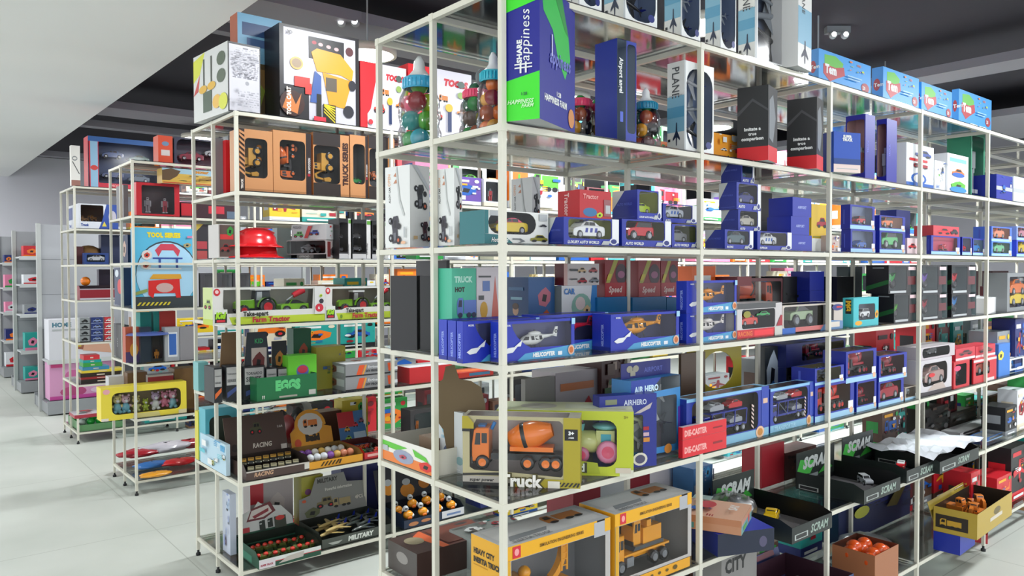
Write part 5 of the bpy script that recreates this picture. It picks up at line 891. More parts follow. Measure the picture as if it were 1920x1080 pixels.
small_win('blue flat box lying past the fourth post', 'A', 6, 1850, 1925, 880, 'grey', col='2c5c9c', back='8c9498', Y=.05)

# ---- bottom tier
z7 = shelf_z('A', 7)
Y1 = tray('yellow and black open tray of orange toys jutting from the bottom', 'A', 7, 1832, R=1897, L=1750, at=onplane(1832, 1013, z7+.092), th=3, h=.12, col='b89c3c', inc='2c241c', hh=.1, hcol='a8943c', lowfront=1, front=[('e', .55, .65, .1, .15, '6c5c2c'), ('r', .35, .35, .7, .5, 'd0c8b8')], header=[('b', .05, .05, .95, .95, 3, ('5c5c54', 'c8b8a0', '8c4438', 'c8a82c'), 16)], left=[('r', .05, .2, .8, .8, '2c241c'), ('s', 'truck', .4, .45, .5, .4, 'c89c30')])
for i, (u, v) in enumerate(((.3, .3), (.6, .5), (.35, .75))): put('digger', 'd87c30', Y1, u, v, .17, .7*i, 'orange plastic toy heaped in the yellow and black tray', 'toy', 'orange toys in the yellow tray', z=.03)
bx('blue plastic bin under the yellow and black tray', 'A', 7, 1790, None, w=.26, d=.2, h=.08, at=(2.95, -.06, .016), col='1c3cac', tc='2c3c6c', name='blue_bin', cat='bin') if 0 else None
fb = bx('blue carton beneath the yellow and black tray', 'A', 7, 0, None, R=1828, L=1750, h=.091, at=onplane(1800, 1042, z7), th=3, col='2036b4', tc='3a4a90', lc='1b2f9c', name='blue_carton'); del fb
ob_ = onplane(1852, 1020, .001); bx('small red car box lying on the floor by the rack', 'A', 7, 0, None, w=.12, d=.06, h=.05, at=(ob_.x, ob_.y, .0005), th=18, col='b8343c', inc='5c5c5c', win=(.15, .15, .85, .85, .01), toys=[dict(k='car', c='grey', L=.6, z=.1)], name='car_box')
B1 = tray('brown open carton of orange fuzzy toys in the third bay', 'A', 7, 1640, R=1684, L=1560, Y=-.03, h=.15, col='a86c48', inc='5c3426', hh=0, lowfront=1)
for i in range(8): put('ball', 'd8541c', B1, .15+.22*(i % 4), .2+.45*(i//4)+.05*(i % 2), .07, 0, 'orange fuzzy toy in the brown open carton', 'toy', 'orange toys in the brown carton', name='fuzzy_toy', z=.075+.01*(i % 3))
B2 = tray('blue tray of red and white toys in the second bay', 'A', 7, 1460, R=1600, Y=-.05, d=.3, h=.14, col='2c4474', inc='3c2430', hh=.12, hcol='3c4878', header=[('b', 0, 0, 1, 1, 8, ('4a2c44', '3c3c6c', '6c3440'), 14)], lowfront=1)
for i in range(8): put('ball', ['d0202c', 'e8e0dc', 'c82430'][i % 3], B2, .15+.22*(i % 4), .2+.4*(i//4), .05, 0, 'red or white round toy in the blue tray', 'toy', 'round toys in the blue tray', name='round_toy', z=.05)
bx('dark blue starry panel carton with a yellow disc', 'A', 7, 1572, 925, R=1706, d=.1, Y=.33, col='1f2850', front=[('b', 0, .3, 1, 1, 5, ('27306c', '1a2040', '2c2c5c'), 14), ('e', .26, .5, .1, .11, 'a8ac3c'), ('p', [(.6, .4), (.85, .9), (.95, .85), (.75, .35)], '5c5428')], name='starry_carton', cat='carton')
sack('silver foil-like clear bag heap beside the brown carton', (2.24, .16, z7), .22, .12, .12, 9, lvl=7, inner=['8c9098', 'a8acb4', '6c7078'])
bx('grey boxed set with black lettering near the second post', 'A', 7, 1352, 1040, R=1418, d=.12, Y=.04, col='8c8a88', front=[('t', .1, .8, .12, 'CITY', 'black', dict(w=.6, bold=.05)), ('s', 'blob', .4, .5, .4, .2, 'c08030')], name='toy_box')
bx('white clear-front pack past the third post', 'A', 7, 1900, None, w=.2, h=.12, d=.2, Y=.05, col='8ca4b8', inc='c0ccd4', win=(.1, .1, .9, .9, .01), name='clear_box') 

# ================================================================ SECOND RACK
def b_(label, lvl, N, T, **k): return bx(label, 'B', lvl, N, T, **k)
b_('white carton printed with construction toys, overhanging the rack end', 1, 428, 76, R=489, L=364, X=-.02, th=4, col='2a2c2e', lc='d8dad8', front=[('r', .04, .02, .97, .97, 'd5d4dc'), ('lines', .12, .5, .9, .92, 16, ('9a9aa4', 'b4b4bc', '70707a'), 3), ('lines', .15, .08, .85, .3, 7, ('9a9aa4', 'b4b4bc'), 5), ('e', .45, .4, .06, .03, 'a0a0a8')],
   left=[('p', [(0, .6), (0, .93), (.35, 1), (.2, .7)], 'd8dc3c'), ('p', [(0, .4), (.2, .7), (.15, .45)], 'c83c38'), ('r', .3, .5, .34, .9, '3c4438'), ('r', .52, .5, .56, .9, '3c4438'), ('e', .82, .8, .12, .1, '4c5c48'), ('e', .82, .55, .12, .1, '4c5c48'), ('r', .3, .1, .55, .4, '3c5440'), ('e', .3, .45, .12, .06, 'e0b030'), ('e', .55, .46, .12, .06, 'e0b030'), ('e', .7, .2, .12, .1, 'e8b84c'), ('e', .88, .17, .12, .12, 'd8dc3c')], name='picture_carton', cat='carton')
b_('tall blue and olive boxed set at the back', 1, 447, 22, R=530, d=.1, Y=.2, col='5c4c2c', lc='b05c3c', front=[('r', 0, .55, 1, 1, '7ab0d0'), ('r', .1, .8, 1, .92, '2c4a78'), ('p', [(.2, .7), (.8, .7), (.9, .77), (.2, .78)], '4c6a98'), ('r', .66, .5, .85, .6, '202a28'), ('r', .66, .38, .85, .47, '202a28'), ('e', .5, .4, .4, .1, '8c6c3c'), ('p', [(.2, 0), (.5, .35), (.6, .3), (.4, 0)], '8c9c38')], name='picture_carton', cat='carton')
b_('black-framed tool cart carton with yellow cart picture', 1, 525, 42, R=674, d=.18, Y=.014, col='1e1c20', front=[('r', .05, .36, .95, .97, 'd0cdd8'), ('r', .35, 0, .95, .4, 'c4c2cc'), ('r', .35, .68, .8, .92, '16161a'), ('e', .42, .86, .03, .02, 'crimson'), ('e', .5, .85, .03, .02, 'e0b0b0'), ('e', .6, .84, .03, .02, 'e0b0b0'), ('e', .7, .83, .03, .02, 'e0b0b0'), ('e', .87, .83, .05, .05, '5c2c30'),
     ('p', [(.38, .75), (.45, .8), (.75, .78), (.92, .62), (.9, .5), (.75, .55), (.45, .55)], 'e0a024'), ('p', [(.52, .55), (.9, .5), (.8, .18), (.6, .2)], 'd8982a'), ('r', .56, .35, .7, .5, '5c5448'), ('e', .2, .6, .08, .07, 'd8b060'), ('e', .2, .6, .06, .05, '9c8468'), ('r', .17, .35, .36, .46, 'c8342c'), ('r', .3, .28, .38, .4, 'c8342c'), ('p', [(.36, .2), (.5, .2), (.5, .5), (.42, .55)], '3a5a9c'), ('e', .85, .15, .07, .07, '2c2c34'), ('e', .9, .45, .05, .06, '2c2c34'), ('p', [(.44, .0), (.5, .0), (.5, .3), (.44, .3)], '1c1c10'), ('r', .52, .0, .68, .2, '1c1c10'), ('haz', .53, .0, .67, .2, 'd8c020', 6),
     ('e', .14, .16, .15, .14, '3a1c14'), ('p', [(.02, .1), (.1, .3), (.18, .15), (.25, .28), (.2, .05)], 'c8783c'), ('t', .12, .03, .07, 'TOOL CART', 'e8dcd0', dict(rot=90, w=.3, bold=.06)), ('t', .08, .9, .035, '3D', 'dgrey'), ('r', .4, 0, .55, .05, 'c83040')], name='tool_cart_carton', cat='carton')
for i, (N, R, T) in enumerate(((676, 762, 113), (766, 884, 118))):
    b_('red and white carton with tool pictures, ' + ('nearer the tool cart carton' if i == 0 else 'seen through the front rack end'), 1, N, T, R=R, d=.14, Y=.02, col='d0232c', front=[('p', [(.22, .3), (.4, 1), (1, 1), (1, 0), (.15, 0), (.15, .22)], 'd4d2dc'), ('t', .55, .78, .09, 'TOOLS', 'c8343c', dict(w=.4, bold=.08, shear=.2)), ('r', .45, .5, .62, .68, 'e4e2e8'), ('s', 'truck', .54, .58, .14, .12, 'c87c40'), ('s', 'jeep', .4, .32, .24, .16, 'e03c28'), ('s', 'car', .85, .42, .2, .1, 'e08030'), ('e', .82, .82, .06, .05, '4c6058'), ('e', .82, .66, .06, .05, '8ca858'), ('r', .6, .1, .66, .5, '20305c'), ('e', .62, .45, .06, .06, 'd8b030'), ('e', .2, .1, .05, .04, 'c8343c'), ('r', .86, .1, .92, .3, '202a44')], name='tool_carton', cat='carton')
TS = [('black', 'TRUCK SERIES'), ]
def truck_series(label, N, R, T, toys, band='l', strip=None, **k):
    fr = [('r', 0, 0, 1, .04, 'a87448')]
    if strip == 'haz': fr += [('r', 0, 0, .16, 1, '2a1c18'), ('haz', .0, .25, .16, .98, 'c88c5c', 9), ('t', .1, .03, .06, 'TRUCK', 'e8e0d8', dict(rot=90, w=.16, bold=.05))]
    if strip == 'black': fr += [('r', .86, 0, 1, 1, '241818'), ('t', .97, .35, .07, 'IN WOODEN', 'd8d0cc', dict(rot=90, w=.25)), ('r', .9, .3, .97, .34, 'crimson')]
    if strip == 'text': fr += [('r', 0, .8, .75, 1, '2a2220'), ('t', .96, .18, .14, 'TRUCK SERIES', '3a1c14', dict(rot=90, w=.7, bold=.06)), ('r', 0, 0, .75, .2, '2c2420')]
    return b_(label, 2, N, T, R=R, d=.12, Y=.014, col='c48a5a', inc='6a6c6e', win=(.17, .22, .84, .86, .02) if strip != 'text' else (.02, .2, .74, .8, .02), front=fr, toys=toys, name='truck_series_box', **k)
dg = lambda c, z, rz=math.pi/2, x=.45: dict(k='digger', c=c, L=1.0*60/60*.55, x=x, z=z, y=.5, rz=0)
truck_series('kraft truck series box with yellow loader and hazard stripes', 449, 512, 240, [dict(k='digger', c='e0a430', L=.56, x=.42, z=.26, vert=1), dict(k='ball', c='e8943c', L=.16, x=.72, z=.7), dict(k='ball', c='e8943c', L=.16, x=.72, z=.5)], strip='haz')
truck_series('kraft truck series box with orange mixer', 513, 584, 243, [dict(k='mixer', c='f07024', L=.56, x=.42, z=.26, vert=1), dict(k='ball', c='e8844c', L=.15, x=.68, z=.7)], strip='black')
truck_series('kraft truck series box with second yellow loader', 588, 655, 247, [dict(k='digger', c='e0a430', L=.56, x=.36, z=.24, vert=1)], strip='text')
truck_series('narrow kraft truck box with green car at its foot', 657, 690, 252, [dict(k='car', c='30a050', L=.7, x=.5, z=.24)], strip='black')
truck_series('kraft truck box with large bubble beside the front rack end', 692, 740, 254, [dict(k='digger', c='d87028', L=.55, x=.4, z=.3)], strip='text')
b_('bright red carton behind the end post', 2, 424, 262, R=440, d=.08, Y=.3, col='e0242c', name='carton'); b_('grey clear pack behind the end post', 2, 404, 258, R=420, d=.06, Y=.34, col='9a9ea4', name='toy_pack')
# third tier
b_('white-edged carton with red car pictures beside the helmets', 3, 410, 420, R=441, d=.14, Y=.08, col='c8c4c0', front=[('r', .06, .03, .98, .98, '5c4a44'), ('r', .1, .55, .9, .7, 'c83838'), ('s', 'blob', .7, .8, .4, .3, '3c8c3c'), ('s', 'car', .4, .3, .6, .3, '8c3434')], name='toy_box')
z3 = shelf_z('B', 3); P = spot('B', 3, 480, .16)
h_a = toy('helmet', 'd81e24', None, (P.x, P.y, z3), .29, .3, name='toy_helmet'); h_a.scale.z = .19; h_a.location.z -= .018; finish(h_a, 'red toy hard hat, lower of two nested', 'toy helmet', 'B', 3); h_b = toy('helmet', 'e0222a', None, (P.x, P.y, z3+.052), .28, .22, name='toy_helmet'); h_b.scale.z = .19; h_b.location.z -= .018; finish(h_b, 'glossy red toy hard hat, upper of two nested', 'toy helmet', 'B', 3)
k = b_('dark window carton with black vehicle, under the white truck carton', 3, 612, 449, R=632, L=534, Y=.06, th=24, col='c4bab8', inc='24201f', lc='b8b2b2', lwin=(.05, .28, .98, .95, .01), left=[('r', .3, .04, .7, .2, '6c6a68'), ('t', .36, .07, .1, 'OFFROAD', 'd8d8d4', dict(w=.25))], front=[('r', .1, .1, .4, .9, '7c3434'), ('s', 'blob', .6, .4, .5, .5, '54484a')], toys=[dict(k='truck', c='dgrey')] if 0 else [dict(k='pickup', c='dgrey', L=1.2, y=.5, z=.25, rz=math.pi/2)], name='vehicle_carton', cat='carton')
b_('white carton with green and blue off-roader pictures', 3, 612, None, R=637, L=547, h=.078, Y=.055, th=24, on=k, col='c8c8ca', left=[('s', 'jeep', .2, .35, .28, .45, '58b048'), ('s', 'jeep', .66, .45, .28, .4, '4454a8'), ('p', [(.38, .1), (.48, .1), (.62, .9), (.5, .9)], 'c83434'), ('t', .06, .74, .16, 'FIGUO', '6c7074', dict(w=.3))], front=[('b', .1, .1, .9, .9, 5, ('c83434', '3c8c50', 'd09040', 'dgrey'), 8)], name='truck_carton', cat='carton')
for N, R, T, s in ((636, 658, 409, 'nearer the white truck carton'), (661, 695, 411, 'with white spine'), (698, 728, 414, 'nearest the front rack')):
    b_(f'black window box of chunky wheels, {s}', 3, N, T, R=R, d=.12, Y=.014, col='26282a', inc='3a3e40', win=(.04, .16, .76, .9, .01), front=[('r', .78, 0, 1, 1, 'd8d8d6'), ('r', 0, 0, .76, .12, 'c8c8c8'), ('t', .84, .1, .12, 'OFFROAD', 'dgrey', dict(rot=90, w=.3)), ('r', .8, .88, 1, .97, '5c9c3c')], toys=[dict(k='suv', c='dgrey', L=.6, x=.4, z=.5), dict(k='suv', c='6c7074', L=.6, x=.4, z=.18)], name='vehicle_box')
b_('pale green clear pack behind the helmets', 3, 520, 427, R=546, d=.06, Y=.3, col='98a8a4', name='toy_pack')
# fourth tier
TRF = [('r', 0, 0, 1, .2, 'b8cc3c'), ('r', 0, .2, .08, 1, 'd8d6d2'), ('p', [(0, 0), (.16, 0), (.12, .3), (0, .34)], 'd8d6d2'), ('e', .035, .88, .028, .1, 'c8343c'), ('e', .035, .89, .015, .05, 'e8c8c8'), ('r', .01, .04, .12, .42, 'd8dcd4'), ('r', .015, .06, .115, .3, '2a2a28'), ('t', .02, .18, .2, 'Kid', '9cd030', dict(w=.09, bold=.08, shear=.2)), ('r', .03, .08, .1, .14, 'c8303c'),
       ('r', .9, .2, 1, 1, 'd4d4d2'), ('e', .945, .38, .04, .12, 'c83444'), ('t', .932, .34, .08, '6', 'white'), ('e', .965, .57, .022, .07, '3c3c44'), ('s', 'blob', .96, .73, .03, .1, 'b4d040'), ('t', .25, .22, .12, 'Take-apart', '2e2e28', dict(w=.22, bold=.05)), ('t', .33, .05, .13, 'Farm Tractor', 'b0243c', dict(w=.36, bold=.05)), ('e', .19, .1, .015, .06, '6c8c30')]
hpt = [(.1, .3), (.2, .3), (.26, .36), (.88, .36), (.89, .94), (.09, .94), (.085, .5)]
for i, (Lx, N, R, T, s) in enumerate(((381, 399, 609, 540, 'outermost, complete in view'), (None, 609.5, 756, 538, 'second of three, beside the rack end'), (None, 757.5, 868, 537, 'third of three, seen between posts'))):
    b_(f'long lime take-apart farm tractor box, {s}', 4, N, T, R=R, L=Lx, d=None if Lx else .12, Y=.014, col='d4d4cf', inc='8c8a80', lc='c4d48c', twin=(.06, .08, .96, .92, .01), win=(0, 0, 1, 1, .01, hpt[::1]), front=TRF, left=[('r', 0, 0, 1, .15, 'b8cc3c'), ('s', 'jeep', .5, .55, .7, .3, 'a8c060')], toys=[dict(k='tractor', c='8cd428', L=.38, x=.4, z=.2, full=True), dict(k='pickup', c='8cd428', L=.26, x=.74, z=.2)],
       parts=[('screwdriver', lambda m, w, d, h: (m.tube((w*.68, d*.4, h*.6), (w*.76, d*.4, h*.78), .004, n=8, col='silver'), m.tube((w*.74, d*.4, h*.74), (w*.84, d*.4, h*.9), .013, .017, 10, 'd8303c'))[0] and None)], name='farm_tractor_box')
# fifth tier: dinosaur boxes, eggs tray, engineering cartons
for N, R, T, s, pic in ((402, 417, 690, 'narrow one at the rack end', 'rust'), (424, 447, 686, 'behind the end corner post', 'white'), (457, 497, 688, 'under the dark-picture header', 'white'), (499, 520, 690, 'in the middle of the row', 'crimson'), (521, 541, 690, 'behind the lime box', 'white')):
    b_(f'black tornado series carton, {s}', 5, N, T, R=R, d=.14, Y=.1, col='23262a', front=[('r', .06, .45, .94, .95, 'b0b0ae'), ('t', .12, .74, .16, 'TORNADO', 'dgrey', dict(w=.75)), ('t', .12, .54, .16, 'SERIES', 'dgrey', dict(w=.7)), ('p', [(.1, .1), (.9, .3), (.9, .42), (.1, .25)], 'd86a34' if pic == 'rust' else '3a4a7c')], name='tornado_carton', cat='carton')
def hcard(label, N, R, T, c, ops, z, Y=.12, shape=None, rack='B', lvl=5, d=.006):
    P = spot(rack, lvl, N, Y, z=z); w = along(P, (1, 0, 0), R); h = zat(P, T)-P.z; m = MB(); F = Face(m, (0, 0, 0), (1, 0, 0), (0, 0, 1), w, h); F.k = 0; pts = shape or [(0, 0), (1, 0), (.85, 1), (.15, 1)]; F.poly(pts, c); F.k = -14; F.poly(pts[::-1], 'card'); m.grid([[F.P(x, y, 0) for x, y in pts], [F.P(x, y, -14) for x, y in pts]], 'card', sm=False); F.k = 1; F.run(ops)
    return finish(m.build('header_card', 'card', None, P), label, 'header card', rack, lvl)
zt = shelf_z('B', 5)+.093
hcard('brown back of a display header above the black cartons', 411, 450, 624, '6c5438', [('r', 0, 0, 1, .12, '8c2430')], zt, .16); hcard('dark display header with white dinosaur picture', 456, 508, 624, '2c343c', [('r', .3, .08, .85, .66, 'c4b8b0'), ('s', 'blob', .55, .35, .45, .45, '6c3030'), ('t', .42, .76, .14, 'KID', '3c9c64', dict(w=.3))], zt, .13); hcard('small dark header with orange animal picture', 510, 538, 640, '24282c', [('s', 'blob', .5, .5, .55, .45, 'b8783c'), ('r', .2, .1, .8, .2, '8c8468')], zt, .15, [(0, 0), (1, 0), (1, 1), (0, 1)])
b_('dark green box with red dinosaur picture at the back', 5, 551, 617, R=584, d=.08, Y=.22, col='1c5840', front=[('s', 'blob', .55, .62, .5, .3, '9c4430')], name='dinosaur_box'); b_('lime green carton with round red logo', 5, 541, 668, R=594, d=.09, Y=.08, col='6ccc38', front=[('e', .5, .6, .22, .16, '5c6cb0'), ('e', .5, .64, .18, .1, 'c83c50'), ('p', [(.3, 0), (.95, 0), (.9, .12), (.4, .1)], 'c83040')], name='lime_carton', cat='carton')
E_ = tray('green tray reading eggs with clear side', 'B', 5, 482, R=594, L=456, Y=.014, h=.11, col='1f6a40', inc='1a4a30', lowfront=1.0, hh=0, front=[('t', .3, .4, .42, 'EGGS', '5cc078', dict(w=.42, bold=.08)), ('t', .08, .08, .14, '??', 'd8d8d0', dict(w=.1)), ('r', .36, .05, .66, .13, 'a8a498'), ('r', .86, .06, .98, .28, 'b8b8b0')])
b_('olive and yellow carton behind the engineering cartons', 5, 594, 652, R=648, d=.12, Y=.16, col='9c9434', front=[('b', .2, .3, .9, .9, 4, ('5c6c34', 'c8b43c', '3c5c8c'), 8)], name='olive_carton', cat='carton')
e1 = None
for T, s in ((708, 'lower'), (674, 'upper')):
    e1 = b_(f'flat grey engineering carton with orange slashes, {s} of two', 5, 648, T, R=745, L=608, Y=.014, on=e1, col='8f9092', lc='85878a', tc='d8dade', h=.066 if s == 'upper' else None, front=[('r', 0, 0, 1, .1, '26262a'), ('p', [(.2, .1), (.3, .1), (.36, .85), (.26, .85)], 'e0582c'), ('p', [(.31, .1), (.34, .1), (.4, .85), (.37, .85)], 'e89c3c'), ('t', .42, .56, .2, 'Engineering', 'd8dade', dict(w=.34)), ('t', .38, .28, .16, 'DIY PRODUCT', '34363a', dict(w=.36, bold=.05)), ('p', [(.82, .2), (.88, .2), (.86, .85), (.8, .85)], 'e0582c'), ('r', .9, .25, 1, .5, 'd8dade')], top=[('p', [(.3, .1), (.8, .2), (.7, .9), (.2, .8)], 'e8e8ec'), ('s', 'blob', .4, .5, .2, .3, 'c87c70')], left=[('s', 'blob', .4, .5, .5, .6, '6c3434'), ('r', .6, .3, .95, .8, 'lgrey')], name='engineering_carton', cat='carton')
b_('teal and yellow animal box behind the end posts', 5, 372, 680, R=391, d=.08, Y=.52, col='7ab8b8', name='animal_box')
# sixth tier
R1 = tray('brown racing display tray full of small dark cars', 'B', 6, 462, R=580, L=428, Y=.0, h=.07, col='4e3d38', inc='3a302c', hh=.24, hcol='4c3b35', header=[('t', .42, .3, .13, 'RACING', 'd8d0c4', dict(w=.32, shear=.2)), ('s', 'jeep', .5, .7, .2, .28, '4a4c34'), ('e', .13, .35, .05, .08, '2c2422'), ('t', .1, .16, .07, 'RACER', 'd8d0c4', dict(w=.1)), ('r', .88, .1, .98, .3, 'c8c0b8'), ('t', .86, .66, .05, '1:64', 'b8b0a8')], front=[('t', .12, .3, .45, 'RACING', 'c8a080', dict(w=.3, shear=.2)), ('r', .92, .2, 1, .95, 'd0ccc4'), ('r', .0, .85, 1, 1, 'c4bcb4')])
for i in range(14): put('car', ['3a3c34', '4c4630', '2c2e2c'][i % 3], R1, .12+.12*(i % 7)+.02, .25+.4*(i//7), .075, 1.2, 'tiny dark off-road car in the brown racing tray', 'toy car', 'small cars in the brown racing tray', roof='b88c3c' if i > 6 else '8a8468', z=.018+.02*(i//7), name='toy_car')
U1 = tray('orange and yellow build display tray with arched header', 'B', 6, 580, R=680, d=.26, Y=.0, h=.06, col='d8982c', inc='8c6c3c', hh=.23, hw=.8, hcol='d0902c', shape=[(0, 0), (1, 0), (1, .55), (.82, .6)]+[(.5+.38*math.cos(math.pi*i/10), .62+.38*math.sin(math.pi*i/10)) for i in range(11)]+[(.12, .6), (0, .5)], header=[('e', .5, .66, .3, .26, 'c8c4bc'), ('s', 'truck', .5, .68, .34, .22, 'd0783c'), ('t', .34, .28, .13, 'Build', '2c241c', dict(w=.34, bold=.1)), ('e', .15, .25, .08, .1, 'b8482c'), ('haz', .0, .0, 1, .1, '2c2418', 10)], front=[('haz', .2, .2, .6, .8, '3a2c18', 6)])
rr = random.Random(2)
for i in range(14): put('ball', rr.choice(['cfd4d8', 'c8a04c', '7c4a9c', '3c8c6c', 'd8d4cc', 'c87c5c']), U1, .12+.125*(i % 7), .25+.4*(i//7), .04, 0, 'little bagged toy in the build tray', 'toy', 'bagged toys in the build tray', name='bagged_toy', z=.02)
V1 = tray('red-fronted tray with blue car-print header and bright small cars', 'B', 6, 684, R=735, d=.26, Y=.012, h=.055, col='c43438', inc='5c2c2c', hh=.19, hcol='3c6c9c', header=[('r', 0, .55, .6, 1, 'b02830'), ('s', 'car', .3, .5, .2, .2, 'd09c3c'), ('s', 'car', .3, .25, .22, .16, '8cb83c'), ('s', 'car', .62, .6, .2, .18, 'c83440'), ('s', 'car', .85, .7, .2, .18, '7c4a5c'), ('r', .5, .2, .95, .38, 'a8c0d0')], front=[('r', .1, .3, .6, .7, 'e8b0a8')])
for i in range(10): put('car', rr.choice(['e0702c', '5cb03c', 'd8402c', '2c3024']), V1, .12+.18*(i % 5), .25+.4*(i//5), .055, .4, 'small bright racing car in the red-fronted tray', 'toy car', 'bright cars in the red-fronted tray', z=.015)
b_('blue and white floral card standing at the rack end', 6, 426, None, L=374, w=.01, h=.13, X=.02, at=None, Y=None, col='c4dce8', lc='a8cfe4', left=[('e', .5, .8, .2, .08, 'e8d860'), ('b', 0, 0, 1, 1, 6, ('4ca0d0', 'white', 'e0e8f0', '5cc0d0'), 14)], name='floral_card') if 0 else \
bx('blue and white floral card standing at the rack end', 'B', 6, 424, None, L=376, w=.006, h=.15, X=-.012, col='c4dce8', lc='b8d6e6', left=[('b', 0, 0, 1, 1, 6, ('4ca0d0', 'white', 'e0e8f0', '5cc0d0', 'e8d860'), 16)], name='floral_card')
b_('teal-edged box with green figures in an oval window', 6, 386, 768, R=446, d=.1, Y=.46, col='58b0c0', inc='7c8c7c', win=(.12, .2, .85, .85, .03), toys=[dict(k='robot', c='8cbc4c', L=.4, z=.2, x=.4)], name='figure_box'); b_('yellow clear box of figures at the rack end', 6, 372, 772, R=384, d=.05, Y=.56, col='d8cc3c', name='figure_box')
sack('red and black bagged toys behind the racing header', spot('B', 6, 545, .42), .15, .07, .3, 3, 'B', 6, inner=['c02430', '2c2a2c', 'a81c28'])
b_('brown carton behind the build header', 6, 590, 775, R=640, d=.1, Y=.4, col='5c3c30', name='brown_carton', cat='carton'); b_('yellow and red pack behind the blue header', 6, 642, 752, R=690, d=.1, Y=.42, col='c8b438', front=[rp(5, 8)], name='toy_pack')
# bottom tier
M1 = tray('dark green battle display tray of tanks with red flashes', 'B', 7, 486, R=602, d=.3, Y=-.05, h=.075, col='1c4c38', inc='202a22', hh=.2, hcol='c8ccc8', lean=.03, shape=[(0, 0), (1, 0), (.97, .5), (.8, .8), (.5, .9), (.42, 1), (.34, .85), (.02, .7)],
   header=[('r', 0, 0, 1, .3, '1c4c38'), ('p', [(.2, .55), (.3, .85), (.62, .95), (.7, .7), (.5, .55)], '6c3034'), ('p', [(.24, .6), (.3, .8), (.58, .88), (.64, .7), (.48, .6)], 'd4ccc4'), ('p', [(.3, .66), (.58, .8), (.58, .72), (.34, .6)], '8c343c'), ('r', .66, .25, .86, .55, '3c4438'), ('e', .76, .5, .08, .06, 'c83c34'), ('r', .1, .3, .24, .42, 'b8343c'), ('t', .4, .3, .2, 'il', '26302a', dict(bold=.1)), ('t', .54, .34, .18, 'il', '26302a', dict(bold=.1))], front=[('r', 0, .5, 1, 1, 'd4d8d4'), ('r', .0, .5, 1, .58, 'c04048'), ('p', [(.3, .2), (.7, .3), (.72, .9), (.45, .75)], 'b8b0a8'), ('r', 0, .05, .25, .9, 'd4ccd0'), ('t', .02, .3, .4, 'SUPER TRUCK', '9c2c44', dict(w=.2, bold=.06))], left=[('r', .3, .1, .7, .6, '3c7c64')])
for i in range(16): put('flower', 'd03426', M1, .12+.12*(i % 8), .25+.38*(i//8)+.03*(i % 2), .085, .5*i, 'small army-green toy with red flash in the battle tray', 'toy', 'tiny tanks in the battle tray', z=.01, name='toy_tank')
M2 = tray('camouflage military display tray of sand planes', 'B', 7, 604, R=735, d=.27, Y=.012, h=.075, col='4a4f48', inc='2c302c', hh=.26, hcol='8a8c88', lean=.03, shape=[(0, 0), (1, 0), (1, .75), (.75, .8), (.72, 1), (.3, .98), (.2, .65), (.04, .6)],
   header=[('t', .32, .86, .08, 'MILITARY', '3a3c38', dict(w=.3, bold=.05)), ('t', .42, .68, .07, 'Powerful deformation', 'd8d8d0', dict(w=.4)), ('s', 'jeep', .4, .45, .26, .24, '7c7450'), ('s', 'truck', .64, .4, .26, .22, 'a8986c'), ('s', 'blob', .2, .3, .22, .2, '5c6444'), ('t', .84, .4, .08, '4PCS', 'd8d4c8', dict(w=.12)), ('e', .1, .55, .03, .03, 'c85c3c')], front=[('t', .36, .22, .5, 'MILITARY', 'd8dcd4', dict(w=.42, bold=.06, shear=.1)), ('p', [(.08, .5), (.28, .5), (.22, .2), (.14, .2)], 'a8aca4')])
for i in range(4): put('plane', 'd0b878', M2, .2+.1*(i % 2), .3+.3*(i//2), .16, .35, 'sand camouflage plane in the military tray', 'toy plane', 'sand planes in the military tray', z=.03+.02*(i % 2), name='toy_plane')
for i in range(5): put('plane', '4c5450', M2, .62+.16*(i % 2), .2+.16*i, .15, .35, 'dark grey plane in the military tray', 'toy plane', 'dark planes in the military tray', z=.03+.01*(i % 2), name='toy_plane')
b_('yellow-green carton behind the battle header', 7, 566, 896, R=606, d=.1, Y=.36, col='a8a43c', front=[('e', .3, .7, .15, .06, '8c5c84'), ('e', .3, .3, .15, .08, '3c3a34')], name='yellow_carton', cat='carton'); b_('grey and red carton behind the battle header', 7, 470, 905, R=550, d=.1, Y=.38, col='a8a0a0', front=[('r', 0, .6, .3, 1, 'b8303c'), ('s', 'blob', .6, .5, .4, .5, 'b4aca8')], name='grey_carton', cat='carton'); b_('dark blue basket of toys at the back', 7, 640, 880, R=735, d=.12, Y=.4, col='34386c', name='blue_carton', cat='carton')
bx('pale floral plastic pack leaning at the rack end', 'B', 7, 432, None, L=418, w=.03, h=.3, X=.03, col='c4ccdc', left=[('b', 0, 0, 1, 1, 6, ('8c9ccc', 'c8b4cc', 'b0c4dc'), 10)], name='toy_pack')
D1 = tray('dark blue tray of orange penguins with helmets', 'B', 7, 758, R=870, d=.26, Y=.0, h=.075, col='1e2c44', inc='16202c', hh=.24, hcol='24242c', header=[('e', .2, .5, .1, .14, 'd88c28'), ('e', .2, .66, .06, .08, 'lgrey'), ('e', .5, .4, .12, .16, 'd88c28'), ('e', .5, .6, .07, .08, 'lgrey'), ('e', .8, .5, .1, .14, 'c87c24'), ('e', .8, .68, .06, .07, 'lgrey')], front=[('r', .62, .1, 1, 1, 'd4d4d8'), ('r', .7, .35, .94, .6, '6c84b0'), ('e', .15, .4, .08, .25, 'b8784c'), ('e', .35, .5, .08, .2, 'b8784c')])
for i in range(8): put('duck', 'f09c1c', D1, .13+.24*(i % 4), .2+.42*(i//4), .1, 0, 'orange penguin figure with grey helmet in the dark blue tray', 'toy figure', 'orange penguins in the dark blue tray', z=.03+.02*(i//5), name='toy_penguin')
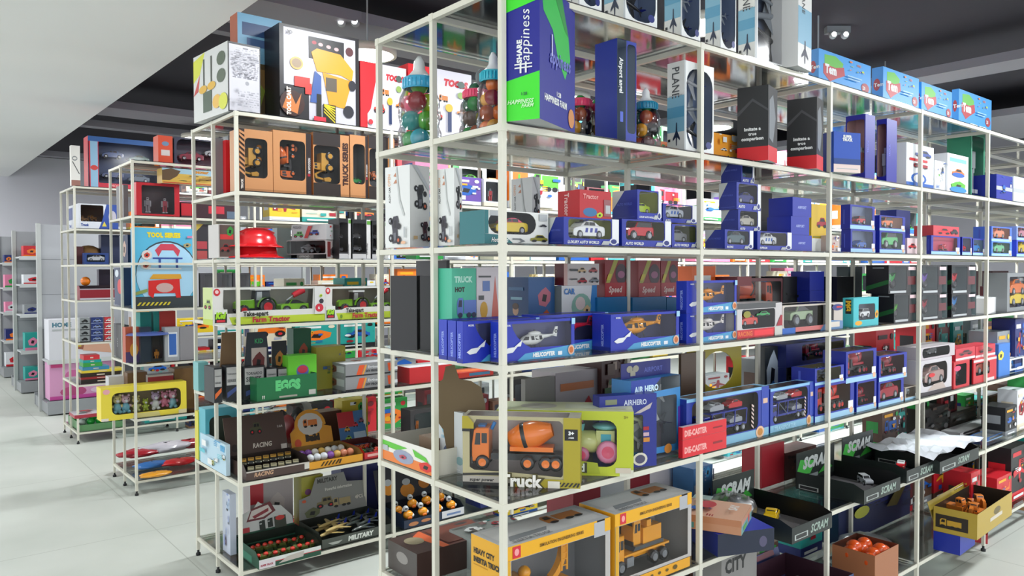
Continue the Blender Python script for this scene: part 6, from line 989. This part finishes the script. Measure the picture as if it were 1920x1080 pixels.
W1 = b_('dark window box of orange and white robots behind the end post', 6, 770, 770, R=835, d=.1, Y=.02, col='3c3a3c', inc='74787a', win=(.1, .1, .9, .9, .02), toys=[dict(k='robot', c='e8843c', c2='grey', L=.28, x=.3, z=.45), dict(k='robot', c='3cb04c', c2='dgrey', L=.28, x=.6, z=.1)], name='robot_box')
b_('flat red and white carton seen between the racks', 5, 768, 690, R=848, d=.16, Y=.02, col='c42c30', tc='dcdcdc', top=[('r', .1, .1, .9, .9, 'e4e4e6')], name='flat_carton', cat='carton'); b_('flat red boat-shaped pack beside the flat carton', 5, 860, 700, R=925, d=.16, Y=.03, col='b83024', top=[('e', .5, .5, .4, .3, 'e06a2c')], front=[('r', .3, .2, .9, .8, '3c6c8c')], name='flat_pack')

# ================================================================ THIRD AND FOURTH RACK, ends in view
def c_(label, lvl, N, T, **k): return bx(label, 'C', lvl, N, T, **k)
def d_(label, lvl, N, T, **k): return bx(label, 'D', lvl, N, T, **k)
o1 = c_('tapered orange-red toy carton', 1, 297, 253, R=324, d=.12, Y=.1, col='d84a24', front=[('e', .5, .72, .25, .08, '6c8cac'), ('r', .2, .3, .8, .5, 'd8d0cc')], name='orange_carton', cat='carton')
c_('dark window box with white highlights beside the orange-red carton', 1, 327, 256, R=440, d=.14, Y=.1, col='2a3048', inc='3a4054', win=(.04, .06, .96, .94, .04), toys=[dict(k='car', c='8c3c4c', L=.4, x=.3, z=.2), dict(k='car', c='lgrey', L=.4, x=.72, z=.4)], name='car_box')
cr = c_('red window box of grey tools', 2, 256, 341, R=337, d=.12, Y=.03, col='c02430', inc='6c6a70', win=(.12, .06, .88, .92, .01), toys=[dict(k='robot', c='8c8a90', L=.4, x=.3, z=.1), dict(k='robot', c='a8505c', L=.4, x=.7, z=.1)], name='tool_box')
c_('red and dark boxed toy beside the tool box', 2, 340, 378, R=440, d=.12, Y=.03, col='3a2028', front=[('r', .0, .1, .25, .9, 'c02430'), ('r', .5, .3, .8, .8, 'c83040'), ('r', .85, 0, 1, .5, '5c7084')], name='toy_box')
P = spot('C', 2, 304, -.01, z=TOP[cr.name]+.001)
bx('yellow-brown dinosaur battle carton lying across the tool box', 'C', 2, 0, 314, at=P, R=438, d=.12, col='d0ac4c', front=[('p', [(0, .7), (0, 1), (1, 1), (1, .6)], '9cc0d0'), ('p', [(0, .2), (0, .85), (.12, 1), (.25, .85), (.2, .5), (.1, .2)], '5c4830'), ('t', .42, .78, .14, 'DINOSAUR', 'c8841c', dict(w=.3, bold=.1)), ('t', .48, .62, .1, 'WORLD', 'b8482c', dict(w=.2, bold=.08)), ('b', .2, .3, 1, .65, 6, ('6c5434', '8c6c3c', '4c4434', 'a88448'), 24), ('b', .1, .1, .5, .35, 8, ('4c5c2c', '34381c'), 10), ('r', 0, 0, 1, .06, 'b8402c')], name='dinosaur_carton', cat='carton') if 0 else \
bx('yellow-brown dinosaur battle carton lying across the tool box', 'C', 2, 0, 314, at=P, R=438, d=.12, col='d0ac4c', front=[('p', [(0, .7), (0, 1), (1, 1), (1, .6)], '9cc0d0'), ('p', [(0, .2), (0, .85), (.12, 1), (.25, .85), (.2, .5), (.1, .2)], '5c4830'), ('t', .42, .78, .14, 'DINOSAUR', 'c8841c', dict(w=.3, bold=.1)), ('b', .2, .3, 1, .65, 6, ('6c5434', '8c6c3c', '4c4434', 'a88448'), 24), ('b', .1, .1, .5, .35, 8, ('4c5c2c', '34381c'), 10), ('r', 0, 0, 1, .06, 'b8402c')], name='dinosaur_carton', cat='carton')
bx('grey clear pack hanging at the rack end', 'C', 2, 232, 346, L=219, X=.03, w=.03, col='8c8c90', name='toy_pack')
c_('tall blue tool series carton with red workbench picture', 4, 254, 426, R=362, d=.1, Y=.024, col='58b4d8', lc='3c94c0', front=[('e', .55, .42, .54, .42, '3a4650', 26), ('e', .55, .41, .53, .41, 'a8d4ee', 26), ('r', .0, .0, 1, .14, '3c4448'), ('t', .5, .885, .055, 'TOOL SERIES', 'e8d428', dict(al='c', w=.58, bold=.07)), ('p', [(.34, .72), (.44, .8), (.66, .8), (.78, .72), (.74, .64), (.66, .72), (.46, .72), (.4, .64)], 'c84458'), ('r', .3, .61, .82, .63, '34509c'), ('p', [(.4, .5), (.44, .5), (.44, .62), (.4, .62)], '34509c'), ('r', .7, .5, .74, .62, '34509c'), ('r', .2, .48, .8, .5, 'd8e4ea'), ('p', [(.24, .36), (.3, .42), (.78, .42), (.8, .36)], 'd8a038'),
     ('p', [(.22, .16), (.22, .34), (.76, .36), (.78, .12), (.7, .12), (.68, .18), (.32, .18), (.3, .12)], 'd42c2c'), ('e', .5, .25, .15, .06, 'c8a8a4'), ('e', .2, .66, .09, .06, 'd8d4d0'), ('s', 'blob', .2, .66, .1, .07, 'c8483c'), ('e', .18, .53, .09, .05, 'd0d0cc'), ('s', 'blob', .18, .53, .1, .06, 'b85c4c'), ('haz', .02, .03, .6, .07, 'd8c83c', 8), ('p', [(0, .16), (.2, .2), (.2, .24), (0, .2)], '8c9c54'), ('s', 'blob', .9, .79, .14, .06, 'a89c70'), ('r', .9, .88, 1, .91, 'c880a0')], name='tool_series_carton', cat='carton')
c_('black and red carton beside the tool series carton', 3, 368, 420, R=402, d=.1, Y=.03, col='2c2a30', front=[('p', [(0, .8), (.4, 1), (0, 1)], 'b8a040'), ('r', .72, .2, .95, .95, 'c83c34'), ('r', .05, .35, .6, .55, 'a83c44'), ('r', .05, .08, .6, .3, 'a84848')], name='toy_box') 
c_('white-spined grey box beside the tool series carton', 4, 364, 502, R=373, d=.1, Y=.02, col='c8c8cc', name='grey_carton', cat='carton')
for i, (N, R) in enumerate(((376, 406), (408, 436), (438, 470))): c_('grey display box with red toy car, ' + ['nearest the tool series carton', 'middle of three', 'furthest of three'][i], 4, N, 512, R=R, d=.1, Y=.02, col='4c4c50', inc='d0d4d8', win=(.3, .3, .95, .95, .01), toys=[dict(k='car', c='e03c30', L=.6, x=.6, z=.35)], name='car_box')
bx('blue and red bagged toy behind the end posts', 'C', 4, 232, 502, L=215, X=.05, w=.06, col='2a3a5c', left=[('e', .6, .5, .25, .2, 'e03c3c'), ('e', .3, .85, .2, .1, 'd8e0e8')], name='toy_pack')
bx('navy pack with white picture behind the end posts', 'C', 3, 240, 440, L=224, X=.05, w=.06, col='1c2c50', left=[('s', 'blob', .6, .5, .4, .6, 'c8a898')], name='toy_pack')
bx('dark grey narrow carton at the rack end', 'C', 5, 228, 610, L=212, X=.02, w=.05, col='46474b', left=[('t', .6, .3, .2, 'CITY', 'b0b0b4', dict(rot=90, w=.3))], name='grey_carton', cat='carton')
c_('orange and purple figure box behind the corner post', 5, 236, 614, R=262, d=.08, Y=.1, col='b8583c', front=[('r', 0, 0, 1, .3, '4c3c6c'), ('e', .6, .35, .3, .2, 'd89c3c')], name='figure_box'); c_('dark teal figure box with round lid', 5, 264, 614, R=284, d=.08, Y=.06, col='2c3a48', name='figure_box'); c_('dark box with amber robot', 5, 285, 622, R=306, d=.06, Y=.05, col='24282c', inc='3c3c3c', win=(.05, .1, .95, .95, .01), toys=[dict(k='robot', c='c8842c', c2='c8842c', L=1.1, z=.02)], name='robot_box')
c_('grey box with blue window panel', 5, 310, 614, R=337, d=.08, Y=.02, col='a4a6aa', front=[('r', .2, .12, .85, .85, 'd8dce0'), ('r', .28, .18, .78, .8, '3c68b4')], name='grey_box'); c_('plain pale grey box at the end of the fifth tier row', 5, 338, 614, R=366, d=.1, Y=.02, col='8e8c90', name='grey_box')
P = spot('C', 5, 282, .03, z=shelf_z('C', 5)+.185); o = MB().lathe([(.14, 0), (.13, .012), (.07, .02), (.001, .022)], '4a5c9c', 20).build('shallow_bowl', 'plastic', None, (P.x, P.y+.06, P.z)); finish(o, 'blue shallow plastic bowl upturned on the figure boxes', 'bowl', 'C', 5)
zt = shelf_z('C', 5)+.195
for i, (N, R, T, c, th) in enumerate(((264, 285, 586, '1c9088', 8), (290, 308, 584, '2a9c94', 8), (300, 330, 584, 'c83a34', -4))): c_(['teal leaning carton, nearer', 'teal leaning carton, further', 'red and white carton stack top'][i], 5, N, T, R=R, d=.08, Y=.2, th=th, col=c, front=[('r', .1, .4, .9, .5, 'e0d8d8')], name='carton')
yb = c_('long yellow window box of pastel animal dolls, jutting past the rack end', 6, 190, 729, R=350, d=.13, Y=.02, col='ecd848', inc='a89870', win=(.12, .16, .93, .82, .035), front=[('e', .06, .88, .04, .08, 'e8a8b0'), ('p', [(.35, 0), (.68, 0), (.66, .14), (.36, .14)], 'd8cc84'), ('r', .9, .0, 1, .12, 'e4d8b0'), ('r', 0, 0, .08, .08, 'e4dcd0')],
   toys=[dict(k='doll', c='7cb8c0', c2='e8d88c', L=.26, x=.2, z=.14), dict(k='doll', c='70b4c4', c2='e4bcc4', L=.25, x=.3, z=.14), dict(k='doll', c='c8cc84', c2='e4d484', L=.22, x=.42, z=.14), dict(k='doll', c='a4b840', c2='b8c848', L=.17, x=.53, z=.14), dict(k='doll', c='d8dcd4', c2='c8b0cc', L=.25, x=.65, z=.14), dict(k='doll', c='d47c90', c2='d88ca0', L=.22, x=.76, z=.2), dict(k='doll', c='8cc4cc', c2='e4a4b4', L=.25, x=.86, z=.14)], name='doll_box')
c_('white carton corner above the yellow doll box', 6, 205, 707, R=235, d=.1, Y=.3, X=None, col='c8c8cc', name='carton'); hs = c_('red and white toy house carton', 6, 278, 704, R=326, d=.1, Y=.15, col='c4c0c4', front=[('r', 0, .7, 1, .95, 'a03040'), ('r', .2, .1, .45, .5, 'd0282c')], name='house_carton', cat='carton')
c_('brown open carton in shade, before the toy house', 6, 240, 700, R=277, d=.14, Y=.2, col='6c5038', name='brown_carton', cat='carton'); c_('brown open carton in shade, beyond the toy house', 6, 328, 692, R=372, d=.14, Y=.16, col='80603c', name='brown_carton', cat='carton')
GB = 'flat bags on the third rack bottom tier'
for i, (px, py, sx, sy, sz, c, s) in enumerate(((262, 846, .16, .1, .06, ['a81c2c', '8c2430'], 'red and dark foil bag, front left'), (312, 838, .2, .1, .08, ['c8c4cc'], 'silver and red foil bag in the middle'), (285, 868, .12, .06, .05, ['3c7cc8'], 'blue bagged toy in front'), (290, 884, .1, .05, .035, ['e8a02c'], 'yellow bagged toy at the shelf edge'), (335, 862, .12, .07, .05, ['d8242c'], 'red and white bagged toy in front'), (355, 830, .15, .09, .07, ['9c2030', '5c2430'], 'dark red foil bag at the back'))):
    q = onplane(px, py+10, shelf_z('C', 7)); sack(s, (q.x, q.y, q.z), sx, sy, sz, 20+i, 'C', 7, matn='plastic', col=c[0])
d_('narrow white carton with grey loop', 1, 134, 272, R=151, d=.06, Y=.02, col='e6e4de', front=[('e', .4, .68, .3, .06, 'grey'), ('e', .4, .68, .2, .03, 'e6e4de'), ('p', [(.1, .6), (.2, .6), (.95, .3), (.85, .3)], 'dgrey'), ('r', 0, 0, 1, .14, '9c6c60')], name='white_carton', cat='carton')
d_('large red-edged blue window box of cars atop the last white rack', 1, 166, 254, R=300, L=158, Y=.02, col='c0283c', inc='26406c', lc='d83040', tc='2c6cb0', win=(.14, .09, .97, .9, .01), front=[('r', .03, .0, .13, 1, '8cb4d0'), ('r', .0, .9, 1, 1, '2c5c9c'), ('e', .08, .38, .05, .05, 'c83c38'), ('t', .3, .02, .05, 'MODEL', 'e8a0a0', dict(w=.3))], toys=[dict(k='car', c='304c84', L=.3, x=.35, z=.6), dict(k='car', c='3c5c54', L=.3, x=.72, z=.55), dict(k='car', c='34487c', L=.3, x=.35, z=.2), dict(k='car', c='4c5c6c', L=.3, x=.72, z=.15)], name='car_set_box')
d_('white and blue truck window box with orange digger parts', 2, 148, 381, R=222, L=126, Y=.02, col='d8dce4', inc='9c8478', win=(.05, .28, .62, .95, .01), front=[('p', [(.5, 0), (1, 0), (1, 1), (.7, 1), (.6, .4)], '2c4c9c'), ('p', [(.58, .1), (.64, .3), (.7, .1)], 'd8c84c'), ('e', .85, .5, .1, .25, 'b8b4c0'), ('t', .05, .1, .1, 'Truck', '34509c', dict(w=.2, bold=.06))], left=[('t', .2, .1, .12, 'Truck', '34509c', dict(w=.6, bold=.06)), ('r', .1, .4, .5, .9, '3c508c')], toys=[dict(k='digger', c='d8a060', L=.3, x=.25, z=.3), dict(k='digger', c='d89c58', L=.3, x=.5, z=.35)], name='truck_box')
hl = MB().lathe([(.11, 0), (.11, .02), (.09, .06), (.04, .085), (.001, .09)], '6c5030', 20, sy=.7); q = spot('D', 3, 166, .2, z=shelf_z('D', 3)+.08); o = hl.build('brown_basket', 'raw_card', None, q); finish(o, 'round brown basket turned upside down', 'basket', 'D', 3)
d_('dark red bagged toys under the brown basket', 3, 143, 462, R=157, d=.1, Y=.12, col='4c2426', name='toy_pack'); d_('navy window box with white car, front of the shelf', 3, 158, 474, R=204, d=.08, Y=.02, col='26407c', inc='7c8ca8', win=(.1, .2, .85, .85, .01), toys=[dict(k='car', c='d8dce0', L=.7, z=.25)], name='car_box'); d_('tall navy carton beyond the brown basket', 3, 190, 440, R=226, d=.1, Y=.12, col='1c2848', name='navy_carton', cat='carton')
RT = tray('dark red long tray with white edge and orange lamp-like toy', 'D', 4, 150, R=225, d=.2, Y=.01, h=.12, col='8c2430', inc='4c4048', hh=0, lowfront=.8, front=[('r', 0, 0, 1, .15, 'c8c4cc'), ('r', 0, .9, 1, 1, 'b0a4ac')]); put('ball', 'f08018', RT, .2, .5, .08, 0, 'orange round toy above the dark red tray', 'toy', None, name='orange_toy', z=.12)
d_('dark purple pack at the back above the red tray', 4, 186, 505, R=222, d=.08, Y=.26, col='3a3448', name='toy_pack')
for j, (N, R, c, c2, s) in enumerate(((150, 168, '8c9294', '24282c', 'grey and black'), (171, 193, '24346c', '8c9cc0', 'navy'), (196, 214, 'b8343c', 'e4dcdc', 'red and white'))):
    pv = None
    for i in range(4): pv = d_(f'small {s} car box, ' + ['lowest', 'second', 'third', 'topmost'][i] + ' of its stack', 5, N, None, R=R, d=.07, h=.052, Y=.02+.003*i, on=pv, col=c, front=[('s', 'car', .5, .5, .7, .6, c2), ('r', 0, 0, 1, .12, c2)], name='stacked_car_box')
pv = None
for i, (N, R, h, c, s) in enumerate(((152, 228, .035, '26221e', 'black'), (152, 226, .02, '8c2428', 'dark red'), (151, 226, .035, '2c241c', 'black with yellow rim'), (153, 232, .022, 'd8c03c', 'yellow'), (155, 205, .03, '3c84a8', 'blue'), (156, 192, .035, '3c9c48', 'green'), (156, 190, .025, '1c9c94', 'teal'), (157, 187, .04, 'c8343c', 'red'))):
    pv = d_(f'flat {s} game box, {NTH[i]} from the pile foot', 6, N, None, R=R, h=h, d=.16, Y=.015, on=pv, col=c, front=[('r', .4, .35, .6, .6, 'd8c8b8')], name='game_box')
d_('red and white carton beside the mixed game pile', 6, 206, 650, R=232, d=.1, Y=.03, h=.1, z=shelf_z('D', 6)+.1, col='d02c38', front=[('r', .1, .3, .9, .6, 'e8dcdc')], name='red_carton', cat='carton') if 0 else None
q = spot('D', 7, 118, -.02, z=shelf_z('D', 7)+.13)
GT = tray('green-filled tray of leafy plastic toys near the floor', 'D', 7, 150, R=232, L=128, Y=.01, h=.07, col='5c8c5c', inc='2c5c3c', hh=0, lowfront=.8)
for i in range(10): put('ball', '2cc848' if i % 3 else 'd8e8dc', GT, .1+.2*(i % 5), .2+.45*(i//5), .065, 0, 'bright green plastic toy in the green-filled tray', 'toy', 'green toys in the green-filled tray', name='green_toy', z=.03)
d_('red-rimmed flat display box of small cars, above the green toys', 7, 140, None, w=.36, h=.03, d=.24, Y=-.01, z=shelf_z('D', 7)+.12, col='a83444', tc='c4c0c8', top=[('b', .05, .05, .95, .95, 4, ('c83c3c', '4c5c54', 'c89c7c', '4c6ca8', 'lgrey'), 16)], name='flat_display_box')

# ================================================================ everyday stock filling the rest of the racks
CN = dict(red='cf2430', blue='2460b8', navy='1e2a6c', white='dfe3e8', yellow='e8c82c', orange='f07c24', green='2f9c48', teal='26a098', purple='6a4ca4', pink='e888ac', black='1c1d20', grey='8d9296', kraft='b98a5e', lime='a8d034', turquoise='4cc0cc', cream='e4dcc4', maroon='6c2028', brown='5e4234')
PIC = dict(car='car', truck='truck', jeep='jeep', plane='plane', helicopter='heli', creature='blob')
rf = random.Random(77)
def filler(rack_, lvl, xa, xb, Y, pal, seed, wmin=.12, wmax=.3, fill=.9, hmax=None, depth=.16, gap=.3):
    r = random.Random(seed); x = xa; zs = ZL[rack_]; room = (zs[lvl-2]-zs[lvl]-0 if 0 else (zs[lvl-2]-zs[lvl-1])) if lvl > 1 else .34; room -= .035; hm = hmax or room
    while x < xb:
        w_ = r.uniform(wmin, wmax)
        # keep clear of the posts along the row
        if r.random() < 1-fill: x += w_*.6; continue
        h_ = hm*r.choice([.35, .5, .62, .75, .85, .95]); h_ = min(h_, room)
        stackn = 2 if h_ < hm*.45 and r.random() < .7 else 1; on = None
        for s in range(stackn):
            for _ in range(60):
                c1 = r.choice(pal); c2 = r.choice([q for q in pal if q != c1]); pic = r.choice(list(PIC)); size = 'tall' if h_ > .22 else ('flat' if h_ < .1 else ('wide' if w_ > .22 else 'small')); kind = r.choice(['box', 'box', 'window box', 'carton'])
                bay = NTH[max(0, int(x/BAY))]; look = f'{size} {c1} and {c2} {kind} with {pic}, {bay} bay'; full = f'{look}, {PLACEW[rack_]} {TIER[lvl-1]}'
                if full not in USED: break
            P = Vector((X0[rack_]+x, Y0[rack_]+Y+r.uniform(0, .03), shelf_z(rack_, lvl))) if on is None else Vector((X0[rack_]+x, Y0[rack_]+Y+.01, 0))
            a, b = CN[c1], CN[c2]; win = None; toys = []; fr = [('r', 0, 0, 1, .16, b)]
            if kind == 'window box': win = (.08, .2, .85, .9, .01); tk = dict(car='car', truck='mixer', jeep='suv', plane='plane', helicopter='heli', creature='robot')[pic]; toys = [dict(k=tk, c=CN[r.choice(pal)] if r.random() < .5 else r.choice(['red', 'amber', 'silver', 'azure', 'leaf']), L=(.7 if tk != 'robot' else min(.5, h_*.7/w_)), z=.2, x=.46)]; fr += [('r', .88, .2, 1, .4, 'white')]
            else: fr += [('s', PIC[pic], .5, .55, .7, .4, r.choice(['crimson', 'amber', 'blue', 'leaf', 'orange', b])), ('r', .1, .82, .6, .9, r.choice(['white', b, 'amber'])), ('e', .85, .86, .08, .06, b), ('b', .05, .2, .95, .8, seed+int(x*100), [b, 'white', 'amber', 'crimson', 'blue'], 7), ('r', .1, .05, .7, .1, 'white')]
            on = bx(look, rack_, lvl, 0, None, at=P, w=w_*.94, h=h_, d=depth*r.uniform(.6, 1), col=a, inc='8a9098', on=on, win=win, front=fr, left=[('r', 0, 0, 1, .16, b), ('r', .2, .4, .8, .7, b)], toys=toys, group=None, name={'box': 'toy_box', 'carton': 'toy_carton', 'window box': 'window_box'}[kind])
            if h_*2 > room: break
        x += w_
def at_fix(): pass
BRIGHT = ['white', 'white', 'white', 'white', 'blue', 'blue', 'red', 'orange', 'yellow', 'green', 'teal', 'pink', 'cream', 'cream', 'turquoise', 'grey', 'grey', 'purple']
MIX = ['red', 'blue', 'navy', 'white', 'white', 'cream', 'orange', 'black', 'grey', 'kraft', 'teal', 'yellow', 'maroon', 'green']
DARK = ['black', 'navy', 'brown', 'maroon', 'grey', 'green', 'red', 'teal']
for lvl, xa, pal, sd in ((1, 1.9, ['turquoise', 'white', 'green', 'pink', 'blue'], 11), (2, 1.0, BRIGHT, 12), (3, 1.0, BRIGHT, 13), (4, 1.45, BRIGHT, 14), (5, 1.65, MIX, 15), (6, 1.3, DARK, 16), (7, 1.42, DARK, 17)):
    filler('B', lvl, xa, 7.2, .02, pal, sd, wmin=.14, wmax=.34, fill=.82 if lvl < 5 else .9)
filler('B', 2, .1, .8, .36, ['red', 'grey', 'navy'], 21, fill=.5); filler('B', 4, .1, .8, .36, MIX, 23, fill=.8)
for lvl, xa, pal, sd in ((1, 1.2, MIX, 31), (2, .95, MIX, 32), (3, .85, BRIGHT, 33), (4, 1.0, MIX, 34), (5, .8, MIX, 35), (6, .75, DARK, 36), (7, .9, DARK, 37)):
    filler('C', lvl, xa, 4.9, .02, pal, sd, wmin=.24, wmax=.42, fill=.9)
filler('C', 4, .5, .8, .36, MIX, 41)
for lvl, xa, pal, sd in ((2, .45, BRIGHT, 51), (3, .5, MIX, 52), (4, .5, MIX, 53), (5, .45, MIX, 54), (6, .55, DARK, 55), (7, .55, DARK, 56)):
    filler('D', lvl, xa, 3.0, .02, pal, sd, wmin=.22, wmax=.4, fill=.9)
filler('D', 1, .95, 3.9, .05, MIX, 57, wmin=.2, wmax=.34, fill=.6)
# back row of the front rack, seen dimly between its front stock
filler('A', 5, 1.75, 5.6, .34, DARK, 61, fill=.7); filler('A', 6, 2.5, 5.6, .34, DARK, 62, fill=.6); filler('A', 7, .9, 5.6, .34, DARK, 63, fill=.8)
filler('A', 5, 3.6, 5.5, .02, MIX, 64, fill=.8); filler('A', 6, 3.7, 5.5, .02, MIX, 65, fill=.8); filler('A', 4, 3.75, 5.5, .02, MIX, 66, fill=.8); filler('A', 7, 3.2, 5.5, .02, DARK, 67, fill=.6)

# ================================================================ grey pegboard gondolas at the back
def gondola(label, x, y, bays, shelves, hgt=2.0):
    t = finish(empty('gondola_shelf', (x, y, 0)), label, 'store shelf'); L = bays*1.0
    m = MB().box(0, L, .40, .43, .12, hgt, 'a3a6ab'); F = Face(m, (0, .40, .12), (1, 0, 0), (0, 0, 1), L, hgt-.12)
    for i in range(1, 5): F.run([('r', 0, i*.2, 1, i*.2+.003, '7c8084')])
    m.build('back_panel', 'card', t)
    for i in range(bays+1): MB().box(i-.02, i+.02, .385, .445, 0, hgt+.01, 'b4b8b6').build('upright', 'card', t)
    for s in (0, 1): MB().box(0, L, .02+s*.43, .40+s*.38, .02, .13, '8c9094').box(0, L, .0+s*.83, .02+s*.83, .015, .15, '9a9ea2').build('base_deck', 'card', t)
    for z in shelves: MB().box(.01, L, .05, .40, z, z+.02, 'b4b8ba').box(.01, L, .04, .05, z-.02, z+.025, 'd0d4d4').build('shelf', 'card', t)
    return t
GX = .12
def gy(base_py): return onplane(0, base_py, 0)
g1_ = gondola('grey pegboard store shelf with home box, nearest behind the white racks', GX, 7.62, 3, (.55,))
g2_ = gondola('grey pegboard store shelf, second behind the white racks', GX, 9.5, 3, (.5, .95, 1.32, 1.66)); g3_ = gondola('grey pegboard store shelf, furthest, by the back wall', GX+.02, 11.3, 3, (.5, .9, 1.25, 1.6))
hb = bx('white home box with printed stacked houses, above the pink box', None, 1, 0, None, at=(GX+.03, 7.68, .573), w=.62, h=.42, d=.28, col='dcdde4', front=[('t', .05, .82, .1, 'HOME', '4a7c90', dict(w=.45, bold=.06)), ('p', [(.4, .25), (.45, .6), (.7, .5), (.75, .15)], '9c6450'), ('p', [(.5, .2), (.55, .5), (.9, .4), (.95, .1)], 'd8a890'), ('r', .42, .3, .48, .5, 'c8b040'), ('r', .05, .72, .5, .76, 'lgrey')], name='home_box')
pb = bx('pink doll box with mauve pictures, on the store shelf base', None, 1, 0, None, at=(GX+.03, 7.68, .152), w=.62, h=.385, d=.28, col='d89cc4', front=[('e', .35, .45, .16, .35, 'c8689c'), ('r', .55, .5, .7, .95, 'e4b4d4'), ('e', .35, .2, .2, .14, 'b44c7c'), ('r', 0, 0, 1, .1, 'c84c9c'), ('e', .75, .2, .14, .08, 'e0c4dc'), ('r', .02, .88, .2, .97, 'd04c84')], name='doll_box')
rg = random.Random(9)
SHW = ['base', 'lowest shelf', 'second shelf', 'third shelf', 'upper shelf']
for (gx, gyy, zz, nm) in ((GX+.02, 9.5, (.15, .522, .972, 1.342, 1.682), 'second gondola'), (GX+.02, 11.3, (.15, .522, .922, 1.272, 1.622), 'furthest gondola')):
    for k, z in enumerate(zz):
        x = .04
        for j in range(3):
            w_ = rg.uniform(.1, .24); h_ = rg.uniform(.1, .26); c1, c2 = rg.sample(['white', 'red', 'teal', 'navy', 'grey', 'green', 'orange', 'blue', 'pink'], 2)
            lb = f'{c1} and {c2} toy box, {["outermost", "second", "third"][j]} along, {SHW[k]} of {nm}'
            bx(lb, None, 1, 0, None, at=(gx+x, gyy+rg.uniform(.07, .12), z), w=w_, h=h_, d=.18, col=CN[c1], inc='8a9098', win=(.1, .2, .85, .85, .01) if j == 1 else None, front=[('s', 'blob', .5, .5, .6, .5, CN[c2]), ('r', 0, 0, 1, .15, CN[c2])] if j != 1 else [('r', 0, 0, 1, .15, CN[c2])], toys=[dict(k='car', c=CN[c2], L=.6, z=.25)] if j == 1 else (), name='toy_box')
            x += w_+.03
fe = tag(empty('fire_extinguisher', (-.12, 12.7, 0)), 'red fire extinguisher standing by the back wall', 'fire extinguisher')
MB().lathe([(.001, 0), (.07, .0), (.075, .02), (.075, .38), (.05, .44), (.02, .46), (.02, .5)], 'd0202c', 20).build('cylinder', 'plastic', fe); MB().box(-.02, .06, -.01, .01, .5, .53, 'black').tube((.02, 0, .5), (.1, 0, .3), .01, n=8, col='black').build('valve', 'plastic', fe)
